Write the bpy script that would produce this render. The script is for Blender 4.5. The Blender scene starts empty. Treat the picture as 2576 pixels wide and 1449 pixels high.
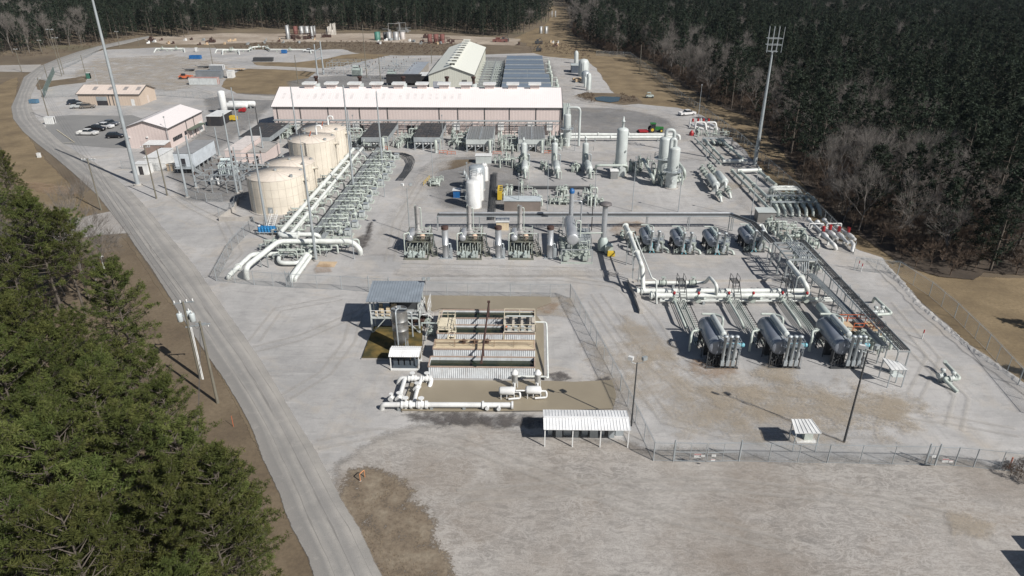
import bpy, bmesh, math, random
from mathutils import Vector, Matrix, noise
from mathutils.geometry import tessellate_polygon
R = math.radians
SC = bpy.context.scene
COL = SC.collection
# ---------------------------------------------------------------- camera
CAMH = 49.0; FPX = 1741.0; PITCH = R(25.97); YAW = R(1.0)
cam_d = bpy.data.cameras.new('camera'); cam = bpy.data.objects.new('camera', cam_d); COL.objects.link(cam)
cam.location = (0, 0, CAMH)
cam.rotation_euler = (R(90) - PITCH, 0, YAW)
cam_d.sensor_width = 36; cam_d.lens = FPX / 2576 * 36
cam_d.clip_end = 6000; cam_d.clip_start = 0.5
SC.camera = cam
# ---------------------------------------------------------------- world, sun, exposure
SUN_EL = R(40); SUN_AZ = R(129)      # azimuth from +Y towards +X
w = bpy.data.worlds.new('World'); SC.world = w; w.use_nodes = True
nt = w.node_tree; nt.nodes.clear()
sky = nt.nodes.new('ShaderNodeTexSky'); sky.sky_type = 'NISHITA'; sky.sun_disc = False
sky.sun_elevation = SUN_EL; sky.sun_rotation = SUN_AZ
bg = nt.nodes.new('ShaderNodeBackground'); bg.inputs[1].default_value = 0.05
ow = nt.nodes.new('ShaderNodeOutputWorld')
nt.links.new(sky.outputs[0], bg.inputs[0]); nt.links.new(bg.outputs[0], ow.inputs[0])
sd = bpy.data.lights.new('sun', 'SUN'); sd.energy = 5.0; sd.angle = R(0.5); sd.color = (1, 0.955, 0.90)
so = bpy.data.objects.new('sun', sd); COL.objects.link(so)
so.rotation_euler = (R(90) - SUN_EL, 0, math.pi - SUN_AZ)
SC.view_settings.view_transform = 'Standard'; SC.view_settings.look = 'None'
SC.view_settings.exposure = 0.14; SC.view_settings.gamma = 1
SC.render.engine = 'CYCLES'
SC.cycles.max_bounces = 5; SC.cycles.diffuse_bounces = 2; SC.cycles.glossy_bounces = 2
SC.cycles.transparent_max_bounces = 24; SC.cycles.transmission_bounces = 2
# ---------------------------------------------------------------- picture plan -> ground
_c, _s = math.cos(PITCH), math.sin(PITCH)
FW = Vector((-math.sin(YAW) * _c, math.cos(YAW) * _c, -_s))
RT = Vector((math.cos(YAW), math.sin(YAW), 0)); UP = RT.cross(FW)
CP = Vector((0, 0, CAMH))
def G(x, y=None, z=0.0):
    if y is None: x, y = x
    r = FW * FPX + RT * (x - 1288) - UP * (y - 724.5)
    return CP + r * ((z - CAMH) / r.z)
def PX(p):
    d = Vector(p) - CP; k = d.dot(FW)
    return 1288 + FPX * d.dot(RT) / k, 724.5 - FPX * d.dot(UP) / k
def HG(bx, by, ty):
    b = G(bx, by); lo, hi = 0, 48.5
    for _ in range(40):
        m = (lo + hi) / 2
        if PX((b.x, b.y, m))[1] > ty: lo = m
        else: hi = m
    return lo
def Q(c, r, x, y): return (644 * c + x / 4, 362.25 * r + y / 4)
def ZA(x, y): return (880.5 + .26042 * x, 679.2 + .26042 * y)
def ZB(x, y): return (1572.3 + .29297 * x, 691.8 + .29297 * y)
def ZC(x, y): return (566.0 + .19531 * x, 490.5 + .19531 * y)
def ZD(x, y): return (993.7 + .21973 * x, 490.5 + .21973 * y)
def ZE(x, y): return (1534.5 + .24414 * x, 528.3 + .24414 * y)
def ZF(x, y): return (377.3 + .1736 * x, 301.9 + .1736 * y)
def ZJ(x, y): return (1660.3 + .24306 * x, 276.7 + .24306 * y)
ORD = ['nearest', 'second nearest', 'third nearest', 'fourth nearest', 'fifth nearest', 'sixth nearest', 'seventh nearest', 'eighth nearest', 'ninth nearest', 'tenth nearest', 'eleventh nearest', 'twelfth nearest', 'thirteenth nearest', 'fourteenth nearest']
ORL = ['leftmost', 'second from the left', 'third from the left', 'fourth from the left', 'fifth from the left', 'sixth from the left', 'seventh from the left', 'eighth from the left', 'ninth from the left', 'tenth from the left', 'eleventh from the left', 'twelfth from the left', 'thirteenth from the left', 'fourteenth from the left']
# ---------------------------------------------------------------- materials
def nodes(name):
    m = bpy.data.materials.new(name); m.use_nodes = True
    n = m.node_tree; n.nodes.clear()
    out = n.nodes.new('ShaderNodeOutputMaterial'); b = n.nodes.new('ShaderNodeBsdfPrincipled')
    n.links.new(b.outputs[0], out.inputs[0])
    return m, n, b, out
def N(n, t, **k):
    x = n.nodes.new('ShaderNode' + t)
    for a, v in k.items():
        if a in ('scale', 'detail', 'rough', 'dist', 'w'):
            x.inputs[{'scale': 'Scale', 'detail': 'Detail', 'rough': 'Roughness', 'dist': 'Distortion', 'w': 'W'}[a]].default_value = v
        else: setattr(x, a, v)
    return x
def ramp(n, fac, stops, interp='LINEAR'):
    r = n.nodes.new('ShaderNodeValToRGB'); r.color_ramp.interpolation = interp
    e = r.color_ramp.elements
    while len(e) < len(stops): e.new(0.5)
    for i, (p, c) in enumerate(stops):
        e[i].position = p
        e[i].color = (c, c, c, 1) if not hasattr(c, '__len__') else (*c[:3], 1)
    n.links.new(fac, r.inputs[0]); return r.outputs[0]
def mixc(n, f, a, b, mode='MIX'):
    x = n.nodes.new('ShaderNodeMix'); x.data_type = 'RGBA'; x.blend_type = mode
    for i, v in ((0, f), (6, a), (7, b)):
        if hasattr(v, 'is_linked') or hasattr(v, 'links'): n.links.new(v, x.inputs[i])
        elif i == 0: x.inputs[0].default_value = v
        else: x.inputs[i].default_value = (*v[:3], 1)
    return x.outputs[2]
def math_(n, op, a, b=0.0, clamp=False):
    x = n.nodes.new('ShaderNodeMath'); x.operation = op; x.use_clamp = clamp
    for i, v in ((0, a), (1, b)):
        if hasattr(v, 'links'): n.links.new(v, x.inputs[i])
        else: x.inputs[i].default_value = v
    return x.outputs[0]
def coords(n, kind='Object', scale=None):
    t = n.nodes.new('ShaderNodeTexCoord')
    if scale is None: return t.outputs[kind]
    m = n.nodes.new('ShaderNodeMapping'); m.inputs['Scale'].default_value = scale
    n.links.new(t.outputs[kind], m.inputs[0]); return m.outputs[0]
def gpos(n, scale=None, rot=0):
    t = n.nodes.new('ShaderNodeNewGeometry')
    if scale is None: return t.outputs['Position']
    m = n.nodes.new('ShaderNodeMapping'); m.inputs['Scale'].default_value = scale; m.inputs['Rotation'].default_value = (0, 0, rot)
    n.links.new(t.outputs['Position'], m.inputs[0]); return m.outputs[0]
def noise_(n, vec, scale, detail=4, rough=.55, dist=0):
    x = N(n, 'TexNoise', scale=scale, detail=detail, rough=rough, dist=dist); n.links.new(vec, x.inputs['Vector']); return x.outputs['Fac']
def bump(n, b, h, strength=.3, dist=.05):
    x = n.nodes.new('ShaderNodeBump'); x.inputs['Strength'].default_value = strength; x.inputs['Distance'].default_value = dist
    n.links.new(h, x.inputs['Height']); n.links.new(x.outputs[0], b.inputs['Normal'])
MATS = {}
def paint(name, col, rough=.5, metal=0.0, var=.18, dirt=(.20, .15, .11), amt=.35, scale=.6, streak=True):
    if name in MATS: return MATS[name]
    m, n, b, o = nodes(name)
    v = gpos(n)
    f = noise_(n, v, scale, 5, .6)
    c = mixc(n, ramp(n, f, [(.3, 0), (.7, 1)]), tuple(x * (1 - var) for x in col), tuple(min(1, x * (1 + var * .5)) for x in col))
    f2 = noise_(n, gpos(n, (1.6, 1.6, .35)) if streak else v, scale * 2.2, 6, .7)
    c = mixc(n, math_(n, 'MULTIPLY', ramp(n, f2, [(.52, 0), (.78, 1)]), amt), c, dirt)
    n.links.new(c, b.inputs['Base Color'])
    n.links.new(ramp(n, f2, [(.3, max(.05, rough - .1)), (.8, min(1, rough + .2))]), b.inputs['Roughness'])
    b.inputs['Metallic'].default_value = metal
    MATS[name] = m; return m
def corrug(name, col, axis=0, period=.3, rough=.5, metal=0.0, amt=.25, dirt=(.2, .15, .11), line=.75):
    m, n, b, o = nodes(name)
    v = gpos(n)
    sp = n.nodes.new('ShaderNodeSeparateXYZ'); n.links.new(v, sp.inputs[0])
    s = math_(n, 'SINE', math_(n, 'MULTIPLY', sp.outputs[axis], 2 * math.pi / period))
    f = noise_(n, gpos(n, (1, 1, .4)), .5, 6, .65)
    c = mixc(n, math_(n, 'MULTIPLY', ramp(n, f, [(.45, 0), (.8, 1)]), amt), col, dirt)
    c = mixc(n, ramp(n, s, [(.86, 0), (1, 1)]), c, mixc(n, 1.0, c, (line,) * 3, 'MULTIPLY'))
    n.links.new(c, b.inputs['Base Color']); b.inputs['Roughness'].default_value = rough; b.inputs['Metallic'].default_value = metal
    bump(n, b, s, .25, .03)
    MATS[name] = m; return m
def sheetmat(name, build, k=.9, nscale=.35, soft=.1, op=1.0):
    """ground-sheet material with a feathered, ragged border (attribute 'edge')"""
    m, n, b, o = nodes(name)
    build(n, b)
    at = n.nodes.new('ShaderNodeAttribute'); at.attribute_name = 'edge'
    f = noise_(n, gpos(n), nscale, 6, .65)
    f3 = noise_(n, gpos(n), 4.0, 3, .6)
    f = math_(n, 'ADD', math_(n, 'MULTIPLY', f, .7), math_(n, 'MULTIPLY', f3, .3))
    a = math_(n, 'ADD', at.outputs['Fac'], math_(n, 'MULTIPLY', math_(n, 'SUBTRACT', f, .5), k * 2))
    a = ramp(n, a, [(max(0, .5 - soft), 0), (min(1, .5 + soft), op)])
    t = n.nodes.new('ShaderNodeBsdfTransparent'); mx = n.nodes.new('ShaderNodeMixShader')
    n.links.new(a, mx.inputs[0]); n.links.new(t.outputs[0], mx.inputs[1]); n.links.new(b.outputs[0], mx.inputs[2])
    n.links.new(mx.outputs[0], o.inputs[0]); b.inputs['Roughness'].default_value = .9
    return m
# ---------------------------------------------------------------- mesh builder
def ortho(d):
    d = d.normalized(); a = Vector((0, 0, 1)) if abs(d.z) < .95 else Vector((1, 0, 0))
    u = d.cross(a).normalized(); return u, d.cross(u).normalized()
class MB:
    def __init__(s): s.v = []; s.f = []; s.s = []
    def add(s, vs, fs, sm=False):
        n = len(s.v); s.v += [tuple(p) for p in vs]; s.f += [tuple(i + n for i in f) for f in fs]; s.s += [sm] * len(fs); return s
    def box(s, x, y, z, sx, sy, sz, rz=0):       # centre x,y; bottom z
        c, sn = math.cos(rz), math.sin(rz); vs = []
        for dz in (0, sz):
            for dx, dy in ((-.5, -.5), (.5, -.5), (.5, .5), (-.5, .5)):
                a, b = dx * sx, dy * sy; vs.append((x + a * c - b * sn, y + a * sn + b * c, z + dz))
        return s.add(vs, [(3, 2, 1, 0), (4, 5, 6, 7), (0, 1, 5, 4), (1, 2, 6, 5), (2, 3, 7, 6), (3, 0, 4, 7)])
    def bb(s, x0, y0, z0, x1, y1, z1): return s.box((x0 + x1) / 2, (y0 + y1) / 2, z0, abs(x1 - x0), abs(y1 - y0), z1 - z0)
    def lathe(s, p, d, prof, n=12, sm=True):
        p = Vector(p); d = Vector(d).normalized(); u, w_ = ortho(d); vs = []; fs = []
        for t, r in prof:
            for k in range(n):
                a = 2 * math.pi * k / n; vs.append(p + d * t + u * (r * math.cos(a)) + w_ * (r * math.sin(a)))
        for i in range(len(prof) - 1):
            for k in range(n):
                k2 = (k + 1) % n; fs.append((i * n + k, i * n + k2, (i + 1) * n + k2, (i + 1) * n + k))
        s.add(vs, fs, sm)
        m = len(prof) - 1
        if prof[0][1] > 1e-4: s.add(vs[:n], [tuple(range(n))[::-1]])
        if prof[m][1] > 1e-4: s.add(vs[m * n:], [tuple(range(n))])
        return s
    def cyl(s, a, b, r, r2=None, n=10):
        a = Vector(a); b = Vector(b); return s.lathe(a, b - a, [(0, r), ((b - a).length, r if r2 is None else r2)], n)
    def vessel(s, a, b, r, n=16, hd=.35):       # cylinder with dished ends
        a = Vector(a); b = Vector(b); L = (b - a).length; h = r * hd * 1.4
        pr = [(-h * math.cos(t), r * math.sin(t)) for t in (0.0, .4, .8, 1.2, math.pi / 2)]
        pr2 = [(L + h * math.cos(t), r * math.sin(t)) for t in (math.pi / 2, 1.2, .8, .4, 0.0)]
        return s.lathe(a, b - a, pr + pr2, n)
    def ball(s, c, r, n=8, fz=1):
        pr = [(-r * fz * math.cos(t), r * math.sin(t)) for t in [math.pi * i / 6 for i in range(7)]]
        return s.lathe(c, (0, 0, 1), pr, n)
    def bar(s, a, b, t=.06, t2=None):
        a = Vector(a); b = Vector(b); d = b - a
        if d.length < 1e-5: return s
        u, w_ = ortho(d); t2 = t2 or t; vs = []
        for q in (a, b):
            for i, j in ((-1, -1), (1, -1), (1, 1), (-1, 1)): vs.append(q + u * (i * t / 2) + w_ * (j * t2 / 2))
        return s.add(vs, [(3, 2, 1, 0), (4, 5, 6, 7), (0, 1, 5, 4), (1, 2, 6, 5), (2, 3, 7, 6), (3, 0, 4, 7)])
    def tube(s, pts, r, n=8, bend=None):
        P = [Vector(p) for p in pts]; bend = 2.2 * r if bend is None else bend
        path = [P[0]]
        for i in range(1, len(P) - 1):
            a, b, c = P[i - 1], P[i], P[i + 1]
            la, lc = (a - b).length, (c - b).length; q = min(bend, la * .48, lc * .48)
            if q < 1e-3: path.append(b); continue
            p0 = b + (a - b).normalized() * q; p2 = b + (c - b).normalized() * q
            for t in (0, .25, .5, .75, 1): path.append(p0 * (1 - t) ** 2 + b * (2 * t * (1 - t)) + p2 * t * t)
        path.append(P[-1])
        d0 = (path[1] - path[0]).normalized(); u, w_ = ortho(d0); vs = []; pd = d0
        for i, p in enumerate(path):
            if i == 0: d = d0
            elif i == len(path) - 1: d = (path[i] - path[i - 1]).normalized()
            else: d = ((path[i + 1] - path[i]).normalized() + (path[i] - path[i - 1]).normalized()).normalized()
            q = pd.rotation_difference(d); u = q @ u; w_ = q @ w_; pd = d
            for k in range(n):
                a = 2 * math.pi * k / n; vs.append(p + u * (r * math.cos(a)) + w_ * (r * math.sin(a)))
        fs = []
        for i in range(len(path) - 1):
            for k in range(n):
                k2 = (k + 1) % n; fs.append((i * n + k, i * n + k2, (i + 1) * n + k2, (i + 1) * n + k))
        s.add(vs, fs, True); s.add(vs[:n], [tuple(range(n))[::-1]]); s.add(vs[-n:], [tuple(range(n))])
        return s
    def flange(s, p, d, r, t=.12, n=12):
        p = Vector(p); d = Vector(d).normalized(); return s.lathe(p - d * t / 2, d, [(0, r), (t, r)], n, False)
    def prism(s, poly, z0, z1):
        k = len(poly); vs = [(x, y, z0) for x, y in poly] + [(x, y, z1) for x, y in poly]
        return s.add(vs, [tuple(range(k))[::-1], tuple(range(k, 2 * k))] + [(i, (i + 1) % k, k + (i + 1) % k, k + i) for i in range(k)])
    def slab(s, q, t=.08):                       # thick quad q[0..3] counter-clockwise from above
        q = [Vector(p) for p in q]; nn = (q[1] - q[0]).cross(q[2] - q[0]).normalized() * t
        vs = [p - nn for p in q] + q
        return s.add(vs, [(3, 2, 1, 0), (4, 5, 6, 7), (0, 1, 5, 4), (1, 2, 6, 5), (2, 3, 7, 6), (3, 0, 4, 7)])
    def rail(s, pts, h=1.05, t=.05, step=1.6, close=False):
        P = [Vector(p) for p in pts]
        if close: P.append(P[0])
        for a, b in zip(P, P[1:]):
            L = (b - a).length; k = max(1, round(L / step))
            for i in range(k + 1):
                q = a.lerp(b, i / k); s.bar(q, q + Vector((0, 0, h)), t)
            for hh in (h, h * .52): s.bar(a + Vector((0, 0, hh)), b + Vector((0, 0, hh)), t)
        return s
    def stairs(s, a, b, w=.9, n=8):              # a bottom, b top
        a = Vector(a); b = Vector(b); d = Vector((b.x - a.x, b.y - a.y, 0)).normalized(); sd_ = Vector((-d.y, d.x, 0)) * w / 2
        for k in (-1, 1):
            s.bar(a + sd_ * k, b + sd_ * k, .08, .2)
            s.bar(a + sd_ * k + Vector((0, 0, .95)), b + sd_ * k + Vector((0, 0, .95)), .05)
            for i in (0, .5, 1): q = a.lerp(b, i) + sd_ * k; s.bar(q, q + Vector((0, 0, .95)), .05)
        for i in range(n):
            q = a.lerp(b, (i + .5) / n); s.box(q.x, q.y, q.z, .28, w, .04, math.atan2(d.y, d.x))
        return s
    def ladder(s, a, b, side=(1, 0, 0), w=.5):
        a = Vector(a); b = Vector(b); sv = Vector(side) * w / 2
        s.bar(a - sv, b - sv, .05); s.bar(a + sv, b + sv, .05)
        n = int((b - a).length / .45)
        for i in range(1, n): q = a.lerp(b, i / n); s.bar(q - sv, q + sv, .035)
        return s
    def valve(s, p, d, r, stem=(0, 0, 1), wheel=True):
        p = Vector(p); d = Vector(d).normalized(); st = Vector(stem).normalized()
        s.flange(p - d * r * 1.7, d, r * 1.65, r * .35); s.flange(p + d * r * 1.7, d, r * 1.65, r * .35)
        s.lathe(p - d * r * 1.5, d, [(0, r * 1.05), (r * .8, r * 1.5), (r * 2.2, r * 1.5), (r * 3, r * 1.05)], 10)
        s.cyl(p, p + st * r * 3.0, r * .55, r * .4, 8)
        if wheel: s.flange(p + st * r * 3.1, st, r * 1.3, r * .22, 10)
        return s
    def mesh(s, name, org=(0, 0, 0)):
        me = bpy.data.meshes.new(name); ox, oy, oz = org
        me.from_pydata([(x - ox, y - oy, z - oz) for x, y, z in s.v], [], s.f)
        me.polygons.foreach_set('use_smooth', s.s); me.update(); return me
def setp(o, label=None, cat=None, group=None, kind=None):
    if label: o['label'] = label
    if cat: o['category'] = cat
    if group: o['group'] = group
    if kind: o['kind'] = kind
    return o
SPLIT = {a + 's': a for a in ('leg', 'valve', 'post', 'support', 'stilt', 'wheel', 'fan_ring', 'insulator', 'flange', 'actuator', 'door', 'cabinet', 'conduit', 'cutout')}
SPLIT.update({'saddle': 'saddle', 'boxes': 'control_box', 'window': 'window', 'wall_fan': 'wall_fan', 'wall_column': 'wall_column', 'lower_tanks': 'lower_tank', 'still_column': 'still_column', 'hatch': 'hatch', 'port': 'port', 'skid': 'skid_frame', 'fittings': 'fitting'})
def pieces(mb):
    """split a builder into its separate bodies (touching solids stay together)"""
    n = len(mb.v); pa = list(range(n))
    def fd(i):
        while pa[i] != i: pa[i] = pa[pa[i]]; i = pa[i]
        return i
    for f in mb.f:
        a = fd(f[0])
        for v in f[1:]: pa[fd(v)] = a
    # cap faces repeat their ring's points: join equal positions
    pos = {}
    for i, p in enumerate(mb.v):
        k = (round(p[0], 4), round(p[1], 4), round(p[2], 4))
        if k in pos: pa[fd(i)] = fd(pos[k])
        else: pos[k] = i
    bx = {}
    for i, p in enumerate(mb.v):
        r = fd(i); b = bx.get(r)
        if b is None: bx[r] = [list(p), list(p)]
        else:
            for k in range(3): b[0][k] = min(b[0][k], p[k]); b[1][k] = max(b[1][k], p[k])
    ks = list(bx)
    if len(ks) > 400: return [mb]
    gp = {k: k for k in ks}
    def fg(k):
        while gp[k] != k: k = gp[k]
        return k
    for i, a in enumerate(ks):
        for b in ks[i + 1:]:
            A, B = bx[a], bx[b]
            if all(A[0][k] <= B[1][k] + .02 and B[0][k] <= A[1][k] + .02 for k in range(3)): gp[fg(a)] = fg(b)
    out = {}
    for f, s in zip(mb.f, mb.s):
        m, mp = out.setdefault(fg(fd(f[0])), (MB(), {}))
        g_ = []
        for v in f:
            if v not in mp: mp[v] = len(m.v); m.v.append(mb.v[v])
            g_.append(mp[v])
        m.f.append(tuple(g_)); m.s.append(s)
    return [m for m, _ in out.values()]
class T:
    """one thing: an Empty at its base that parents its parts"""
    def __init__(s, name, label, cat, loc=(0, 0, 0), group=None, rz=0, local=False):
        s.o = bpy.data.objects.new(name, None); COL.objects.link(s.o); s.o.empty_display_size = .5
        s.o.location = loc; s.o.rotation_euler = (0, 0, rz); s.loc = Vector(loc); s.local = local
        setp(s.o, label, cat, group)
    def part(s, name, mb, mat, parent=None, label=None):
        if name in SPLIT:
            ps = pieces(mb)
            if 1 < len(ps) <= 60:
                for q in ps: o = s.part(SPLIT[name], q, mat, parent, label)
                return o
            name = SPLIT[name] if len(ps) == 1 else name
        if parent is None: org = (0, 0, 0) if s.local else tuple(s.loc)
        else: org = (0, 0, 0) if s.local else tuple(s.loc)
        o = bpy.data.objects.new(name, mb.mesh(name, org)); COL.objects.link(o)
        o.data.materials.append(mat); o.parent = parent or s.o
        if label: o['label'] = label
        return o
def solo(name, label, cat, mb, mat, group=None, loc=None):
    if loc is None:
        xs = [v[0] for v in mb.v]; ys = [v[1] for v in mb.v]; loc = (sum(xs) / len(xs), sum(ys) / len(ys), 0)
    o = bpy.data.objects.new(name, mb.mesh(name, loc)); COL.objects.link(o); o.location = loc
    o.data.materials.append(mat); return setp(o, label, cat, group)
def copytree(src, parent=None):
    c = src.copy(); COL.objects.link(c)
    if parent: c.parent = parent
    for ch in list(src.children): copytree(ch, c)
    return c
def dup(src, loc, label, rz=None, sc=None):
    c = copytree(src); c.location = loc; c['label'] = label
    if rz is not None: c.rotation_euler = (0, 0, rz)
    if sc is not None: c.scale = (sc,) * 3 if not hasattr(sc, '__len__') else sc
    return c
# palettes
PIPE = paint('pipe_paint', (.46, .51, .47), .45, amt=.35, scale=1.2)
PIPEW = paint('white_pipe_paint', (.67, .70, .67), .42, amt=.3, scale=1.1)
VALVE = paint('valve_paint', (.40, .45, .41), .5, amt=.6, scale=1.5)
GALV = paint('galvanised_steel', (.42, .46, .48), .45, .35, amt=.2)
STEEL = paint('grey_steel', (.33, .36, .37), .5, .2, amt=.35)
DARK = paint('dark_steel', (.06, .065, .07), .6, .1, amt=.3)
OLIVE = paint('dull_olive_steel', (.16, .17, .14), .6, .1, amt=.5, scale=1.5)
BLACK = paint('black_rubber', (.025, .025, .027), .8, amt=.3, dirt=(.1, .09, .08))
VESSEL = paint('vessel_paint', (.50, .54, .53), .42, amt=.25, scale=.3)
SILVER = paint('silver_cladding', (.50, .52, .54), .42, .55, amt=.25, scale=.5)
HEATER = paint('heater_cladding', (.27, .30, .35), .36, .3, amt=.25, scale=.5)
CREAM = paint('cream_tank_paint', (.69, .635, .54), .5, amt=.12, scale=.2)
WHITE = paint('white_paint', (.69, .70, .69), .45, amt=.2)
CONC = paint('concrete', (.42, .40, .37), .9, amt=.4, streak=False)
WOOD = paint('pole_wood', (.16, .15, .12), .9, amt=.3)
RUST = paint('rusty_steel', (.065, .036, .03), .8, amt=.5, dirt=(.13, .08, .06))
RED = paint('red_paint', (.36, .02, .025), .45, amt=.2)
ORANGE = paint('orange_paint', (.52, .13, .05), .6, amt=.15)
YELLOW = paint('yellow_paint', (.60, .42, .04), .5, amt=.15)
BLUE = paint('blue_paint', (.02, .13, .35), .4, amt=.25)
TEAL = paint('teal_paint', (.16, .42, .50), .45, amt=.2)
TAN = paint('tan_board', (.50, .38, .25), .8, amt=.25)
BRASSY = paint('yellowed_cream_paint', (.62, .52, .36), .6, amt=.45, dirt=(.28, .15, .08))
GRAYROOF = corrug('grey_ribbed_roof', (.32, .36, .41), 0, .36, .5, .1)
GLASS, _n, _b, _o = nodes('dark_glass'); _b.inputs['Base Color'].default_value = (.02, .025, .03, 1); _b.inputs['Roughness'].default_value = .08
MATS['dark_glass'] = GLASS
# ================================================================ GROUND
def seg_pts(P, step, jit, rnd):
    out = []
    for i in range(len(P)):
        a, b = P[i], P[(i + 1) % len(P)]; L = (b - a).length; k = max(1, int(L / step))
        for j in range(k):
            q = a.lerp(b, j / k); nn = Vector((-(b - a).y, (b - a).x)).normalized()
            out.append(q + nn * (rnd.uniform(-jit, jit) if j or jit > .3 else 0))
    return out
ZS = [0.0]
def sheet(name, poly, mat, feather=1.0, jit=0.0, step=None, kind='structure', world=False, inner=1.6):
    """poly: outline in plan-picture units (or world metres); a flat sheet 4 mm above the one below with a feathered rim"""
    ZS[0] += .004; z = ZS[0]; rnd = random.Random(len(poly) * 7 + int(z * 1000))
    P = [Vector(p[:2]) if world else G(*p).to_2d() for p in poly]
    ar = sum(P[i].x * P[(i + 1) % len(P)].y - P[(i + 1) % len(P)].x * P[i].y for i in range(len(P)))
    if ar < 0: P.reverse()
    P = seg_pts(P, step or max(2.0, feather * 1.6), jit, rnd); k = len(P)
    outer = []
    for i in range(k):
        t = (P[(i + 1) % k] - P[i - 1]).normalized(); outer.append(P[i] + Vector((t.y, -t.x)) * feather)
    me = bpy.data.meshes.new(name)
    me.from_pydata([(p.x, p.y, z) for p in P + outer], [], [tuple(range(k))] + [(k + i, k + (i + 1) % k, (i + 1) % k, i) for i in range(k)])
    at = me.attributes.new('edge', 'FLOAT', 'POINT'); at.data.foreach_set('value', [inner] * k + [-.6] * k)
    me.materials.append(mat); o = bpy.data.objects.new(name, me); COL.objects.link(o); o['kind'] = kind
    return o
# the big sheet: winter grass and leaf litter
m, n, b, o = nodes('winter_grass_ground')
v = gpos(n)
c = ramp(n, noise_(n, v, .035, 8, .6), [(.30, (.085, .062, .043)), (.5, (.15, .115, .075)), (.7, (.21, .165, .105))])
c = mixc(n, ramp(n, noise_(n, v, .9, 5, .7), [(.35, 0), (.7, .55)]), c, (.10, .085, .06))
c = mixc(n, ramp(n, noise_(n, v, .016, 3, .5), [(.55, 0), (.65, .4)]), c, (.09, .10, .05))
n.links.new(c, b.inputs['Base Color']); b.inputs['Roughness'].default_value = .95
bump(n, b, noise_(n, v, 3.5, 5, .7), .5, .12)
mb = MB(); S_ = 4000
for i in range(8):
    for j in range(8):
        x0, y0 = -S_ + i * S_ / 4, -S_ + j * S_ / 4
        mb.add([(x0, y0, 0), (x0 + S_ / 4, y0, 0), (x0 + S_ / 4, y0 + S_ / 4, 0), (x0, y0 + S_ / 4, 0)], [(0, 1, 2, 3)])
g = bpy.data.objects.new('ground', mb.mesh('ground')); g.data.materials.append(m); COL.objects.link(g); g['kind'] = 'structure'

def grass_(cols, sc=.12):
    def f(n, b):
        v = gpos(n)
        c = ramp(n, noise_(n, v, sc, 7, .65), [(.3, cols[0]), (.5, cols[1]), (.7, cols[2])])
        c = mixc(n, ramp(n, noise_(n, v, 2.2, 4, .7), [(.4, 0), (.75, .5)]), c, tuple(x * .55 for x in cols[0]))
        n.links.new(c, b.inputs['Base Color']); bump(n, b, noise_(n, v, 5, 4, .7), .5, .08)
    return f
def gravel_(base, dark, warm, tracks=True, swirl=False, k=1.0):
    def f(n, b):
        v = gpos(n)
        big = noise_(n, v, .05, 6, .6); mid = noise_(n, v, .35, 6, .65, .4); fine = noise_(n, v, 9, 2, .8)
        c = mixc(n, ramp(n, big, [(.38, 0), (.62, 1)]), base, dark)
        c = mixc(n, ramp(n, noise_(n, v, .11, 6, .7, .8), [(.50, 0), (.72, .75)]), c, warm)
        c = mixc(n, ramp(n, mid, [(.35, .28), (.55, 0)]), c, tuple(x * .55 for x in dark))
        if tracks:
            t1 = noise_(n, gpos(n, (.035, .5, 1), .9), 3.0, 4, .6, .6); t2 = noise_(n, gpos(n, (.5, .03, 1), -.12), 3.0, 4, .6, .5)
            c = mixc(n, ramp(n, t1, [(.55, 0), (.75, .45)]), c, tuple(min(1, x * 1.18) for x in base))
            c = mixc(n, ramp(n, t2, [(.55, 0), (.75, .40)]), c, tuple(x * .82 for x in dark))
        if swirl:
            vv = gpos(n, (1, 1.9, 1), .55)
            for sc_, amt in ((.42, .75), (1.1, .5)):
                r_ = noise_(n, vv, sc_, 7, .68, 1.1)
                rid = math_(n, 'ABSOLUTE', math_(n, 'SUBTRACT', r_, .5))
                c = mixc(n, ramp(n, rid, [(0, amt), (.028, amt * .35), (.06, 0)]), c, tuple(min(1, x * 1.25) for x in base))
            c = mixc(n, ramp(n, noise_(n, v, .07, 5, .6), [(.45, 0), (.68, .7)]), c, (.21, .175, .14))
        c = mixc(n, ramp(n, noise_(n, gpos(n, (.55, 1.6, 1)), .9, 6, .75, .6), [(.36, .34), (.48, 0)]), c, tuple(x * .62 for x in dark))
        c = mixc(n, ramp(n, fine, [(.3, .34), (.5, 0), (.7, 0)]), c, tuple(x * .5 for x in dark))
        c = mixc(n, ramp(n, fine, [(.55, 0), (.75, .3)]), c, tuple(min(1, x * 1.35) for x in base))
        n.links.new(c, b.inputs['Base Color']); bump(n, b, noise_(n, v, 6, 5, .75), .55, .05)
    return f
DRY = sheetmat('dry_grass', grass_([(.13, .095, .055), (.20, .15, .085), (.27, .205, .12)]))
BROWNG = sheetmat('brown_grass', grass_([(.10, .075, .05), (.15, .115, .075), (.19, .15, .10)]))
GRAV = sheetmat('pale_gravel', gravel_((.435, .425, .412), (.315, .312, .308), (.44, .39, .325)), .8, .35, .25)
GRAVN = sheetmat('field_gravel', gravel_((.355, .335, .31), (.225, .21, .193), (.27, .225, .18), True, True), 1.6, .3, .45)
GRAVD = sheetmat('dark_gravel', gravel_((.27, .265, .26), (.19, .19, .19), (.27, .25, .22), False), 1.5, .12, .5, .6)
GRAVW = sheetmat('white_gravel', gravel_((.56, .545, .52), (.46, .44, .42), (.50, .45, .38), False), 1.3, .25, .5, .65)
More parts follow.
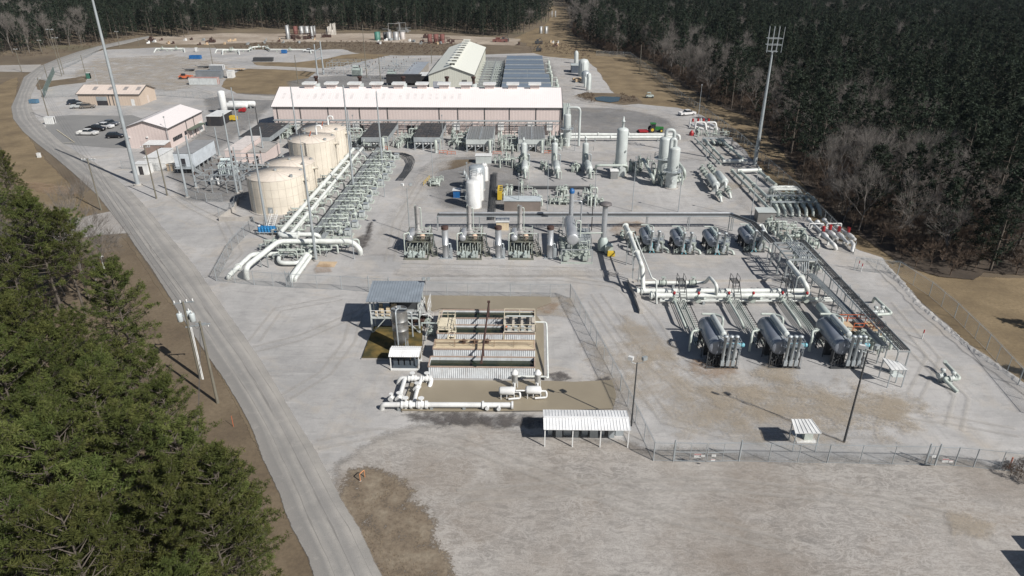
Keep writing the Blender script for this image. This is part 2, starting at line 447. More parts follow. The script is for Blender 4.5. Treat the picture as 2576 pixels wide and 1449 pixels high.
def road_(n, b):
    v = gpos(n)
    ac, al = (n.nodes.new('ShaderNodeAttribute') for _ in (0, 1)); ac.attribute_name = 'across'; al.attribute_name = 'along'
    cb = n.nodes.new('ShaderNodeCombineXYZ'); n.links.new(math_(n, 'MULTIPLY', ac.outputs['Fac'], 6.0), cb.inputs[0]); n.links.new(math_(n, 'MULTIPLY', al.outputs['Fac'], .035), cb.inputs[1])
    wob = math_(n, 'ADD', ac.outputs['Fac'], math_(n, 'MULTIPLY', math_(n, 'SUBTRACT', noise_(n, cb.outputs[0], 1.0, 4), .5), .22))
    c = ramp(n, wob, [(0, (.25, .24, .225)), (.16, (.22, .215, .205)), (.27, (.345, .33, .305)), (.42, (.25, .245, .235)), (.55, (.355, .34, .315)), (.68, (.27, .262, .25)), (.85, (.38, .362, .335)), (1, (.34, .325, .30))])
    c = mixc(n, ramp(n, noise_(n, v, .18, 6, .65), [(.35, .55), (.6, 0)]), c, (.20, .196, .188))
    c = mixc(n, ramp(n, noise_(n, v, .7, 5, .7), [(.55, 0), (.75, .4)]), c, (.40, .38, .35))
    for ps in (.30, .62, .9):
        c = mixc(n, math_(n, 'MULTIPLY', math_(n, 'LESS_THAN', math_(n, 'ABSOLUTE', math_(n, 'SUBTRACT', wob, ps)), .006), .5), c, (.12, .115, .11))
    c = mixc(n, ramp(n, noise_(n, v, 11, 2, .8), [(.3, .3), (.55, 0)]), c, (.11, .11, .105))
    n.links.new(c, b.inputs['Base Color']); bump(n, b, noise_(n, v, 14, 3, .7), .3, .02)
ROADM = sheetmat('worn_asphalt', road_, .9, .8, .25)
def asph_(n, b):
    v = gpos(n)
    c = mixc(n, noise_(n, v, .12, 5, .6), (.16, .16, .158), (.25, .248, .24))
    c = mixc(n, ramp(n, noise_(n, v, .5, 5, .6, 1), [(.55, 0), (.75, .5)]), c, (.26, .25, .23))
    n.links.new(c, b.inputs['Base Color'])
ASPH = sheetmat('parking_asphalt', asph_, .3)
def stain_(col, amt=1.0):
    def f(n, b):
        v = gpos(n); c = mixc(n, noise_(n, v, .8, 6, .7), tuple(x * .6 for x in col), tuple(min(1, x * 1.3) for x in col)); n.links.new(c, b.inputs['Base Color'])
    return f
CLAY = sheetmat('orange_clay', stain_((.36, .25, .165)), 2.6, .45, .5, .42)
SANDY = sheetmat('sandy_patch', stain_((.42, .36, .28)), 2.8, .22, .5, .5)
SOOT = sheetmat('oil_stain', stain_((.10, .09, .085)), 2.4, .7, .5, .8)
def wet_(n, b):
    v = gpos(n)
    c = mixc(n, noise_(n, v, .25, 6, .6), (.22, .19, .14), (.31, .27, .20)); n.links.new(c, b.inputs['Base Color'])
WET = sheetmat('wet_concrete', wet_, .3); 
for nd in WET.node_tree.nodes:
    if nd.type == 'BSDF_PRINCIPLED': nd.inputs['Roughness'].default_value = .35
def moss_(n, b):
    v = gpos(n); c = mixc(n, ramp(n, noise_(n, v, .5, 6, .6), [(.4, 0), (.6, 1)]), (.045, .04, .012), (.16, .11, .03)); n.links.new(c, b.inputs['Base Color'])
MOSS = sheetmat('mossy_slab', moss_, .3)

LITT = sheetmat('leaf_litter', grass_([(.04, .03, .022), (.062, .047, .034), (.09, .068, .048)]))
VERGE = sheetmat('weedy_verge', grass_([(.13, .10, .07), (.20, .16, .115), (.28, .24, .18)], .5), 1.8, .5, .3)
# far tan fields first, then the yard, then road
sheet('far_field', [(1020, 16), (1100, 12), (1300, 14), (1470, 16), (1462, 26), (1440, 30), (1300, 30), (1060, 26)], DRY, 6)
sheet('pipeline_clearing', [(1395, 30), (1455, 24), (1442, 60), (1440, 92), (1500, 120), (1600, 145), (1730, 215), (1790, 262), (1895, 300), (1990, 400), (2040, 490), (2130, 575), (2260, 655), (2360, 700), (2576, 705), (2576, 1100), (2300, 900), (2140, 690), (1940, 480), (1760, 330), (1500, 290), (1400, 250), (1330, 160), (1330, 108), (1290, 100), (1380, 60)], DRY, 3, .6, 6)
sheet('roadside_grass', [(-40, 330), (0, 200), (25, 196), (60, 180), (28, 240), (20, 275), (45, 340), (100, 390), (200, 500), (290, 590), (380, 720), (470, 850), (560, 990), (680, 1220), (760, 1400), (800, 1500), (-60, 1500), (-300, 900)], BROWNG, 1.5, .3, 5)
sheet('roadside_grass', [(-60, 330), (0, 215), (40, 195), (30, 290), (90, 385), (180, 480), (240, 545), (130, 560), (60, 480), (0, 350)], DRY, 1.5, .3, 4)
sheet('old_plant_ground', [(370, 98), (400, 93), (560, 84), (760, 86), (960, 84), (1180, 92), (1300, 98), (1290, 116), (1100, 118), (900, 108), (640, 108), (420, 112)], sheetmat('sandy_track', gravel_((.44, .38, .31), (.27, .22, .17), (.38, .30, .22), False), 1.6, .2), 4, 1, 6)
yard = [(951, 1500), (926, 1399), (894, 1327), (851, 1252), (829, 1187), (784, 1102), (700, 985), (644, 899), (580, 810), (512, 724), (487, 674), (425, 600), (362, 522), (250, 420), (155, 362), (120, 330), (82, 292), (72, 262), (82, 212), (100, 182), (160, 160), (212, 142), (262, 126),
        (390, 120), (644, 122), (791, 126), (860, 124), (900, 134), (1000, 140), (1150, 140), (1340, 134), (1365, 142), (1470, 152), (1495, 172), (1513, 200), (1538, 235), (1600, 262), (1700, 272), (1762, 290), (1850, 362), (1945, 470), (2010, 540), (2100, 605), (2160, 632), (2207, 650), (2250, 700), (2300, 762), (2369, 822), (2427, 875), (2507, 930), (2590, 992), (2620, 1500)]
sheet('gravel_yard', yard, GRAV, 1.6, .4, 4)
sheet('gravel_field', [(870, 1185), (1000, 1110), (1200, 1085), (1330, 1125), (1580, 1150), (1640, 1172), (2000, 1180), (2300, 1186), (2520, 1200), (2620, 1215), (2640, 1500), (951, 1500), (900, 1340)], GRAVN, 3.5, .8, 3)
sheet('grass_patch', [(868, 1215), (885, 1190), (930, 1190), (985, 1205), (1010, 1240), (1040, 1290), (1060, 1320), (1066, 1350), (1098, 1400), (1110, 1449), (1120, 1500), (975, 1500), (935, 1400), (900, 1330), (872, 1270)], VERGE, 2.4, .5, 1.5, inner=.95)
sheet('grass_patch', [(565, 218), (575, 198), (602, 180), (640, 169), (720, 170), (790, 180), (760, 205), (742, 222), (688, 238), (645, 240), (605, 234)], DRY, 2, .5, 5)
sheet('grass_patch', [(640, 157), (744, 158), (820, 149), (862, 139), (930, 133), (985, 137), (905, 155), (855, 166), (795, 172), (650, 164)], DRY, 2, .5, 5)
sheet('brush_ground', [(560, 126), (640, 124), (780, 126), (860, 122), (900, 132), (1000, 139), (1150, 138), (1330, 132), (1340, 118), (1200, 112), (900, 106), (660, 107), (540, 112)], BROWNG, 3, .8, 5)
sheet('grass_patch', [(90, 200), (120, 205), (165, 200), (222, 190), (210, 207), (150, 214), (120, 220), (100, 226)], BROWNG, 1.5, .5, 4)
sheet('track', [(0, 165), (100, 163), (85, 181), (0, 180), (-60, 180), (-60, 165)], GRAVW, 1.5, .3, 4)
sheet('driveway', [(-80, 620), (60, 575), (225, 545), (282, 533), (325, 585), (245, 590), (120, 612), (-80, 690)], GRAVW, 1.0, .3, 3)
sheet('dark_yard', [(120, 295), (180, 290), (300, 292), (330, 290), (360, 300), (330, 335), (350, 372), (280, 372), (160, 362), (118, 330)], ASPH, .5)
sheet('dark_yard', [(520, 250), (600, 236), (690, 240), (640, 300), (560, 360), (500, 400), (430, 400), (520, 330), (545, 290)], GRAVD, 3.5, .4, 4, inner=1.0)
sheet('dark_yard', [(1400, 275), (1500, 272), (1590, 280), (1650, 290), (1690, 320), (1660, 334), (1560, 336), (1415, 334)], GRAVD, 4, .4, 4, inner=1.0)
sheet('dark_yard', [(1120, 400), (1180, 395), (1300, 420), (1300, 520), (1130, 520), (1100, 470), (1080, 430)], GRAVD, 4.5, .4, 4, inner=1.0)
sheet('dark_yard', [(735, 205), (800, 195), (900, 190), (1075, 200), (1075, 232), (900, 232), (740, 225)], GRAVD, 4, .4, 4, inner=1.0)
sheet('dark_yard', [(1225, 145), (1375, 145), (1400, 225), (1210, 228)], GRAVD, 4, .4, 4, inner=1.0)
sheet('dark_yard', [(440, 420), (560, 400), (640, 430), (610, 500), (480, 500)], GRAVD, 4, .4, 4, inner=1.0)
sheet('grass_patch', [(1100, 415), (1130, 405), (1190, 402), (1160, 418), (1110, 430)], BROWNG, 1, .3, 3)
sheet('grass_patch', [(1445, 243), (1475, 234), (1540, 236), (1600, 246), (1610, 260), (1560, 264), (1480, 258)], BROWNG, 1.5, .4, 3)
# tyre-worn pale lanes
sheet('track', [(1060, 440), (1130, 380), (1260, 378), (1400, 385), (1700, 392), (1760, 380), (1690, 300), (1560, 270), (1430, 256), (1400, 240), (1402, 175), (1350, 140), (1425, 150), (1436, 240), (1500, 258), (1640, 276), (1740, 310), (1840, 410), (1930, 520), (1890, 530), (1840, 450), (1760, 400), (1600, 405), (1250, 395), (1140, 395), (1080, 450), (1010, 560), (985, 640), (930, 640), (990, 560)], GRAVW, 3.5, .3, 4, inner=.9)
sheet('track', [(580, 236), (690, 244), (780, 240), (780, 250), (660, 252), (560, 246)], GRAVW, 1.5, .4, 3)
sheet('track', [(590, 166), (700, 168), (860, 176), (1000, 150), (1180, 140), (1180, 146), (1010, 158), (870, 186), (700, 174), (600, 172)], GRAVW, 2, .4, 4)
L_ = [(799, 1449), (784, 1404), (761, 1362), (729, 1299), (714, 1249), (666, 1149), (644, 1085), (612, 1024), (570, 955), (532, 900), (500, 852), (455, 785), (425, 735), (385, 672), (350, 625), (325, 587), (282, 532), (250, 492), (190, 437), (140, 395), (97, 362), (62, 332), (37, 300), (31, 270), (47, 232), (62, 195), (100, 168), (150, 147), (200, 130), (250, 116), (325, 100), (375, 91)]
R_ = [(375, 95), (325, 108), (255, 123), (212, 142), (160, 160), (110, 182), (90, 212), (76, 240), (76, 270), (88, 298), (120, 330), (155, 362), (250, 420), (325, 482), (362, 522), (425, 600), (487, 674), (530, 738), (585, 815), (644, 899), (690, 975), (740, 1060), (784, 1130), (829, 1215), (860, 1275), (894, 1327), (926, 1399), (951, 1449), (975, 1500)]
def strip(name, L, R_, mat, n=220):
    """road ribbon with attributes across (0-1) and along (metres)"""
    def res(P, k):
        P = [G(*p) for p in P]; D = [0]
        for a, b in zip(P, P[1:]): D.append(D[-1] + (b - a).length)
        out = []; j = 0
        for i in range(k):
            d = D[-1] * i / (k - 1)
            while j < len(P) - 2 and D[j + 1] < d: j += 1
            out.append(P[j].lerp(P[j + 1], (d - D[j]) / max(1e-6, D[j + 1] - D[j])))
        return out
    A, B = res(L, n), res(R_, n); ZS[0] += .004; z = ZS[0]; W_ = [-.12, 0, .2, .4, .6, .8, 1, 1.12]; vs = []; ac = []; al = []; ed = []; d = 0
    for i in range(n):
        if i: d += (A[i] - A[i - 1]).length
        for k in W_: q = A[i].lerp(B[i], k); vs.append((q.x, q.y, z)); ac.append(k); al.append(d); ed.append(-.6 if k < 0 or k > 1 else 1.6)
    m = len(W_); me = bpy.data.meshes.new(name); me.from_pydata(vs, [], [(i * m + j, (i + 1) * m + j, (i + 1) * m + j + 1, i * m + j + 1) for i in range(n - 1) for j in range(m - 1)])
    for nm, da in (('across', ac), ('along', al), ('edge', ed)): at = me.attributes.new(nm, 'FLOAT', 'POINT'); at.data.foreach_set('value', da)
    me.materials.append(mat); o = bpy.data.objects.new(name, me); COL.objects.link(o); o['kind'] = 'structure'; return o
strip('road', [(815, 1500)] + L_, [(975, 1500)] + R_[::-1][1:], ROADM)
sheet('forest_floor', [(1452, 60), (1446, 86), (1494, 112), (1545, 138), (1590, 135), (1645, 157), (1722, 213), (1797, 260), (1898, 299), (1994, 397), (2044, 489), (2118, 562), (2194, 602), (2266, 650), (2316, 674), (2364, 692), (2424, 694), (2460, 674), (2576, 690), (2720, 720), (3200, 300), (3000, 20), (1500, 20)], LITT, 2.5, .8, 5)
sheet('gravel_windrow', [(2180, 655), (2225, 665), (2268, 712), (2310, 764), (2369, 814), (2427, 866), (2507, 920), (2590, 984), (2590, 1000), (2507, 938), (2427, 884), (2369, 830), (2305, 778), (2255, 722), (2215, 684)], GRAVW, .7, .3, 1.5)
RUT = sheetmat('wheel_ruts', lambda n, b: n.links.new(mixc(n, noise_(n, gpos(n), .6, 5, .7), (.52, .50, .46), (.40, .375, .34)), b.inputs['Base Color']), 2.6, .16, .5, .28)
_n = RUT.node_tree; _r = [x for x in _n.nodes if x.type == 'MIX_SHADER'][0]; _a = _n.nodes.new('ShaderNodeAttribute'); _a.attribute_name = 'across'
_k = math_(_n, 'ABSOLUTE', math_(_n, 'SUBTRACT', math_(_n, 'ABSOLUTE', math_(_n, 'SUBTRACT', _a.outputs['Fac'], .5)), .3)); _k = ramp(_n, _k, [(.04, 1), (.14, 0)]); _l = _r.inputs[0].links[0].from_socket; _n.links.new(math_(_n, 'MULTIPLY', _l, _k), _r.inputs[0])
def lane(pts, w=2.6):
    P = [G(*p) for p in pts]; L, R_ = [], []
    for i, p in enumerate(P): d = (P[min(i + 1, len(P) - 1)] - P[max(i - 1, 0)]).normalized() * w / 2; L.append(PX(p + Vector((-d.y, d.x, 0)))); R_.append(PX(p + Vector((d.y, -d.x, 0))))
    strip('track', L, R_, RUT, 60)
for P_ in ([(640, 880), (760, 850), (900, 790), (1000, 720), (1050, 700), (1400, 700), (1560, 720), (1640, 800), (1700, 900), (1800, 980), (2100, 1020), (2400, 1060), (2560, 1090)], [(720, 1000), (820, 940), (880, 860), (900, 780)], [(800, 1120), (950, 1090), (1150, 1110), (1330, 1180), (1600, 1280), (2000, 1380)], [(1470, 760), (1560, 900), (1680, 1060), (1850, 1100), (2200, 1090)],
        [(1500, 740), (1600, 880), (1740, 1000), (2000, 1040), (2300, 1000), (2350, 900), (2230, 760)], [(530, 700), (600, 640), (560, 560), (480, 520), (420, 480)], [(640, 860), (700, 780), (860, 750)], [(980, 660), (1000, 560), (1060, 460), (1130, 400)], [(1010, 668), (1200, 672), (1480, 680)], [(1940, 700), (2100, 760), (2300, 880), (2420, 1000), (2400, 1080)],
        [(300, 180), (420, 200), (560, 245), (680, 250)], [(250, 160), (400, 150), (560, 150), (700, 168)], [(1150, 1250), (1400, 1230), (1800, 1220), (2200, 1260), (2500, 1330)]): lane(P_)
# rubble berm along the right edge of the yard
P_ = [G(*q) for q in [(2170, 650), (2225, 668), (2266, 712), (2309, 766), (2369, 816), (2427, 868), (2507, 922), (2600, 990)]]; rb = random.Random(3); vs = []; fs = []; nn_ = 0
for a, b_ in zip(P_, P_[1:]):
    L = (b_ - a).length; d = (b_ - a) / L; s_ = Vector((d.y, -d.x, 0)); k = int(L / .45)
    for i in range(k):
        q = a.lerp(b_, i / k) + s_ * rb.uniform(-.15, .15)
        for o_, h_ in ((-.75, 0), (-.4, .14), (0, .22), (.4, .15), (.8, 0)): vs.append(tuple(q + s_ * o_ + Vector((0, 0, (h_ * rb.uniform(.55, 1.3) if h_ else -.02) + (.03 if h_ else 0)))))
        nn_ += 1
for i in range(nn_ - 1):
    for j in range(4): fs.append((i * 5 + j, i * 5 + j + 1, i * 5 + 6 + j, i * 5 + 5 + j))
me = bpy.data.meshes.new('gravel_berm'); me.from_pydata(vs, [], fs); me.materials.append(paint('berm_rubble', (.37, .365, .355), .95, amt=.5, scale=2, streak=False)); o = bpy.data.objects.new('gravel_berm', me); COL.objects.link(o); o['kind'] = 'structure'
for P_ in ([(250, 150), (420, 140), (560, 160), (560, 200), (440, 225), (260, 215), (200, 185)], [(1500, 880), (1700, 960), (2100, 990), (2300, 1040), (2000, 1080), (1700, 1060), (1560, 980)]): sheet('stained_ground', P_, SANDY, 8, .5, 5, inner=.6)
# stains and wear
for P_, mt_, ft in ([[(1560, 562), (1600, 560), (1620, 568), (1612, 592), (1570, 598), (1545, 585)], CLAY, .8],
                    [[(1745, 912), (1800, 910), (1842, 918), (1846, 940), (1790, 948), (1740, 935)], CLAY, 1.0], [[(1930, 925), (1990, 930), (1985, 955), (1900, 950)], SANDY, 1.2],
                    [[(1075, 750), (1435, 752), (1430, 800), (1300, 778), (1090, 785)], SANDY, .8], [[(1125, 757), (1330, 757), (1400, 770), (1380, 790), (1350, 772), (1130, 772)], CLAY, .7],
                    [[(1790, 990), (2000, 1000), (2300, 1020), (2200, 1060), (1950, 1040), (1800, 1020)], SANDY, 2.5], [[(1570, 800), (1650, 850), (1700, 920), (1640, 900), (1590, 850)], SANDY, 1.5],
                    [[(2390, 1312), (2440, 1305), (2490, 1322), (2450, 1350), (2400, 1345)], SANDY, .8], [[(1385, 945), (1410, 940), (1440, 955), (1400, 962)], SOOT, .5],
                    [[(1020, 1045), (1200, 1050), (1380, 1060), (1340, 1072), (1100, 1064)], SOOT, .9], [[(1500, 960), (1530, 955), (1540, 1030), (1525, 1000)], SOOT, .6],
                    [[(795, 670), (830, 668), (832, 685), (800, 688)], CLAY, .5], [[(905, 600), (925, 590), (935, 560), (925, 610), (905, 640)], SOOT, .7],
                    [[(60, 460), (95, 462), (200, 480), (190, 492), (110, 485)], CLAY, .8], [[(1010, 680), (1500, 684), (1560, 690), (1500, 694), (1000, 692)], GRAVW, 1.0],
                    [[(1900, 410), (1960, 400), (2000, 450), (1950, 430)], CLAY, .8], [[(1820, 455), (1870, 470), (1830, 480)], SANDY, .6]):
    sheet('stained_ground', P_, mt_, ft * 1.8, .2, 1.2, inner=.8)
# pond
m, n, b, o = nodes('pond_water'); b.inputs['Base Color'].default_value = (.03, .05, .06, 1); b.inputs['Roughness'].default_value = .08
o_ = sheet('water', [(1497, 247), (1515, 244), (1560, 246), (1555, 256), (1535, 259), (1502, 254)], WET, .2); o_.data.materials[0] = m
# painted lines on the car park
lm = sheetmat('faded_line_paint', stain_((.55, .5, .38)), .5)
for a, b_ in (((143, 328), (188, 360)), ((188, 360), (160, 362))):
    p, q = G(*a), G(*b_); d = (q - p).normalized() * .09; nn = Vector((-d.y, d.x, 0))
    sheet('painted_line', [tuple((p + nn).xy), tuple((q + nn).xy), tuple((q - nn).xy), tuple((p - nn).xy)], lm, .04, world=True)
# concrete strips and slabs (real slabs, 5-15 cm high)
def slabs(name, label, px, z, mat=CONC, cat='slab'):
    P = [G(*p) for p in px]; mb = MB(); P2 = [(p.x, p.y) for p in P]
    ar = sum(P2[i][0] * P2[(i + 1) % len(P2)][1] - P2[(i + 1) % len(P2)][0] * P2[i][1] for i in range(len(P2)))
    if ar < 0: P2.reverse()
    mb.prism(P2, -.05, z); return solo(name, label, cat, mb, mat)
# ================================================================ TREES
def leafmat(name, a, b_, c_):
    m, n, b, o = nodes(name)
    oi = n.nodes.new('ShaderNodeObjectInfo')
    f = noise_(n, gpos(n), .45, 4, .65)
    c = ramp(n, f, [(.3, a), (.5, b_), (.72, c_)])
    hs = n.nodes.new('ShaderNodeHueSaturation'); n.links.new(c, hs.inputs['Color'])
    n.links.new(math_(n, 'ADD', math_(n, 'MULTIPLY', oi.outputs['Random'], .55), .72), hs.inputs['Value'])
    n.links.new(math_(n, 'ADD', math_(n, 'MULTIPLY', oi.outputs['Random'], .03), .485), hs.inputs['Hue'])
    n.links.new(hs.outputs[0], b.inputs['Base Color']); b.inputs['Roughness'].default_value = .75
    b.inputs['Specular IOR Level'].default_value = .15
    tr = n.nodes.new('ShaderNodeBsdfTranslucent'); n.links.new(hs.outputs[0], tr.inputs[0])
    mx = n.nodes.new('ShaderNodeMixShader'); mx.inputs[0].default_value = .22
    n.links.new(b.outputs[0], mx.inputs[1]); n.links.new(tr.outputs[0], mx.inputs[2]); n.links.new(mx.outputs[0], o.inputs[0])
    return m
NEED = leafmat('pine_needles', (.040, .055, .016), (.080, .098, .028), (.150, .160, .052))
NEEDD = leafmat('shade_toned_pine_needles', (.016, .025, .018), (.031, .043, .029), (.053, .067, .042))  # darker copy of the needles: the woods' shade put into their colour
BARK = paint('pine_bark', (.10, .085, .07), .95, amt=.3, streak=False)
TWIG = paint('bare_bark', (.17, .155, .14), .9, amt=.25, dirt=(.07, .055, .045), streak=False)
TWIGD = paint('brown_twigs', (.125, .09, .065), .95, amt=.3, streak=False)
def stick(mb, a, b, r0, r1, n=3):
    d = b - a
    if d.length < 1e-4: return
    u, w_ = ortho(d); vs = []
    for q, r in ((a, r0), (b, r1)):
        for k in range(n):
            t = 2 * math.pi * k / n; vs.append(q + u * (r * math.cos(t)) + w_ * (r * math.sin(t)))
    mb.add(vs, [(k, (k + 1) % n, n + (k + 1) % n, n + k) for k in range(n)], n > 3)
def tuft(mb, c, rnd, L, k, wd, up=.25):
    for i in range(k):
        d = Vector((rnd.gauss(0, 1), rnd.gauss(0, 1), rnd.gauss(0, .8) + up)).normalized()
        s_ = d.cross(Vector((rnd.gauss(0, 1), rnd.gauss(0, 1), rnd.gauss(0, 1)))).normalized() * wd
        e = c + d * L * rnd.uniform(.7, 1.15); m_ = c + d * L * .45
        mb.add([c, m_ + s_, e, m_ - s_], [(0, 1, 2, 3)])
def pine(seed, H=19, base=.42, rad=3.6, limbs=34, tw=6, tuft_k=8, tL=.42, twd=.035, near=True):
    rnd = random.Random(seed); tr = MB(); cr = MB()
    pts = []; p = Vector((0, 0, 0)); dx, dy = rnd.uniform(-.02, .02), rnd.uniform(-.02, .02)
    for i in range(9):
        pts.append(p.copy()); p += Vector((dx * H / 8 + rnd.uniform(-.08, .08), dy * H / 8 + rnd.uniform(-.08, .08), H / 8))
    def at(z):
        t = max(0, min(7.999, z / H * 8)); i = int(t); return pts[i].lerp(pts[i + 1], t - i)
    for i in range(8):
        r0 = .24 * (1 - i / 8 * .9); r1 = .24 * (1 - (i + 1) / 8 * .9); stick(tr, pts[i], pts[i + 1], r0, r1, 7 if near else 4)
    lop = rnd.uniform(0, 6.28); az = rnd.uniform(0, 6)
    for i in range(limbs):
        t = (i + rnd.random() * .8) / limbs; z = H * (base + (1 - base) * t * .98)
        prof = (1 - t) ** (.44 if near else .58) * (.45 + .55 * min(1, t * 5 + .3)); az += 2.4 + rnd.uniform(-.5, .5)
        L = rad * prof * rnd.uniform(.62, 1.18) * (1 + .18 * math.cos(az - lop)) + .5
        a = at(z); el = rnd.uniform(-.05, .25) + t * .75
        d = Vector((math.cos(az) * math.cos(el), math.sin(az) * math.cos(el), math.sin(el)))
        b1 = a + d * L * .55; b2 = a + d * L + Vector((0, 0, L * rnd.uniform(.02, .18)))
        if near or i % 3 == 0:
            stick(tr, a, b1, .055, .035, 4 if near else 3); stick(tr, b1, b2, .035, .012, 3)
        for j in range(tw):
            s_ = .38 + .62 * (j + rnd.random()) / tw
            q = a.lerp(b2, s_); sd_ = Vector((-d.y, d.x, 0)) * (rnd.choice((-1, 1)) * L * (1.08 - s_) * rnd.uniform(.2, .55))
            e = q + sd_ + Vector((0, 0, rnd.uniform(-.15, .45))) + d * rnd.uniform(0, .5)
            if near: stick(tr, q, e, .018, .008, 3)
            for h in range(2 if near else 1):
                c = q.lerp(e, rnd.uniform(.55, 1.05)) + Vector((rnd.uniform(-.12, .12), rnd.uniform(-.12, .12), rnd.uniform(-.05, .2)))
                tuft(cr, c, rnd, tL * rnd.uniform(.75, 1.2), tuft_k, twd)
        tuft(cr, b2, rnd, tL, tuft_k, twd)
    for _ in range(4): tuft(cr, at(H) + Vector((rnd.uniform(-.25, .25), rnd.uniform(-.25, .25), rnd.uniform(-.5, .4))), rnd, tL, tuft_k, twd)
    for _ in range(5 if near else 2):      # dead snags on the lower trunk
        z = H * rnd.uniform(.2, base); a = at(z); t_ = rnd.uniform(0, 6.28)
        stick(tr, a, a + Vector((math.cos(t_), math.sin(t_), rnd.uniform(-.1, .3))) * rnd.uniform(.7, 1.8), .03, .01, 3)
    return cr, tr
def bare(seed, H=17, spread=.5, depth=5, twigs=5, fork=.32, r=.17, nb=3):
    rnd = random.Random(seed); tr = MB(); cr = MB()
    def grow(a, d, L, r_, k):
        n_ = 2 if k > 2 else 1; p = a; dd = d.copy()
        for i in range(n_):
            dd = (dd + Vector((rnd.gauss(0, .10), rnd.gauss(0, .10), rnd.gauss(.04, .06)))).normalized()
            q = p + dd * L / n_; (stick(tr, p, q, r_ * (1 - .25 * i), r_ * (1 - .25 * (i + 1)), 5) if k >= depth - 1 else stick(cr, p, q, r_ * (1 - .25 * i), r_ * (1 - .3 * (i + 1)), 3)); p = q
        if k == 0:
            for _ in range(twigs):
                e = p + (dd + Vector((rnd.gauss(0, .6), rnd.gauss(0, .6), rnd.gauss(.15, .5)))).normalized() * L * rnd.uniform(.6, 1.5)
                u = Vector((rnd.gauss(0, 1), rnd.gauss(0, 1), rnd.gauss(0, 1))).cross(e - p).normalized() * .014
                st = p - dd * L * rnd.uniform(0, .8); cr.add([st - u, st + u, e], [(0, 1, 2)])
            return
        for i in range(nb if k < depth else nb + 1):
            t_ = rnd.uniform(0, 6.28); u, w_ = ortho(dd); s_ = spread * rnd.uniform(.55, 1.25) * (.6 if i == 0 else 1)
            nd = (dd + (u * math.cos(t_) + w_ * math.sin(t_)) * s_ + Vector((0, 0, .12))).normalized()
            grow(p - dd * L * rnd.uniform(0, .35), nd, L * rnd.uniform(.62, .86), r_ * rnd.uniform(.45, .62), k - 1)
    grow(Vector((0, 0, 0)), Vector((rnd.uniform(-.04, .04), rnd.uniform(-.04, .04), 1)), H * fork, r, depth)
    return cr, tr
def mk(name, cr, tr, cm, tm):
    a = cr.mesh(name + '_crown'); a.materials.append(cm); b_ = tr.mesh(name + '_trunk'); b_.materials.append(tm)
    j = MB(); j.add(cr.v, cr.f); n0 = len(cr.f); j.add(tr.v, tr.f); jm = j.mesh(name); jm.materials.append(cm); jm.materials.append(tm)
    jm.polygons.foreach_set('material_index', [0] * n0 + [1] * len(tr.f)); jm.update()
    return a, b_, jm
NEARP = [mk('near_pine', *pine(11 + i, H=[18, 16.5, 19.5, 15.5][i], rad=[4.3, 3.9, 4.6, 3.7][i], base=[.38, .36, .42, .3][i], limbs=[52, 48, 54, 44][i], tw=12, tuft_k=10, tL=.40, twd=.032), NEED, BARK) for i in range(4)]
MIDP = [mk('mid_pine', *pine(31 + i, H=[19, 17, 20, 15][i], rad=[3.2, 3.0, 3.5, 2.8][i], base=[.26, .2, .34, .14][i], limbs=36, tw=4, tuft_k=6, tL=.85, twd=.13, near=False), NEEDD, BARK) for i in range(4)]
BARET = [mk('bare_tree', *bare(51 + i, H=[17, 15, 18, 13][i], spread=[.45, .6, .4, .7][i]), TWIG, TWIG) for i in range(4)]
SHRUB = [mk('bare_shrub', *bare(71 + i, H=[5, 3.4][i], spread=.8, depth=4, twigs=4, fork=.16, r=.05, nb=3), TWIGD, TWIGD) for i in range(2)]
def inpoly(x, y, P):
    c = False; j = len(P) - 1
    for i in range(len(P)):
        if (P[i][1] > y) != (P[j][1] > y) and x < (P[j][0] - P[i][0]) * (y - P[i][1]) / (P[j][1] - P[i][1]) + P[i][0]: c = not c
        j = i
    return c
def scatter(P, step, rnd, z=0, margin=90, hgt=18):
    xs = [p[0] for p in P]; ys = [p[1] for p in P]; out = []
    ny = int((max(ys) - min(ys)) / step) + 1
    for j in range(ny):
        y = min(ys) + j * step
        for i in range(int((max(xs) - min(xs)) / step) + 1):
            x = min(xs) + (i + .5 * (j % 2)) * step; a = x + rnd.uniform(-.42, .42) * step; b = y + rnd.uniform(-.42, .42) * step
            if b < 5: continue
            px, py = PX((a, b, 0)); px2, py2 = PX((a, b, hgt))
            if px < -margin or px > 2576 + margin or py2 > 1449 + margin or py < -60: continue
            if inpoly(a, b, P): out.append((a, b))
    return out
def W(poly, z=0): return [tuple(G(x, y, z).xy) for x, y in poly]
rnd = random.Random(5)
def clear_of(L, pts): return [p for p in L if all((p[0] - q[0]) ** 2 + (p[1] - q[1]) ** 2 > q[2] ** 2 for q in pts)]
nearP = W([(-260, 560), (0, 520), (95, 530), (195, 580), (215, 610), (120, 655), (20, 675), (-260, 700)], 11)
nearP2 = W([(-200, 870), (0, 860), (120, 840), (215, 820), (275, 745), (325, 750), (350, 810), (362, 890), (395, 985), (460, 1085), (500, 1180), (570, 1280), (610, 1400), (615, 1600), (300, 1900), (-500, 1900), (-600, 1200)], 11)
NL = scatter(nearP, 5.2, rnd, margin=200) + scatter(nearP2, 4.6, rnd, margin=260)
for q in [(20, 445), (55, 480), (0, 420)]: NL.append(tuple(G(*q, 9).xy))
for q in [(575, 1150), (585, 1215)]: NL.append(tuple(G(*q, 13).xy))
# right-hand wood
edgeR = [(1448, 40), (1436, 66), (1440, 88), (1488, 114), (1540, 140), (1588, 136), (1640, 158), (1716, 214), (1790, 260), (1890, 298), (1986, 397), (2036, 489), (2110, 564), (2186, 604), (2260, 652), (2310, 676), (2360, 696), (2420, 700), (2457, 678), (2576, 698), (2700, 740)]
RW = W(edgeR) + [(330, 90), (520, 260), (760, 860), (40, 860)]
RW = [p for p in RW]
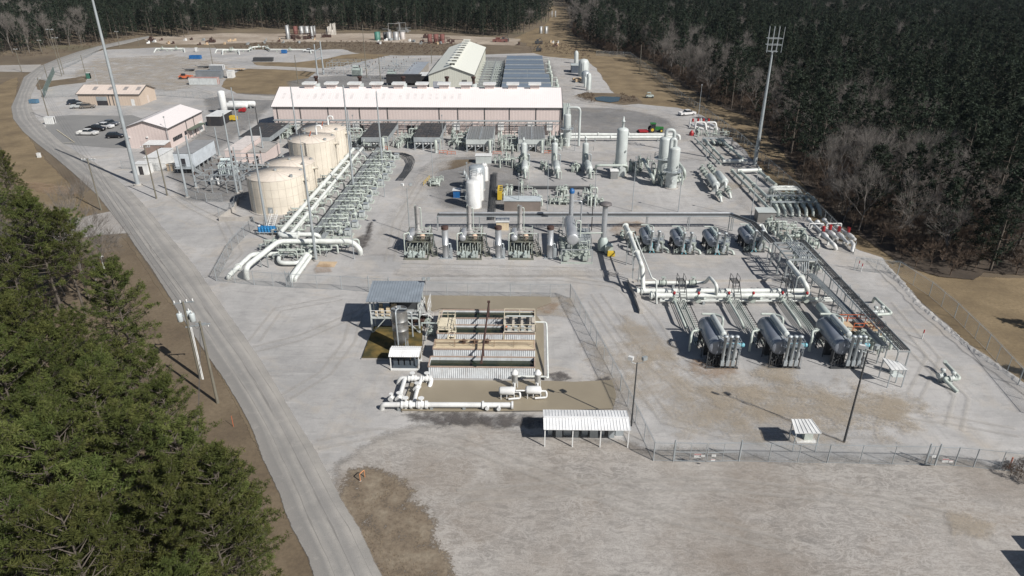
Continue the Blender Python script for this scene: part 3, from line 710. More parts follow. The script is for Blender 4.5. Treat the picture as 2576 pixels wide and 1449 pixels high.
# back-left wood
backL = W([(-60, 150), (0, 143), (87, 137), (125, 128), (250, 110), (375, 84), (388, 95), (470, 95), (487, 80), (600, 74), (706, 73), (861, 78), (940, 78), (1039, 80), (1089, 78), (1144, 85), (1229, 94), (1300, 92), (1350, 68), (1386, 50), (1380, 40), (1280, 34), (1060, 32), (1000, 12)]) + [(-90, 860), (-700, 900), (-640, 420)]
RWD = [tuple(Vector(a).lerp(Vector(b), k / 6)) for a, b in zip(RW[:20], RW[1:21]) for k in range(6)]
LWALL = scatter(backL, 6.4, rnd); RALL = scatter(RW, 5.8, rnd)
farw = scatter([(-90, 860), (-20, 800), (90, 800), (330, 820), (560, 880), (900, 1250), (-800, 1250)], 12, rnd, margin=60)
def dense(x, y, s=.02): return noise.noise(Vector((x * s, y * s, 3.1)))
pines, bares = [], []
for (x, y) in RALL:
    d = dense(x, y, .022); px, py = PX((x, y, 0))
    e = min((x - q[0]) ** 2 + (y - q[1]) ** 2 for q in RWD) ** .5
    pb = .08 + (.38 if e < 32 else 0) + (.35 if d > .25 else 0) - (.25 if d < -.1 else 0)
    (bares if rnd.random() < pb else pines).append((x, y))
for (x, y) in LWALL:
    px, py = PX((x, y, 0)); pb = .5 if px < 230 and dense(x, y, .03) > -.15 else (.42 if py < 45 and dense(x, y, .012) > .1 else .05)
    (bares if rnd.random() < pb else pines).append((x, y))
bares += [(x, y) for x, y in farw if rnd.random() < .75]; pines += [(x, y) for x, y in farw if rnd.random() < .3]
for q in [(230, 670), (205, 690), (195, 655), (255, 655), (60, 740), (30, 690), (100, 735), (150, 700)]: bares.append(tuple(G(*q, 3).xy))
bares = sorted(bares, key=lambda p: p[0] ** 2 + p[1] ** 2); pines = sorted(pines, key=lambda p: p[0] ** 2 + p[1] ** 2)
def tree(name, var, x, y, label, cat, group, sc, rz):
    e = bpy.data.objects.new(name, None); COL.objects.link(e); e.location = (x, y, 0); e.rotation_euler = (0, 0, rz); e.scale = sc; setp(e, label, cat, group)
    for nm, me in (('crown', var[0]), ('trunk', var[1])):
        o = bpy.data.objects.new(nm, me); COL.objects.link(o); o.parent = e
    return e
for x, y in NL:
    s_ = rnd.uniform(.8, 1.08); far = y > 92
    tree('pine_tree', rnd.choice(NEARP), x, y, 'green pine in the near wood left of the road' if not far else 'green pine by the pale driveway left of the road', 'pine tree', 'pines left of the road', (s_, s_, s_ * rnd.uniform(.85, 1.0)) if not far else (s_ * .70,) * 3, rnd.uniform(0, 6.28))
npi = 300 - len(NL)
for x, y in pines[:npi]:
    s_ = rnd.uniform(.8, 1.1); left = x < 0
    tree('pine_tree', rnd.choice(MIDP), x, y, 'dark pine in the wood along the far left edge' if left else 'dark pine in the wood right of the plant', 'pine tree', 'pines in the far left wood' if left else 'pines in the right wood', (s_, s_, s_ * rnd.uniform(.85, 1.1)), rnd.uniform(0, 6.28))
for x, y in ((3000, 930), (3090, 1090)): q = G(x, y); tree('pine_tree', MIDP[1], q.x, q.y, 'pine just outside the right edge, seen by its shadow on the grass', 'pine tree', 'pines at the right edge', (1, 1, 1), x)
nba = 260
for x, y in bares[:nba]:
    s_ = rnd.uniform(.7, 1.05); left = x < 0
    tree('bare_tree', rnd.choice(BARET), x, y, 'leafless grey tree in the woods left of the road' if left else 'leafless grey tree along the right wood', 'bare tree', 'bare trees left of the road' if left else 'bare trees in the right wood', (s_, s_, s_ * rnd.uniform(.85, 1.1)), rnd.uniform(0, 6.28))
def stuff(name, label, cat, pts, variants, smin=.8, smax=1.1):
    me = bpy.data.meshes.new(name); me.from_pydata([(x, y, 0) for x, y in pts], [], [])
    r_ = random.Random(len(pts))
    for an, fn in (('rz', lambda: r_.uniform(0, 6.28)), ('sc', lambda: r_.uniform(smin, smax))):
        a = me.attributes.new(an, 'FLOAT', 'POINT'); a.data.foreach_set('value', [fn() for _ in pts])
    a = me.attributes.new('ix', 'INT', 'POINT'); a.data.foreach_set('value', [r_.randrange(len(variants)) for _ in pts])
    o = bpy.data.objects.new(name, me); COL.objects.link(o); setp(o, label, cat, None, 'stuff')
    ng = bpy.data.node_groups.new(name, 'GeometryNodeTree')
    ng.interface.new_socket('Geometry', in_out='INPUT', socket_type='NodeSocketGeometry'); ng.interface.new_socket('Geometry', in_out='OUTPUT', socket_type='NodeSocketGeometry')
    gi = ng.nodes.new('NodeGroupInput'); go = ng.nodes.new('NodeGroupOutput'); ip = ng.nodes.new('GeometryNodeInstanceOnPoints')
    jn = ng.nodes.new('GeometryNodeJoinGeometry')
    for v in reversed(variants):
        vo = bpy.data.objects.new(v[2].name, v[2]); oi = ng.nodes.new('GeometryNodeObjectInfo'); oi.inputs['Object'].default_value = vo; oi.inputs['As Instance'].default_value = True
        ng.links.new(oi.outputs['Geometry'], jn.inputs[0])
    def attr(nm, ty):
        a = ng.nodes.new('GeometryNodeInputNamedAttribute'); a.data_type = ty; a.inputs[0].default_value = nm; return a.outputs[0]
    cx = ng.nodes.new('ShaderNodeCombineXYZ'); ng.links.new(attr('rz', 'FLOAT'), cx.inputs[2])
    ng.links.new(gi.outputs[0], ip.inputs['Points']); ng.links.new(jn.outputs[0], ip.inputs['Instance']); ip.inputs['Pick Instance'].default_value = True
    ng.links.new(attr('ix', 'INT'), ip.inputs['Instance Index']); ng.links.new(cx.outputs[0], ip.inputs['Rotation']); ng.links.new(attr('sc', 'FLOAT'), ip.inputs['Scale'])
    ng.links.new(ip.outputs[0], go.inputs[0]); md = o.modifiers.new('scatter', 'NODES'); md.node_group = ng
    return o
stuff('pine_wood', 'mass of dark pines filling the woods behind the plant', 'wood', pines[npi:], MIDP, .8, 1.15)
stuff('bare_wood', 'mass of leafless grey trees among the far pines', 'wood', bares[nba:], BARET, .75, 1.1)
br = scatter(W([(560, 126), (640, 124), (780, 126), (860, 122), (900, 132), (1000, 139), (1150, 139), (1200, 124), (1200, 113), (900, 107), (660, 108)]), 3.0, rnd) + scatter(W([(1330, 128), (1450, 145), (1485, 152), (1480, 125), (1400, 110), (1345, 108)]), 3.2, rnd) + scatter(W([(1445, 247), (1490, 238), (1495, 246), (1500, 259), (1560, 262), (1605, 258), (1600, 248), (1560, 242), (1560, 262), (1480, 259)]), 1.6, rnd)
br += scatter(W([(1740, 300), (1790, 300), (1920, 420), (1985, 480), (2070, 560), (2050, 565), (1930, 440), (1850, 372)]), 2.6, rnd) + scatter(W([(0, 142), (80, 145), (250, 118), (370, 92), (370, 84), (250, 108), (90, 136), (0, 140)]), 3.5, rnd)
uw = [p for p in scatter(RW, 2.5, rnd, margin=20, hgt=4) if min((p[0] - q[0]) ** 2 + (p[1] - q[1]) ** 2 for q in RWD) < 34 ** 2]
stuff('undergrowth', 'dark leafless undergrowth inside the edge of the right wood', 'undergrowth', uw, SHRUB, 1.0, 2.3)
br += scatter(W([(2500, 1165), (2576, 1165), (2620, 1240), (2576, 1225), (2530, 1195)]), .8, rnd)
br += scatter(W([(20, 760), (160, 660), (250, 640), (260, 700), (100, 780)]), 2.2, rnd)
stuff('brush', 'low brown leafless scrub along the yard edges', 'brush', br, SHRUB, .35, .8)
# dry weeds in the near verge: tufts of short brown blades
wd_ = MB(); rr = random.Random(9)
WP = W([(880, 1200), (985, 1205), (1040, 1290), (1066, 1350), (1108, 1449), (1130, 1500), (980, 1500), (935, 1400), (890, 1270)])
for x, y in scatter(WP, .38, rr):
    if dense(x, y, .35) < -.05: continue
    for _ in range(5):
        d = Vector((rr.gauss(0, .5), rr.gauss(0, .5), 1)).normalized() * rr.uniform(.08, .28); s_ = Vector((rr.gauss(0, 1), rr.gauss(0, 1), 0)).normalized() * .025
        p = Vector((x + rr.uniform(-.1, .1), y + rr.uniform(-.1, .1), 0)); wd_.add([p - s_, p + s_, p + d], [(0, 1, 2)])
o_ = solo('weeds', 'short dry brown weeds on the verge by the road', 'weeds', wd_, paint('dry_weeds', (.24, .19, .13), .95, streak=False)); o_['kind'] = 'stuff'
# ================================================================ BUILDINGS
PINKW = corrug('pinkish_wall_sheeting', (.62, .53, .50), 0, .9, .6, amt=.15, dirt=(.4, .33, .3), line=.9)
PINKWY = corrug('pinkish_wall_sheeting_side', (.62, .53, .50), 1, .9, .6, amt=.15, dirt=(.4, .33, .3), line=.88)
ROOFW = corrug('white_roof_sheeting', (.74, .69, .68), 0, .6, .5, amt=.12, dirt=(.5, .45, .42), line=.96)
ROOFY = corrug('white_roof_sheeting_cross', (.74, .70, .69), 1, 1.2, .5, amt=.1, dirt=(.5, .45, .42), line=.9)
GREENW = corrug('pale_green_sheeting', (.50, .51, .45), 0, .9, .6, amt=.12, line=.86)
GREENWY = corrug('pale_green_side_sheeting', (.52, .53, .47), 1, 1.6, .6, amt=.12, line=.75)
GREENR = corrug('pale_green_roof', (.70, .71, .64), 1, 1.0, .5, amt=.1, dirt=(.5, .5, .42), line=.93)
TANW = corrug('tan_wall_sheeting', (.52, .43, .35), 0, .9, .65, amt=.2, line=.85)
TANR = corrug('tan_roof_sheeting', (.60, .52, .46), 0, 1.2, .6, amt=.2, line=.92)
TRIM = paint('dark_trim', (.10, .10, .10), .6)
def gable(t, x0, y0, x1, y1, he, hr, axis, wm, rm, wm2=None, ov=.35, roof_t=.12, trim=True):
    """gable hall; ridge runs along axis 0 (x) or 1 (y)"""
    mb = MB(); w2 = MB(); mb2 = MB(); w3 = MB()
    if axis == 0:
        ym = (y0 + y1) / 2
        mb.add([(x0, y0, 0), (x1, y0, 0), (x1, y0, he), (x0, y0, he)], [(0, 1, 2, 3)]); mb2.add([(x0, y1, 0), (x1, y1, 0), (x1, y1, he), (x0, y1, he)], [(3, 2, 1, 0)])
        for x, f in ((x0, (4, 3, 2, 1, 0)), (x1, (0, 1, 2, 3, 4))): (w2 if f[0] == 4 else w3).add([(x, y0, 0), (x, y1, 0), (x, y1, he), (x, ym, hr), (x, y0, he)], [f])
        a = [(x0 - ov, y0 - ov, he - ov * (hr - he) / (ym - y0)), (x1 + ov, y0 - ov, he - ov * (hr - he) / (ym - y0)), (x1 + ov, ym, hr), (x0 - ov, ym, hr)]
        b_ = [(x0 - ov, ym, hr), (x1 + ov, ym, hr), (x1 + ov, y1 + ov, a[0][2]), (x0 - ov, y1 + ov, a[0][2])]
    else:
        xm = (x0 + x1) / 2
        mb.add([(x0, y0, 0), (x0, y1, 0), (x0, y1, he), (x0, y0, he)], [(3, 2, 1, 0)]); mb2.add([(x1, y0, 0), (x1, y1, 0), (x1, y1, he), (x1, y0, he)], [(0, 1, 2, 3)])
        for y, f in ((y0, (0, 1, 2, 3, 4)), (y1, (4, 3, 2, 1, 0))): (w2 if f[0] == 4 else w3).add([(x0, y, 0), (x1, y, 0), (x1, y, he), (xm, y, hr), (x0, y, he)], [f])
        zz = he - ov * (hr - he) / (xm - x0)
        a = [(x0 - ov, y0 - ov, zz), (xm, y0 - ov, hr), (xm, y1 + ov, hr), (x0 - ov, y1 + ov, zz)]
        b_ = [(xm, y0 - ov, hr), (x1 + ov, y0 - ov, zz), (x1 + ov, y1 + ov, zz), (xm, y1 + ov, hr)]
    wl = t.part('wall', mb, wm); t.part('wall', mb2, wm); t.part('end_wall', w2, wm2 or wm); t.part('end_wall', w3, wm2 or wm)
    up = Vector((0, 0, roof_t + .01)); r = MB()
    for q in (a, b_): r.slab([Vector(p) + up for p in q], roof_t)
    rf = t.part('roof', r, rm)
    if trim:
        tm = MB()
        for q in (a, b_):
            q = [Vector(p) + up * .5 for p in q]
            for i in ((0, 1), (1, 2), (3, 0)) if axis == 0 else ((0, 1), (3, 0), (1, 2)):
                p_, q_ = q[i[0]], q[i[1]]
                if abs(p_.z - q_.z) < .01 and abs(p_.z - hr) < .3: continue
                out = Vector((0, 0, 0)); mid = (p_ + q_) / 2
                out = Vector((mid.x - (x0 + x1) / 2, mid.y - (y0 + y1) / 2, 0))
                out = Vector((math.copysign(.06, out.x), 0, 0)) if abs(p_.x - q_.x) < .01 else Vector((0, math.copysign(.06, out.y), 0))
                tm.bar(p_ + out, q_ + out, .16, .2)
        t.part('trim', tm, TRIM)
    return wl, rf
# --- long compressor hall
P0 = G(695, 336); X0, X1, Y0, Y1 = P0.x, G(1409, 335).x, P0.y, P0.y + 19; HE = HG(695, 336, 268)
t = T('compressor_hall', 'long pinkish metal hall with a row of white ridge vents behind the coolers', 'building', (X0, Y0, 0))
wl, rf = gable(t, X0, Y0, X1, Y1, HE, HE + 3.9, 0, PINKW, ROOFW, PINKWY)
pil = [(152, 1), (355, 1), (575, 1), (840, 1), (1140, 1), (1405, 1), (1895, 1), (2072, 1), (2325, 1), (2560, 1)]
for zx, _ in pil:
    x = G(*Q(1, 0, zx, 1120), 4).x; mb = MB(); mb.box(x, Y0 - .06, 0, .28, .1, HE - .15); t.part('downpipe', mb, TRIM)
for xz in (2810, 3040): x = G(*Q(1, 0, xz, 1120), 4).x; mb = MB(); mb.box(x, Y0 - .06, 0, .28, .1, HE - .15); t.part('downpipe', mb, TRIM)
sk = [232, 312, 385, 482, 556, 632, 708, 782, 857, 932, 1088, 1187, 1260, 1335, 1434, 1508, 1583, 1660, 1736, 1810, 1888, 1962, 2038]
slope = math.atan2(3.9, 9.5)
SKY = paint('translucent_rooflight', (.69, .655, .645), .35, amt=0)
for zx in sk:
    x = G(*Q(1, 0, zx, 1000), HE + 2).x; mb = MB(); ya, yb = Y0 + 3.6, Y0 + 6.3
    za = HE + (ya - Y0) * 3.9 / 9.5 + .15; zb = HE + (yb - Y0) * 3.9 / 9.5 + .15
    mb.slab([(x - .45, ya, za), (x + .45, ya, za), (x + .45, yb, zb), (x - .45, yb, zb)], .03); t.part('rooflight', mb, SKY, rf)
for zx in [466, 695, 935, 1165, 1395, 1640, 1868, 2092, 2340, 2576 + 5, 2576 + 232]:
    x = G(*Q(1, 0, zx, 885), HE + 5).x; ym = Y0 + 9.5; zr = HE + 3.9; mb = MB()
    if x > X1: continue
    mb.bb(x - 1.4, ym - .9, zr - .3, x + 1.4, ym + .9, zr + .9); v = t.part('roof_vent', mb, PINKW); m2 = MB()
    m2.bb(x - 1.9, ym - 1.5, zr + 1.0, x + 1.9, ym + 1.5, zr + 1.5); t.part('cowl', m2, WHITE, v)
ch = MB()
for zx in (618, 1055, 1488, 1925, 2190):
    p = G(*Q(1, 0, zx, 905)); x = p.x * (Y1 + 3) / p.y * 1.0
    m_ = MB(); m_.cyl((x, Y1 + 3, 0), (x, Y1 + 3, HE + 3.2), 1.2, n=12); m_.cyl((x, Y1 + 3, HE + 3.2), (x, Y1 + 3, HE + 5.6), .5, n=10)
    tt = T('exhaust_silencer', 'rusty topped exhaust silencer behind the long hall, %s' % ORL[[618, 1055, 1488, 1925, 2190].index(zx)], 'exhaust stack', (x, Y1 + 3, 0), 'exhaust silencers behind the hall')
    b1 = MB(); b1.cyl((x, Y1 + 3, 0), (x, Y1 + 3, HE + 3.0), 1.1, n=14); tt.part('drum', b1, VESSEL)
    b2 = MB(); b2.lathe((x, Y1 + 3, HE + 3.0), (0, 0, 1), [(0, .5), (1.6, .5), (1.65, .75), (2.2, .75)], 12); tt.part('outlet', b2, RUST)
# doors, windows, wall fans under the pipe gallery
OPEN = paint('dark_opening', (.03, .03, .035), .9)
for i, zx in enumerate([410, 560, 890, 1110, 1590, 1780]):
    x = G(*Q(1, 0, zx, 1250), 1.5).x; mb = MB(); mb.box(x, Y0 - .03, .1, 1.6 if i % 2 else 2.2, .05, 2.4); t.part('door', mb, OPEN)
for zx in (468, 785, 1048, 1258, 1735, 2038, 2225, 2470, 2760, 2950):
    x = G(*Q(1, 0, zx, 1230), 2.5).x; mb = MB(); mb.bb(x - .9, Y0 - 1.6, 1.6, x + .9, Y0 - .005, 3.2)
    mb.add([(x - .9, Y0 - 1.6, 3.2), (x + .9, Y0 - 1.6, 3.2), (x + .9, Y0 - .01, 3.6), (x - .9, Y0 - .01, 3.6)], [(0, 1, 2, 3)]); t.part('intake_hood', mb, PINKW if zx % 2 else WHITE)
mb = MB()
for k in range(44):
    x = X0 + 1 + k * 2.0
    mb.bar((x, Y0 - 2.3, 0), (x, Y0 - 2.3, 4.3), .12); mb.bar((x, Y0 - 2.3, 4.25), (x, Y0 - .2, 4.25), .1)
for y, z, r_ in ((-2.3, 4.4, .14), (-1.9, 4.4, .1), (-1.5, 4.42, .16), (-1.0, 4.4, .1), (-2.3, 3.6, .1)): mb.tube([(X0 + .5, Y0 + y, z), (X1 - .5, Y0 + y, z)], r_, 6)
tt = T('pipe_gallery', 'grey pipe gallery along the front of the long hall', 'pipe rack', (X0, Y0 - 2.3, 0)); tt.part('rack', mb, STEEL)
# --- second hall, ridge towards the camera
a = G(1080, 230); b_ = G(1193, 230); HE2 = 6.2; YB = 0
p = G(1222, 128, HE2); YB = G(1222, 119, HE2).y
t = T('compressor_hall', 'pale green metal hall with its gable end facing the long hall', 'building', (a.x, a.y, 0))
wl, rf = gable(t, a.x, a.y, b_.x, YB, HE2, 9.2, 1, GREENWY, GREENR, GREENW)
mb = MB(); k = 0
while a.y + 4 + k * 7 < YB:
    mb.box(b_.x + .08, a.y + 4 + k * 7, 0, .16, .3, HE2 - .3); k += 1
t.part('wall_column', mb, GREENWY)
xm = (a.x + b_.x) / 2
for i in range(10):
    y = a.y + 6 + i * (YB - a.y - 10) / 9; mb = MB(); mb.bb(xm - .9, y - 1.0, 9.0, xm + .9, y + 1.0, 9.9); v = t.part('roof_vent', mb, TRIM)
    m2 = MB(); m2.bb(xm - 1.7, y - 1.7, 9.95, xm + 1.7, y + 1.7, 10.15); t.part('cowl', m2, GREENR, v)
mb = MB(); x = G(*Q(1, 0, 1820, 900), 1.5).x; mb.bb(x - 1.9, a.y - .06, .02, x + 1.9, a.y - .02, 3.8); t.part('roller_door', mb, paint('grey_door', (.30, .32, .36), .6))
mb = MB()
for zx in (2088, 2112): x = G(*Q(1, 0, zx, 840), 3).x; mb.box(x, a.y - .1, 3.6, .9, .18, .8)
t.part('wall_fan', mb, TRIM)
# --- annexe strip with a shiny roof left of the second hall
def boxhut(name, label, cat, px, w, d, h, wm, rm, z0=0, group=None, door=None, rt=.12, ov=.15, rz=0, slope=0.0):
    p = G(*px); t = T(name, label, cat, (p.x, p.y, 0), group)
    x0, y0, x1, y1 = p.x, p.y, p.x + w, p.y + d
    mb = MB(); mb.bb(x0, y0, z0, x1, y1, z0 + h); t.part('wall', mb, wm)
    r = MB(); r.slab([(x0 - ov, y0 - ov, z0 + h + rt + .003), (x1 + ov, y0 - ov, z0 + h + rt + .003), (x1 + ov, y1 + ov, z0 + h + rt + slope), (x0 - ov, y1 + ov, z0 + h + rt + slope)], rt); t.part('roof', r, rm)
    if door:
        m = MB(); m.bb(x0 + door * w - .5, y0 - .05, z0, x0 + door * w + .5, y0 - .005, z0 + 2.1); t.part('door', m, OPEN)
    if z0 > .4:
        m = MB()
        for i in range(int(d / 2.4) + 1):
            for xx in (x0 + .2, x1 - .2): m.box(xx, y0 + .2 + i * (d - .4) / max(1, int(d / 2.4)), 0, .22, .22, z0 - .004)
        t.part('stilts', m, STEEL)
    return t
ALU = paint('shiny_aluminium_roof', (.66, .68, .70), .35, .6, amt=.15)
p_ = Q(1, 0, 1480, 845); yb = G(*Q(1, 0, 1650, 625), 3.6).y; pp = G(*p_)
boxhut('control_annexe', 'long low annexe with shiny roof beside the pale green hall', 'building', p_, G(*Q(1, 0, 1630, 845)).x - pp.x, yb - pp.y, 3.6, paint('annexe_wall', (.34, .32, .29), .7), ALU, door=.4)
boxhut('equipment_hut', 'small pale hut against the left side of the pale green hall', 'hut', Q(1, 0, 1640, 850), 8, 9, 3.4, OPEN, WHITE)
t = boxhut('tank_trailer', 'black boxy trailer parked near the substation', 'trailer', Q(1, 0, 1315, 860), 14, 3, 3.0, BLACK, BLACK, z0=.9)
# --- substation yard: transformers, frames
GREENT = paint('transformer_grey_green', (.42, .48, .46), .5, amt=.2)
def transformer(px, label, s=1.0, mat=GREENT, group='power transformers'):
    p = G(*px); t = T('transformer', label, 'transformer', (p.x, p.y, 0), group)
    mb = MB(); mb.bb(p.x - 2 * s, p.y, .4 * s, p.x + 2 * s, p.y + 2.6 * s, 3.4 * s); t.part('tank', mb, mat)
    f = MB()
    for i in range(8): f.bb(p.x - 1.9 * s + i * .5 * s, p.y - .75 * s, .7 * s, p.x - 1.8 * s + i * .5 * s, p.y - .004, 3.1 * s)
    t.part('radiator', f, mat)
    c = MB(); c.cyl((p.x - 1.5 * s, p.y + .8 * s, 4.1 * s), (p.x + 1.0 * s, p.y + .8 * s, 4.1 * s), .38 * s)
    for xx in (-1.2, .7): c.box(p.x + xx * s, p.y + .8 * s, 3.4 * s, .15, .15, .5 * s)
    t.part('conservator', c, mat)
    b = MB()
    for i in range(3): b.lathe((p.x + (-1.2 + i * 1.2) * s, p.y + 1.9 * s, 3.4 * s), (0, 0, 1), [(0, .16), (.3, .24), (.35, .15), (.65, .24), (.7, .15), (1.1 * s, .08)], 8)
    t.part('bushing', b, RUST); return t
transformer(Q(1, 0, 1015, 770), 'grey green transformer in the far substation, left one', 1.0)
transformer(Q(1, 0, 1365, 800), 'grey green transformer in the far substation beside the black trailer', .9)
transformer(ZF(1135, 815), 'pale transformer with cooling fins behind the cream tanks', .95, paint('pale_transformer', (.62, .70, .70), .5))
transformer(ZF(945, 945), 'small pale transformer in the near substation', .45, WHITE)
def busframe(px, w, d, h, nx, ny, label, seed=1):
    p = G(*px); t = T('bus_structure', label, 'substation frame', (p.x, p.y, 0), 'substation frames'); mb = MB(); s = MB(); r_ = random.Random(seed)
    for i in range(nx):
        for j in range(ny):
            x = p.x + w * i / max(1, nx - 1); y = p.y + d * j / max(1, ny - 1); hh = h * r_.choice((1, .7, .85)); mb.bar((x, y, 0), (x, y, hh), .13)
            s.lathe((x, y, hh), (0, 0, 1), [(0, .1), (.15, .16), (.3, .1), (.45, .16), (.7, .07)], 6)
    for j in range(ny):
        y = p.y + d * j / max(1, ny - 1)
        for z in (h * .7, h): mb.bar((p.x, y, z), (p.x + w, y, z), .12)
    for i in range(nx): x = p.x + w * i / max(1, nx - 1); mb.bar((x, p.y, h * .85), (x, p.y + d, h * .85), .1)
    for i in range(nx * ny): x = p.x + r_.uniform(0, w); y = p.y + r_.uniform(0, d); mb.box(x, y, h * r_.uniform(.3, .6), .5, .4, .5)
    t.part('frame', mb, GALV); t.part('insulators', s, RUST)
busframe(Q(1, 0, 720, 760), 18, 10, 5.5, 6, 3, 'thin steel bus frame left of the far transformer', 1)
busframe(Q(1, 0, 1150, 800), 17, 34, 5, 4, 6, 'long galvanised switchgear frame right of the far transformer', 2)
busframe(ZF(700, 1060), 10, 9, 4.2, 4, 3, 'near substation frame left of the nearest cream tank', 3)
busframe(ZF(1050, 900), 7, 8, 4.8, 3, 3, 'substation frame behind the nearest cream tank', 4)
# --- second cooler bank, pipes beside the second hall
LV = corrug('blue_grey_louvre', (.20, .25, .31), 1, 1.8, .45, .3, line=.3)
x0, x1 = G(*Q(2, 0, 5, 870)).x - 3.5, G(*Q(2, 0, 330, 865)).x; 
ybk = [G(0, Q(2, 0, 0, zy)[1], 5.2).y for zy in (868, 820, 775, 725, 690, 640, 590, 545)]
for i in range(7):
    y0, y1 = ybk[i], ybk[i + 1] - 1.4; t = T('fin_fan_cooler', 'blue grey louvred cooler beside the pale green hall, %s' % ORD[i], 'cooler', ((x0 + x1) / 2, y0, 0), 'coolers beside the pale green hall')
    xa, xb = x0, x1 + (1.5 if i < 3 else 0); mb = MB(); mb.bb(xa, y0, 3.3, xb, y1, 4.9); mb.bar((xa, y0 - .1, 5.3), (xb, y0 - .1, 5.3), .35, .5); t.part('casing', mb, GALV)
    mb = MB(); n_ = 5
    for k in range(n_):
        ya = y0 + (y1 - y0) * k / n_; yb_ = y0 + (y1 - y0) * (k + .9) / n_
        mb.slab([(xa + .1, ya, 5.0), (xb - .1, ya, 5.0), (xb - .1, yb_, 5.35), (xa + .1, yb_, 5.35)], .06)
    t.part('louvres', mb, LV); mb = MB()
    for xx in (xa + .2, (xa + xb) / 2, xb - .2):
        for yy in (y0 + .2, y1 - .2): mb.box(xx, yy, 0, .3, .3, 3.3)
    t.part('legs', mb, STEEL)
    xs = G(*Q(2, 0, 330 + i * -6, 880 - i * 50)).x + 3
    b = T('scrubber', 'pale slim scrubber at the right end of the %s hall-side cooler' % ORD[i], 'vessel', (xb + 2.6, y0 + 1, 0), 'scrubbers at the cooler ends'); m = MB(); m.vessel((xb + 2.6, y0 + 1, 1.2), (xb + 2.6, y0 + 1, 4.6), .55, 10); b.part('shell', m, PIPE)
    m = MB(); m.cyl((xb + 2.6, y0 + 1, 0), (xb + 2.6, y0 + 1, 1.0), .5); m.tube([(xb + 2.6, y0 + 1, 5), (xb + 2.6, y0 + 1, 5.5), (xb + .5, y0 + 1, 5.5)], .15, 6); b.part('piping', m, PIPE)
xl, xr = b_.x + 2.2, x0 - 1
t = T('pipe_rack', 'dense bank of grey pipes between the pale green hall and its coolers', 'pipe rack', (xl, a.y, 0)); mb = MB(); m2 = MB()
for i in range(7): x = xl + 4.0 + i * .75; mb.tube([(x, ybk[0] - 3, 1.6), (x, ybk[-1], 1.6)], .26, 8)
for i in range(26):
    y = ybk[0] + i * (ybk[-1] - ybk[0]) / 26; m2.bar((xl, y, 3.4), (xr, y, 3.4), .14)
    for x in (xl, (xl + xr) / 2, xr): m2.bar((x, y, 0), (x, y, 4.2), .14)
    if i % 2: mb.tube([(xl - 2, y + .5, 2.6), (xr, y + .5, 2.6)], .2, 6)
t.part('pipes', mb, PIPE); t.part('frame', m2, STEEL)
# --- office and shop buildings
o0 = G(*Q(0, 0, 1255, 1400)); c = G(*Q(0, 0, 1690, 1449)); 
A_ = G(431, 374); D_ = G(520, 327)
t = T('office_building', 'pinkish metal office with a broad white gable roof beside the car park', 'building', (A_.x, A_.y, 0))
HEo = HG(431, 374, 323); x0o, x1o, y0o, y1o = G(312, 321, HEo).x, A_.x, A_.y, D_.y
gable(t, x0o, y0o, x1o, y1o, HEo, HEo + 1.9, 1, PINKWY, ROOFY, PINKW)
mb = MB()
for k in range(6): mb.bb(x1o + .01, y0o + 2.0 + k * .95, 1.4, x1o + .06, y0o + 2.8 + k * .95, 2.5)
t.part('window', mb, GLASS); mb = MB(); mb.bb(x1o + .01, y0o + 9.2, 1.5, x1o + .06, y0o + 10.6, 2.6); t.part('window', mb, GLASS)
mb = MB(); mb.bb(x1o + .01, y1o - 3, .05, x1o + .07, y1o - .8, 3.0); t.part('roller_door', mb, WHITE)
for yy in (y0o + 11, y0o + 16): mb = MB(); mb.box(x1o + .08, yy, 0, .15, .2, HEo - .2); t.part('downpipe', mb, TRIM)
mb = MB(); xd = x0o + 4; mb.bb(xd, y0o - .06, 0, xd + 1.1, y0o - .01, 2.2); t.part('door', mb, PINKWY)
for zx, zy in ((1622, 1310), (1532, 1270)):
    p = G(*Q(0, 0, zx, zy), 3.2); mb = MB(); mb.box(p.x, y0o - .15, 3.0, .5, .28, .35); t.part('wall_lamp', mb, WHITE)
boxhut('lean_to', 'brown lean-to with white roof on the front of the pinkish office', 'shed', (366, 390), 5.6, 3.6, 2.7, paint('brown_sheeting', (.27, .20, .17), .7), WHITE, door=.85, slope=.3)
p = G(*Q(0, 0, 1835, 1400)); t = T('patio_canopy', 'flat dark green canopy on thin posts beside the office wall', 'canopy', (p.x, p.y, 0)); mb = MB(); mb.bb(p.x, p.y, 2.6, p.x + 3.6, p.y + 9, 2.75); t.part('roof', mb, paint('canopy_green', (.10, .13, .10), .7)); mb = MB()
for xx in (.2, 3.4):
    for yy in (.2, 4.5, 8.8): mb.box(p.x + xx, p.y + yy, 0, .12, .12, 2.597)
t.part('posts', mb, STEEL)
# tan shop
a = G(205, 264); c1 = G(352, 267); d1 = G(397, 250); a = Vector((a.x, (a.y + c1.y) / 2, 0))
t = T('workshop', 'tan metal workshop with open roller door, cars at its left end', 'building', (a.x, a.y, 0)); HEt = HG(352, 267, 238)
wl, rf = gable(t, a.x, a.y, c1.x, d1.y, HEt, HEt + 2.1, 0, TANW, TANR, TANW)
xo0, xo1 = G(*Q(0, 0, 990, 1060)).x, G(*Q(0, 0, 1098, 1060)).x
mb = MB(); mb.bb(xo0, a.y - .05, .02, xo1, a.y - .01, HEt - .9); t.part('door_opening', mb, OPEN); mb = MB(); mb.bb(xo0, a.y - .09, HEt - 2.3, xo1, a.y - .055, HEt - .9); t.part('roller_door', mb, STEEL)
for zx in (1120, 1160): x = G(*Q(0, 0, zx, 1060)).x; mb = MB(); mb.box(x, a.y - .08, 0, .22, .14, HEt - .15); t.part('downpipe', mb, TRIM)
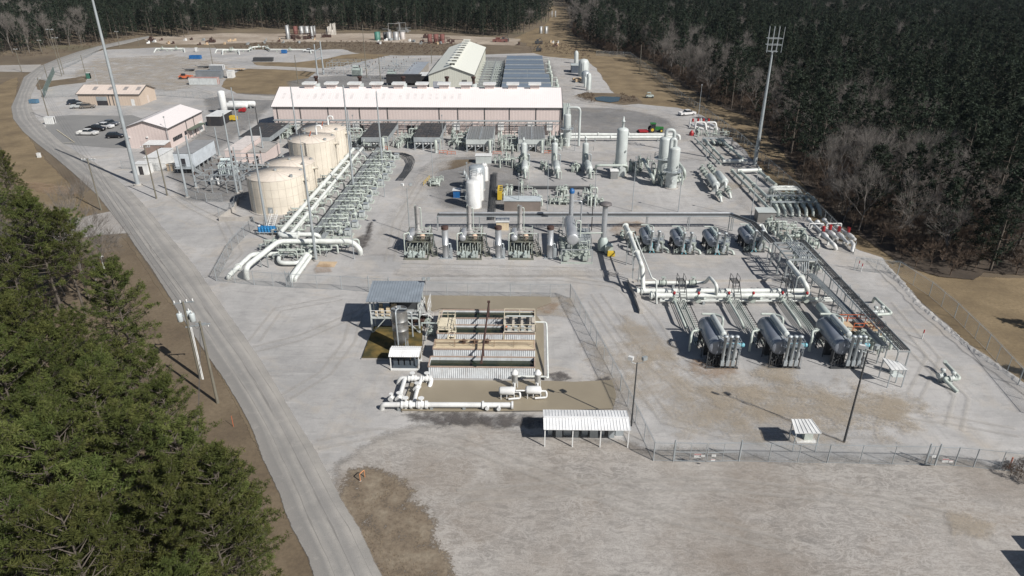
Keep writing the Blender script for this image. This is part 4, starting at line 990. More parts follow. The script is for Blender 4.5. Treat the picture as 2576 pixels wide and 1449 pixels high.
for zx in (928, 1085, 1240, 1370):
    x = G(*Q(0, 0, zx, 910), HEt + 1).x; ya, yb = a.y + 2.2, a.y + 4.4; sl = 2.1 / ((d1.y - a.y) / 2); mb = MB()
    mb.slab([(x - .7, ya, HEt + 2.2 * sl + .16), (x + .7, ya, HEt + 2.2 * sl + .16), (x + .7, yb, HEt + 4.4 * sl + .16), (x - .7, yb, HEt + 4.4 * sl + .16)], .03); t.part('rooflight', mb, paint('grey_rooflight', (.3, .28, .27), .4), rf)
mb = MB(); x = G(*Q(0, 0, 1328, 1070)).x; mb.bb(x - .6, a.y - .06, .02, x + .6, a.y - .012, 2.2); t.part('door', mb, WHITE)
mb = MB(); mb.bb(c1.x + .01, a.y + 5, .02, c1.x + .06, a.y + 6.2, 2.6); t.part('side_door', mb, TANR)
# portable rooms on stilts near the substation
LB = paint('pale_blue_grey_panel', (.55, .60, .64), .5, amt=.15)
def longhut(name, label, front, back, w, h, z0, wm, rm, ledge=True):
    p = G(*front, z0); q = G(*back, z0); t = T(name, label, 'portable building', (p.x, p.y, 0), 'portable buildings by the substation')
    x0, x1, y0, y1 = p.x - w, p.x, p.y, q.y
    mb = MB(); mb.bb(x0, y0, z0, x1, y1, z0 + h); t.part('wall', mb, wm)
    mb = MB(); mb.bb(x0 - .1, y0 - .1, z0 + h + .003, x1 + .1, y1 + .1, z0 + h + .12); t.part('roof', mb, rm)
    mb = MB(); mb.bb(x0 + w * .35, y0 - .05, z0 + .1, x0 + w * .35 + 1, y0 - .01, z0 + 2.1); t.part('door', mb, OPEN)
    mb = MB(); k = int((y1 - y0) / 2.2)
    for i in range(k + 1):
        for xx in (x0 + .2, x1 - .2): mb.box(xx, y0 + .2 + i * (y1 - y0 - .4) / k, 0, .25, .25, z0 - .003)
    t.part('stilts', mb, STEEL); mb = MB(); mb.bb(x0 + .3, y0 - 1.3, z0 - .15, x1 - .3, y0 - .01, z0 - .05); mb.rail([(x0 + .35, y0 - 1.25, z0 - .05), (x1 - .35, y0 - 1.25, z0 - .05)], 1.0); mb.stairs((x1 + 1.6, y0 - .7, 0), (x1 - .3, y0 - .7, z0 - .05), .9, 6); t.part('landing', mb, GALV)
    return t
longhut('switchgear_building', 'long blue grey windowless building on stilts behind the near substation', ZF(655, 682), ZF(985, 482), 4.8, 3.4, 1.5, LB, paint('grey_flat_roof', (.26, .265, .27), .8, streak=False))
longhut('switchgear_building', 'pinkish white box building on stilts with cream roof, behind the near substation', ZF(1345, 640), ZF(1620, 420), 4.0, 3.4, 1.3, PINKWY, paint('cream_roof', (.62, .57, .54), .7))
longhut('switchgear_building', 'low building with dirty flat grey roof behind the cream tanks', ZF(1700, 640), ZF(1990, 480), 4.6, 3.0, .6, PINKWY, paint('dirty_flat_roof', (.36, .35, .33), .9, amt=.7, streak=False))
a_ = Q(0, 1, 1365, 310); t = boxhut('generator_enclosure', 'white generator enclosure inside the small fence by the road', 'generator', a_, 3.2, 2.6, 2.6, WHITE, WHITE, door=.5)
boxhut('equipment_container', 'long white container beside the white generator enclosure', 'container', Q(0, 1, 1480, 265), 3.0, 9.0, 3.2, WHITE, WHITE)
boxhut('equipment_cabinet', 'small tan cabinet between white container and stilted building', 'cabinet', ZF(255, 745), 1.6, 1.2, 1.6, TAN, TAN)
# ================================================================ VEHICLES
def ext(mb, poly, y0, y1, sm=False):      # outline in x,z extruded along y
    k = len(poly); vs = [(x, y0, z) for x, z in poly] + [(x, y1, z) for x, z in poly]
    return mb.add(vs, [tuple(range(k)), tuple(range(k, 2 * k))[::-1]] + [((i + 1) % k, i, k + i, k + (i + 1) % k) for i in range(k)])
CHROME = paint('rim_metal', (.5, .5, .5), .3, .8)
LAMP = paint('headlamp_glass', (.8, .8, .78), .15)
def car(kind, col, px, hdg, label, first={}):
    p = G(*px); key = kind
    mat = paint('car_paint_' + '_'.join(str(round(c * 100)) for c in col), col, .28, .15, amt=.12)
    t = T('pickup_truck' if kind == 'pickup' else 'parked_car', label, 'pickup truck' if kind == 'pickup' else 'car', (p.x, p.y, 0), 'parked vehicles', hdg, True)
    if kind == 'pickup':
        bp = [(-2.9, .45), (2.85, .45), (2.92, .8), (2.85, 1.1), (1.55, 1.2), (.95, 1.22), (-.95, 1.22), (-.96, .75), (-2.85, .75)]
        L = 2.9
    else:
        bp = [(-2.3, .4), (2.3, .4), (2.35, .75), (2.2, .98), (1.1, 1.08), (-2.3, 1.1)]; L = 2.3
    b = MB(); ext(b, bp, -.96, .96)
    if kind == 'pickup':
        for s in (-1, 1): b.bb(-2.9, s * .96, .75, -.95, s * .84, 1.22)
        b.bb(-2.9, -.84, .75, -2.8, .84, 1.2); cab = [(1.5, 1.2), (.85, 1.82), (-.75, 1.85), (-.95, 1.2)]
    else: cab = [(1.1, 1.07), (.4, 1.62), (-1.7, 1.65), (-2.25, 1.08)]
    t.part('body', b, mat); w_ = MB(); k = cab; vs = [(x, y * (.9 if z < 1.3 else .76), z) for y in (-1, 1) for x, z in k]
    w_.add(vs, [(0, 1, 2, 3), (7, 6, 5, 4), (0, 4, 5, 1), (2, 6, 7, 3)]); t.part('windows', w_, GLASS)
    r = MB(); x1, x0 = k[1][0], k[2][0]; r.bb(x0 - .02, -.77, k[1][1] - .03, x1 + .02, .77, k[2][1] + .03)
    for y in (-.83, .83): r.bar((k[0][0] * .5 + k[0][0] * .0 - .1, y, 1.2), (k[0][0] * .5 - .12, y * .93, 1.75), .07)
    t.part('cab_roof', r, mat)
    for x in (L * .64, -L * .62):
        for y in (-.9, .9):
            m = MB(); m.cyl((x, y - .13, .38), (x, y + .13, .38), .38, n=12); o = t.part('wheel', m, BLACK); m = MB(); s = .14 if y > 0 else -.14; m.cyl((x, y, .38), (x, y + s, .38), .2, n=8); t.part('rim', m, CHROME, o)
    for y in (-.7, .7): m = MB(); m.box(L + .03, y, .75, .06, .35, .18); t.part('headlight', m, LAMP)
    return t
for kd, col, px, h, lb in (('pickup', (.72, .72, .70), (222, 340), -.03, 'white pickup at the near left end of the car park row'), ('pickup', (.02, .02, .025), (243, 329), -.12, 'black pickup between two white pickups in the car park'),
        ('pickup', (.75, .75, .75), (263, 323), -.12, 'white pickup behind the black one in the car park'), ('pickup', (.13, .14, .16), (276, 316), -.12, 'dark grey pickup at the far end of the car park row'),
        ('car', (.015, .015, .02), (291, 347), .08, 'black car parked alone by the tall grey mast'), ('car', (.02, .03, .05), (188, 262), .5, 'dark blue car nearest the workshop corner'),
        ('car', (.015, .02, .025), (203, 265), .3, 'black car behind the silver pickup by the workshop'), ('pickup', (.45, .47, .47), (203, 272), .25, 'silver pickup by the workshop'),
        ('car', (.20, .18, .16), (222, 272), .3, 'brownish grey car right of the silver pickup'), ('pickup', (.75, .75, .75), (1728, 290), .35, 'white pickup standing alone by the right fence'),
        ('pickup', (.70, .72, .72), (777, 131), -.05, 'white pickup far off in the upper yard')):
    car(kd, col, px, h, lb)
# tractor with red mower
p = G(1646, 332); GRN = paint('tractor_green', (.02, .16, .03), .4, amt=.2)
t = T('tractor', 'green tractor with yellow wheel hubs towing a mower', 'tractor', (p.x, p.y, 0), None, .05, True)
m = MB(); ext(m, [(-.3, .7), (2.6, .7), (2.6, 1.5), (-.3, 1.65)], -.45, .45); m.bb(-1.3, -.7, .8, -.2, .7, 1.5); t.part('hood', m, GRN)
m = MB(); m.bb(-1.25, -.75, 1.5, .1, .75, 2.5); t.part('cab_glass', m, GLASS); m = MB(); m.bb(-1.4, -.85, 2.503, .25, .85, 2.7); t.part('cab_roof', m, GRN)
for x, y, r_ in ((-.9, -1, .9), (-.9, 1, .9), (1.9, -.85, .55), (1.9, .85, .55)):
    m = MB(); m.cyl((x, y - .22, r_), (x, y + .22, r_), r_, n=16); w_ = t.part('wheel', m, BLACK); m = MB(); m.cyl((x, y - .25, r_), (x, y + .25, r_), r_ * .5, n=10); t.part('rim', m, YELLOW, w_)
p = G(1620, 333); t = T('mower', 'red rotary mower behind the green tractor', 'mower', (p.x, p.y, 0), None, .05, True); m = MB(); m.bb(-1.6, -1.3, .3, 1.0, 1.3, .65); m.bar((1, 0, .5), (2.0, 0, .8), .12); t.part('deck', m, RED); m = MB()
for y in (-.8, .8): m.cyl((-1.7, y - .08, .28), (-1.7, y + .08, .28), .28)
t.part('wheels', m, BLACK)
p = G(1634, 246); t = T('utility_vehicle', 'small dark green utility vehicle alone on the dry grass', 'utility vehicle', (p.x, p.y, 0), None, .1, True); m = MB(); m.bb(-1.4, -.7, .4, 1.4, .7, 1.0); m.bar((-1, -.6, 1), (-.9, -.6, 1.9), .08); m.bar((-1, .6, 1), (-.9, .6, 1.9), .08); m.bar((.5, .6, 1), (.2, .6, 1.9), .08); m.bar((.5, -.6, 1), (.2, -.6, 1.9), .08); m.bb(-1.0, -.7, 1.9, .3, .7, 1.96); t.part('body', m, GREENT)
for x in (-1, 1):
    for y in (-.7, .7): m = MB(); m.cyl((x, y - .12, .35), (x, y + .12, .35), .35); t.part('wheel', m, BLACK)
# telehandler
p = G(467, 199); t = T('telehandler', 'orange telehandler left of the stored containers', 'telehandler', (p.x, p.y, 0), None, .1, True); m = MB(); m.bb(-2.4, -1, .6, 2.2, 1, 1.5); m.bar((-2, .5, 1.9), (3.2, .5, 1.2), .35); t.part('body', m, ORANGE); m = MB(); m.bb(-1.2, -1, 1.5, .3, -.1, 2.4); t.part('cab', m, GLASS)
for x in (-1.6, 1.5):
    for y in (-1.05, 1.05): m = MB(); m.cyl((x, y - .2, .6), (x, y + .2, .6), .6, n=12); t.part('wheel', m, BLACK)
# containers, skips, boxes in the upper yard
def container(px, L, Wd, H, mat, label, cat='container', name='shipping_container', roof=None, z0=.12, rz=0):
    p = G(*px); t = T(name, label, cat, (p.x, p.y, 0), None, rz, True)
    m = MB(); m.bb(0, 0, z0, L, Wd, H)
    for k in range(int(L / .6)): m.bb(k * .6 + .1, -.04, z0 + .1, k * .6 + .35, .003, H - .1)
    t.part('body', m, mat); m = MB(); m.bb(-.03, -.06, H, L + .03, Wd + .03, H + .08); t.part('roof', m, roof or mat)
    m = MB()
    for y in (.35, Wd - .85): m.bb(L - .02, y, z0 + .1, L + .04, y + .5 * 1.6, H - .1)
    t.part('doors', m, roof or mat); return t
GREYC = paint('grey_container', (.20, .22, .24), .5)
container(Q(0, 0, 1905, 857), 11.5, 2.6, 2.8, paint('pale_container', (.52, .55, .55), .5, amt=.3), 'long white container with a red roof edge in the storage corner', roof=paint('faded_red_roof', (.42, .24, .21), .6))
container(Q(0, 0, 1975, 790), 11, 3.0, 3.0, GREYC, 'grey container between the white ones in the storage corner')
container(Q(0, 0, 2288, 790), 2.4, 3, 3.0, WHITE, 'small white container right of the grey one')
container(Q(0, 0, 2110, 712), 6, 3, 2.3, GREYC, 'white roofed container behind the grey one in the storage corner', roof=WHITE)
container(Q(0, 0, 455, 1255), 2.6, 1.6, 2.2, WHITE, 'white pad mounted cabinet at the foot of the leaning wood pole', 'cabinet', 'electrical_cabinet')
container(Q(0, 0, 1965, 523), 1.2, .8, 2.2, WHITE, 'narrow white cabinet in the upper yard', 'cabinet', 'electrical_cabinet')
container(Q(0, 0, 872, 795), 1.4, 1.2, 2.4, paint('toilet_green', (.05, .16, .12), .5), 'dark green portable toilet near the green fence', 'portable toilet', 'portable_toilet', roof=WHITE)
def skip(px, L, Wd, H, mat, label):
    p = G(*px); t = T('waste_skip', label, 'skip', (p.x, p.y, 0), None, 0, True); m = MB()
    for q in (((0, 0), (L, .08)), ((0, Wd - .08), (L, Wd)), ((0, .083), (.08, Wd - .083)), ((L - .08, .083), (L, Wd - .083))): m.bb(q[0][0], q[0][1], .15, q[1][0], q[1][1], H)
    for k in range(int(L / .7)): m.bb(k * .7 + .2, -.08, .2, k * .7 + .3, -.003, H - .1)
    t.part('sides', m, mat); m = MB(); m.bb(.08, .08, .15, L - .08, Wd - .08, .4); t.part('floor', m, RUST)
skip(Q(0, 0, 1905, 597), 5.5, 2.4, 1.8, BLUE, 'bright blue open skip alone in the upper yard')
skip(Q(0, 0, 295, 1045), 2.6, 1.8, 1.4, paint('faded_blue', (.08, .17, .26), .5), 'small faded blue skip beside the road bend')
container(Q(1, 0, 255, 540), 2.6, 2, 1.8, BLUE, 'small blue tank trailer near the far white pickup', 'tank', 'tank_trailer')
p = G(*Q(1, 0, -30, 620)); t = T('pipe_stack', 'stack of black pipes in the upper yard', 'pipe stack', (p.x, p.y, 0)); m = MB()
for i in range(5):
    for j in range(4): m.cyl((p.x, p.y + i * .5 + j * .25, .3 + j * .42), (p.x + 9.5, p.y + i * .5 + j * .25, .3 + j * .42), .24, n=6)
t.part('pipes', m, DARK)
for i, (zx, zy, L) in enumerate(((1990, 690, 5), (1860, 720, 4), (2300, 715, 7))):
    p = G(*Q(0, 0, zx, zy)); t = T('flatbed_trailer', ['dark gooseneck trailer behind the storage containers', 'small dark utility trailer left of the containers', 'flatbed trailer loaded with lumber behind the containers'][i], 'trailer', (p.x, p.y, 0), None, .05, True); m = MB(); m.bb(0, 0, .7, L, 2.2, .9); m.bar((0, 1.1, .8), (-1.5, 1.1, 1.3), .15); t.part('bed', m, DARK if i < 2 else TAN); m = MB()
    for x in (L * .6, L * .75):
        for y in (0, 2.2): m.cyl((x, y - .1, .35), (x, y + .1, .35), .35, n=8)
    t.part('wheels', m, BLACK)
# gas bottles and compressors by the office
p = G(*Q(0, 0, 2262, 1150)); t = T('vertical_tank', 'tall white vertical tank right of the pinkish office', 'tank', (p.x, p.y, 0)); m = MB(); m.vessel((p.x, p.y, 1.6), (p.x, p.y, 7.2), 1.15, 16); t.part('shell', m, WHITE); m = MB(); m.cyl((p.x, p.y, 0), (p.x, p.y, 1.3), 1.1, n=16); t.part('skirt', m, VESSEL)
for i, (zx, zy) in enumerate(((2320, 1090), (2240, 1108))):
    p = G(*Q(0, 0, zx, zy)); t = T('horizontal_tank', 'white horizontal tank beside the tall white tank, %s one' % ('rear' if i == 0 else 'front'), 'tank', (p.x, p.y, 0), 'white horizontal tanks'); m = MB(); m.vessel((p.x, p.y, 1.6), (p.x + 8.5, p.y, 1.6), .95, 14); t.part('shell', m, WHITE); m = MB()
    for x in (1.2, 7.0): m.bb(p.x + x, p.y - .7, 0, p.x + x + .4, p.y + .7, 1.2)
    t.part('saddle', m, STEEL)
p = G(*Q(0, 0, 2305, 1225)); t = T('air_compressor', 'yellow towable compressor right of the office', 'compressor', (p.x, p.y, 0), None, 0, True); m = MB(); ext(m, [(0, .5), (2.4, .5), (2.4, 1.4), (1.9, 1.8), (.3, 1.8), (0, 1.4)], 0, 1.5); t.part('housing', m, YELLOW); m = MB(); m.cyl((1.0, -.1, .35), (1.0, 1.6, .35), .35); t.part('wheels', m, BLACK)
p = G(*Q(0, 0, 2400, 1135)); t = T('welding_machine', 'small red machine at the end of the white tanks', 'machine', (p.x, p.y, 0), None, 0, True); m = MB(); ext(m, [(0, .4), (2.2, .4), (2.3, 1.1), (1.8, 1.6), (.2, 1.2)], 0, 1.4); t.part('housing', m, RED); m = MB(); m.cyl((1.0, -.1, .3), (1.0, 1.5, .3), .3); t.part('wheels', m, BLACK)
boxhut('pump_shelter', 'dark shelter with white flat roof between office and yellow compressor', 'shelter', Q(0, 0, 2090, 1270), 4.5, 9, 3.0, OPEN, WHITE)
# --- right-hand white tanks beyond the long hall
for i, (zx, zb, zt, r_, mt) in enumerate(((716, 765, 595, 2.2, VESSEL), (738, 835, 712, 1.75, GALV), (768, 910, 738, .85, VESSEL), (735, 880, 775, .55, VESSEL), (643, 640, 512, .95, VESSEL))):
    b_ = Q(2, 0, zx, zb); p = G(*b_); h = HG(*b_, Q(2, 0, 0, zt)[1]); t = T('vertical_tank', ['large domed pale tank in the group right of the coolers', 'grey middle tank in front of the large domed tank', 'slim pale column, front right of the tank group', 'thinnest column of the tank group', 'tall hooded column behind the large domed tank'][i], 'tank', (p.x, p.y, 0), 'tank group right of the coolers')
    m = MB(); m.lathe((p.x, p.y, .3), (0, 0, 1), [(0, r_), (h - 1.0 * min(1, r_ * .6) - .3, r_), (h - .5, r_ * .75), (h - .2, r_ * .25), (h - .1, .02)], 18); t.part('shell', m, mt); m = MB(); m.cyl((p.x, p.y, 0), (p.x, p.y, .3), r_ * 1.05, n=16); t.part('base', m, CONC)
    m = MB(); m.tube([(p.x + r_ + .2, p.y - .2, 0), (p.x + r_ + .2, p.y - .2, h * .8), (p.x + r_ * .8, p.y, h * .8)], .1, 6); m.ladder((p.x - .3, p.y - r_ - .1, 0), (p.x - .3, p.y - r_ - .1, h * .85)); t.part('pipe', m, VESSEL)
boxhut('equipment_box', 'dark sided box with pale roof left of the large domed tank', 'cabinet', Q(2, 0, 597, 735), 4.5, 6, 3.2, paint('dark_blue_panel', (.08, .1, .13)), VESSEL)
p = G(*Q(2, 0, 630, 835)); t = T('pump_skid', 'small engine skid left of the grey middle tank', 'pump skid', (p.x, p.y, 0), None, 0, True); m = MB(); m.bb(0, 0, 0, 4.5, 2, .3); t.part('base', m, STEEL); m = MB(); m.bb(.4, .4, .3, 1.8, 1.6, 1.5); m.cyl((2, 1, 1), (4, 1, 1), .45); m.vessel((-.5, 3.5, 1), (3, 4.2, 1), .6); t.part('engine', m, TAN)
# --- far old plant
FARS = paint('weathered_silver', (.36, .37, .37), .5, .4, amt=.5, dirt=(.25, .13, .09))
FARR = paint('red_brown_weathered', (.16, .06, .05), .8, amt=.6, dirt=(.4, .36, .33))
def fartank(c, zx0, zx1, zt, zb, mat, label, grp):
    b_ = Q(c, 0, (zx0 + zx1) / 2, zb); p = G(*b_); h = HG(*b_, Q(c, 0, 0, zt)[1]); r_ = (G(*Q(c, 0, zx1, zb)).x - G(*Q(c, 0, zx0, zb)).x) / 2
    t = T('storage_tank', label, 'tank', (p.x, p.y, 0), grp); m = MB(); m.lathe((p.x, p.y, 0), (0, 0, 1), [(0, r_), (h, r_), (h + r_ * .15, .05)], 14); t.part('shell', m, mat)
    m = MB(); m.tube([(p.x + r_ + .3, p.y - .3, 0), (p.x + r_ + .3, p.y - .3, h * 1.03), (p.x + r_ * .5, p.y, h * 1.05)], .15, 5); t.part('pipe', m, mat); return h
for i, (a_, b_, c_, d_, mt) in enumerate(((308, 342, 255, 395, FARS), (380, 420, 265, 345, FARR), (440, 482, 265, 345, FARS), (494, 536, 265, 345, FARS), (556, 580, 265, 390, FARS), (585, 600, 262, 350, FARS))): fartank(1, a_, b_, c_, d_, mt, 'weathered silver tank of the far left group, %s' % ORL[i], 'far left tank group')
for i, (a_, b_, c_, d_, mt) in enumerate(((1195, 1250, 322, 405, paint('green_tank', (.06, .19, .15), .5)), (1283, 1312, 325, 400, DARK), (1318, 1365, 322, 404, FARS), (1380, 1437, 322, 404, FARS), (1452, 1498, 325, 395, paint('whitish_tank', (.5, .47, .45), .6, amt=.5)))): fartank(1, a_, b_, c_, d_, mt, '%s tank in the far middle group' % ['green', 'black', 'left silver', 'right silver', 'whitish'][i], 'far middle tank group')
for i, (a_, b_) in enumerate(((1727, 1772), (1787, 1835), (1851, 1896))): fartank(1, a_, b_, 345, 432, FARR, 'rusty red tank at the edge of the far pines, %s' % ORL[i], 'rusty tanks')
for i, (a_, b_) in enumerate(((275, 303), (327, 357))): fartank(2, a_, b_, 267, 337, FARS, 'silver tank alone beside the far clearing, %s' % ['left', 'right'][i], 'tanks by the clearing')
for i, (a_, b_) in enumerate(((396, 405), (429, 439))): fartank(2, a_, b_, 110, 172, FARS, 'slim column in the far clearing, %s' % ['left', 'right'][i], 'columns in the clearing')
for i, (a_, c_, d_) in enumerate(((705, 300, 350), (722, 270, 352), (738, 265, 352), (752, 240, 352), (768, 300, 352), (778, 238, 352), (792, 236, 352))): fartank(1, a_, a_ + 12, c_, d_, paint('pale_stack', (.55, .52, .47), .6), 'thin pale column right of the far left tanks, %s' % ORL[i], 'thin pale columns')
for i, (a_, b_, c_, n_) in enumerate(((240, 700, 392, 9), (1270, 1520, 330, 4), (1680, 1960, 440, 4))):
    p, q = G(*Q(1, 0, a_, c_)), G(*Q(1, 0, b_, c_)); t = T('pipework', ['rusty low pipework among the far left tanks', 'pipe frame over the far middle tanks', 'rusty low pipework at the three red tanks'][i], 'pipework', (p.x, p.y, 0)); m = MB()
    r_ = random.Random(i)
    for k in range(n_ * 3):
        x = r_.uniform(p.x, q.x); y = p.y + r_.uniform(-3, 12); hh = r_.choice((1.5, 2.5, 6 if i == 1 else 3)); m.bar((x, y, 0), (x, y, hh), .25); m.bar((x, y, hh), (x + r_.uniform(-8, 8), y, hh), .25); m.box(x + 1, y, 0, r_.uniform(.6, 2), 1.2, r_.uniform(.6, 1.8))
    t.part('pipes', m, RUST if i != 1 else FARS)
for i, (c, zx, zy, L, mt, lb) in enumerate(((1, 2380, 425, 9, FARR, 'red machinery at the pine edge behind the pale green hall'), (1, 2460, 420, 5, DARK, 'black machinery at the pine edge behind the pale green hall'), (0, 2100, 430, 3.5, RUST, 'rusty machine in the upper yard near the scattered pipes'), (0, 1490, 420, 4, RUST, 'rusty machine at the far left pine edge'), (1, 1680, 385, 4, RUST, 'rusty pump left of the three red tanks'), (2, 230, 445, 4.5, DARK, 'dark pumpjack-like machine by the far track'), (2, 240, 520, 3, DARK, 'small dark machine before the brush'))):
    p = G(*Q(c, 0, zx, zy)); t = T('machinery', lb, 'machine', (p.x, p.y, 0)); m = MB(); m.bb(p.x, p.y, .2, p.x + L, p.y + 2.2, 1.6); m.bb(p.x + L * .2, p.y + .3, 1.6, p.x + L * .5, p.y + 1.8, 2.6); m.bar((p.x, p.y, 1), (p.x + L * .7, p.y, 3.4), .25); m.bar((p.x + L * .7, p.y, 3.4), (p.x + L, p.y, 1.5), .2); t.part('body', m, mt); m = MB()
    for x in (.2, .8): m.cyl((p.x + L * x, p.y - .1, .4), (p.x + L * x, p.y + .2, .4), .4, n=8)
    t.part('wheels', m, BLACK)
for i, pts in enumerate(([(0, 1545, 505), (0, 1570, 490), (0, 1700, 490), (0, 1850, 488), (0, 1855, 505)], [(0, 2160, 512), (0, 2180, 498), (0, 2500, 500), (0, 2540, 475), (1, 90, 468), (1, 140, 498), (1, 545, 500), (1, 552, 515)], [(0, 2235, 530), (0, 2240, 505), (0, 2400, 505), (0, 2405, 528)])):
    P_ = [G(*Q(q[0], 0, q[1], q[2]), 1.2) for q in pts]; P_[0].z = 0; P_[-1].z = 0; t = T('pipeline', ['short white pipe run at the rear of the upper yard', 'long white pipe run at the rear of the upper yard', 'white valve run beside the long pipe run'][i], 'pipeline', tuple(P_[0]), 'pipe runs of the upper yard'); m = MB(); m.tube(P_, .38, 8); t.part('pipe', m, PIPEW); m = MB()
    for a_, b_ in zip(P_[1:-1], P_[2:-1]):
        for k in range(3): q = a_.lerp(b_, (k + .5) / 3); m.valve(q, (1, 0, 0), .4) if k == 1 else m.box(q.x, q.y, 0, .5, .5, 1.0)
    t.part('valve', m, VALVE)
# scattered debris on the old plant ground (each a small piece)
r_ = random.Random(4)
for i in range(46):
    c, zx, zy = r_.choice(((0, r_.uniform(1350, 2500), r_.uniform(400, 470)), (1, r_.uniform(20, 850), r_.uniform(400, 440)), (1, r_.uniform(1100, 1900), r_.uniform(395, 450)), (2, r_.uniform(30, 460), r_.uniform(400, 470))))
    p = G(*Q(c, 0, zx, zy)); m = MB(); a_ = r_.uniform(0, 3.1); L = r_.uniform(.8, 3)
    m.box(p.x, p.y, 0, L, r_.uniform(.6, 1.4), r_.uniform(.4, 1.2), a_); m.box(p.x + .4, p.y + .5, 0, L * .5, .5, 1.4, a_ + .4)
    solo('scrap_piece', 'small scrap piece lying on the old plant ground', 'scrap', m, r_.choice((RUST, WHITE, TAN, STEEL)), 'scrap pieces on the old plant ground')
# ================================================================ POLES AND MASTS
def mast(b, top, r0, r1, mat, label, name='steel_mast', cat='mast', group='tall steel masts', lamps=None, lean=True, spike=0, steps=False):
    p = G(*b); h = HG(*b, top[1]) if top[1] > 0 else 42.0
    t = T(name, label, cat, (p.x, p.y, 0), group); m = MB(); m.lathe((p.x, p.y, 0), (0, 0, 1), [(0, r0), (h, r1)], 10)
    t.part('pole', m, mat)
    if spike: m = MB(); m.cyl((p.x, p.y, h), (p.x, p.y, h + spike), .04, .015, 5); t.part('air_terminal', m, mat)
    if r0 > .2: m = MB(); m.cyl((p.x, p.y, 0), (p.x, p.y, .25), r0 * 1.9, n=10); t.part('foundation', m, CONC)
    if lamps == 'flood':
        m = MB(); m.tube([(p.x - .7, p.y, h + .45), (p.x - .6, p.y, h), (p.x, p.y, h - .15), (p.x + .6, p.y, h), (p.x + .7, p.y, h + .45)], .035, 5, .1); t.part('bracket', m, GALV)
        for s in (-1, 1): m = MB(); m.box(p.x + s * .75, p.y - .1, h + .4, .55, .35, .42, .5 * s); t.part('floodlight', m, WHITE if s < 0 else STEEL)
    elif lamps == 'cobra':
        m = MB(); m.box(p.x - .35, p.y, h - .05, .9, .3, .16); t.part('lamp_head', m, WHITE)
    elif lamps == 'cam':
        m = MB(); m.box(p.x, p.y, h, .3, .3, .35); t.part('lamp_head', m, STEEL)
    if steps:
        m = MB()
        for k in range(14): m.bar((p.x - .25, p.y, h * .25 + k * .35), (p.x + .25, p.y, h * .25 + k * .35), .04)
        t.part('steps', m, mat)
    return t, p, h
MASTM = paint('mast_grey', (.40, .44, .46), .45, .3, amt=.15)
mast((347, 465), (235, -50), .5, .22, MASTM, 'tallest grey mast, left of the substation, reaching out of the picture', group=None)
for i, (b, tp, lb) in enumerate(((
        (796, 656), (757, 365), 'grey mast standing beside the big crossing pipes at the front of the pipe yard'), ((671, 572), (633, 320), 'grey mast at the front of the nearest cream tank'),
        ((597, 486), (555, 285), 'left mast of the pair behind the nearest cream tank'), ((606, 481), (585, 370), 'right mast of the pair behind the nearest cream tank'),
        ((891, 488), (841, 213), 'grey mast rising in the middle of the pipe yard'), ((962, 418), (948, 230), 'grey mast at the far end of the pipe yard'),
        ((757, 412), (735, 218), 'grey mast behind the cream tanks'), ((606, 366), (581, 220), 'grey mast left of the first dark cooler'),
        ((667, 408), (655, 319), 'grey mast beside the dirty flat roof'), ((553, 394), (538, 321), 'grey mast behind the blue grey building'), ((885, 385), (871, 277), 'thin grey mast before the long hall wall'))):
    mast(b, tp, .26, .13, MASTM, lb, spike=2.5 if i in (0, 1, 5) else 0, steps=i in (0, 1))
for i, (b, tp, lb) in enumerate((((472, 497), (450, 368), 'near steel pole of the substation entrance pair'), ((494, 473), (471, 342), 'rear steel pole of the substation entrance pair'))): mast(b, tp, .28, .2, MASTM, lb, group='substation entrance poles')
WP_ = dict(name='utility_pole', cat='utility pole', group='wooden utility poles')
def wood(b, tp, lb, arm=None, n=0):
    t, p, h = mast(b, tp, .17, .11, WOOD, lb, **WP_)
    if arm:
        m = MB(); m.bar((p.x - arm, p.y + .12, h - .4), (p.x + arm, p.y + .12 + arm * .25, h - .4), .12, .14); cr = t.part('crossarm', m, GALV); m = MB()
        for k in (-.95, -.5, .5, .95): m.lathe((p.x + arm * k, p.y + .12 + arm * .25 * (k + 1) / 2, h - .33), (0, 0, 1), [(0, .05), (.1, .09), (.25, .04)], 6)
        t.part('insulators', m, WHITE, cr)
    return t, p, h
wood((394, 500), (364, 366), 'wooden pole with small transformers beside the near substation', 1.0)
wood((421, 492), (400, 373), 'plain wooden pole next to the substation entrance')
wood((255, 529), (212, 398), 'wooden pole with white crossarm on the grass left of the road bend', 1.35)
wood((124, 300), (97, 195), 'leaning wooden pole by the white cabinet at the car park', .8)
wood((121, 203), (114, 162), 'short wooden pole at the left end of the green fence')
wood((156, 192), (128, 72), 'tall wooden pole near the top of the road, left of a pair', 1.4)
wood((161, 187), (139, 93), 'tall wooden pole near the top of the road, right of a pair', 1.4)
wood((218, 197), (205, 138), 'wooden pole beside the dark green portable toilet')
wood((55, 181), (45, 122), 'wooden pole where the pale track meets the road', .8)
wood((107, 136), (100, 100), 'wooden pole against the far left trees', 1)
wood((301, 118), (297, 78), 'wooden pole with white box at the far left pines', 1)
wood((350, 115), (347, 98), 'short pole at the far end of the road')
wood((536, 166), (529, 106), 'wooden light pole behind the storage containers')
wood((750, 210), (741, 138), 'wooden pole left of the far substation')
wood((923, 195), (913, 62), 'tall wooden pole in the far substation')
wood((958, 211), (953, 140), 'wooden pole before the black trailer')
wood((1086, 160), (1084, 111), 'slim wooden pole behind the shiny roofed annexe')
wood((1609, 179), (1617, 112), 'wooden pole beside the right fence, casting a long shadow')
LP = dict(name='light_pole', cat='light pole', group='thin light poles', lamps='cam')
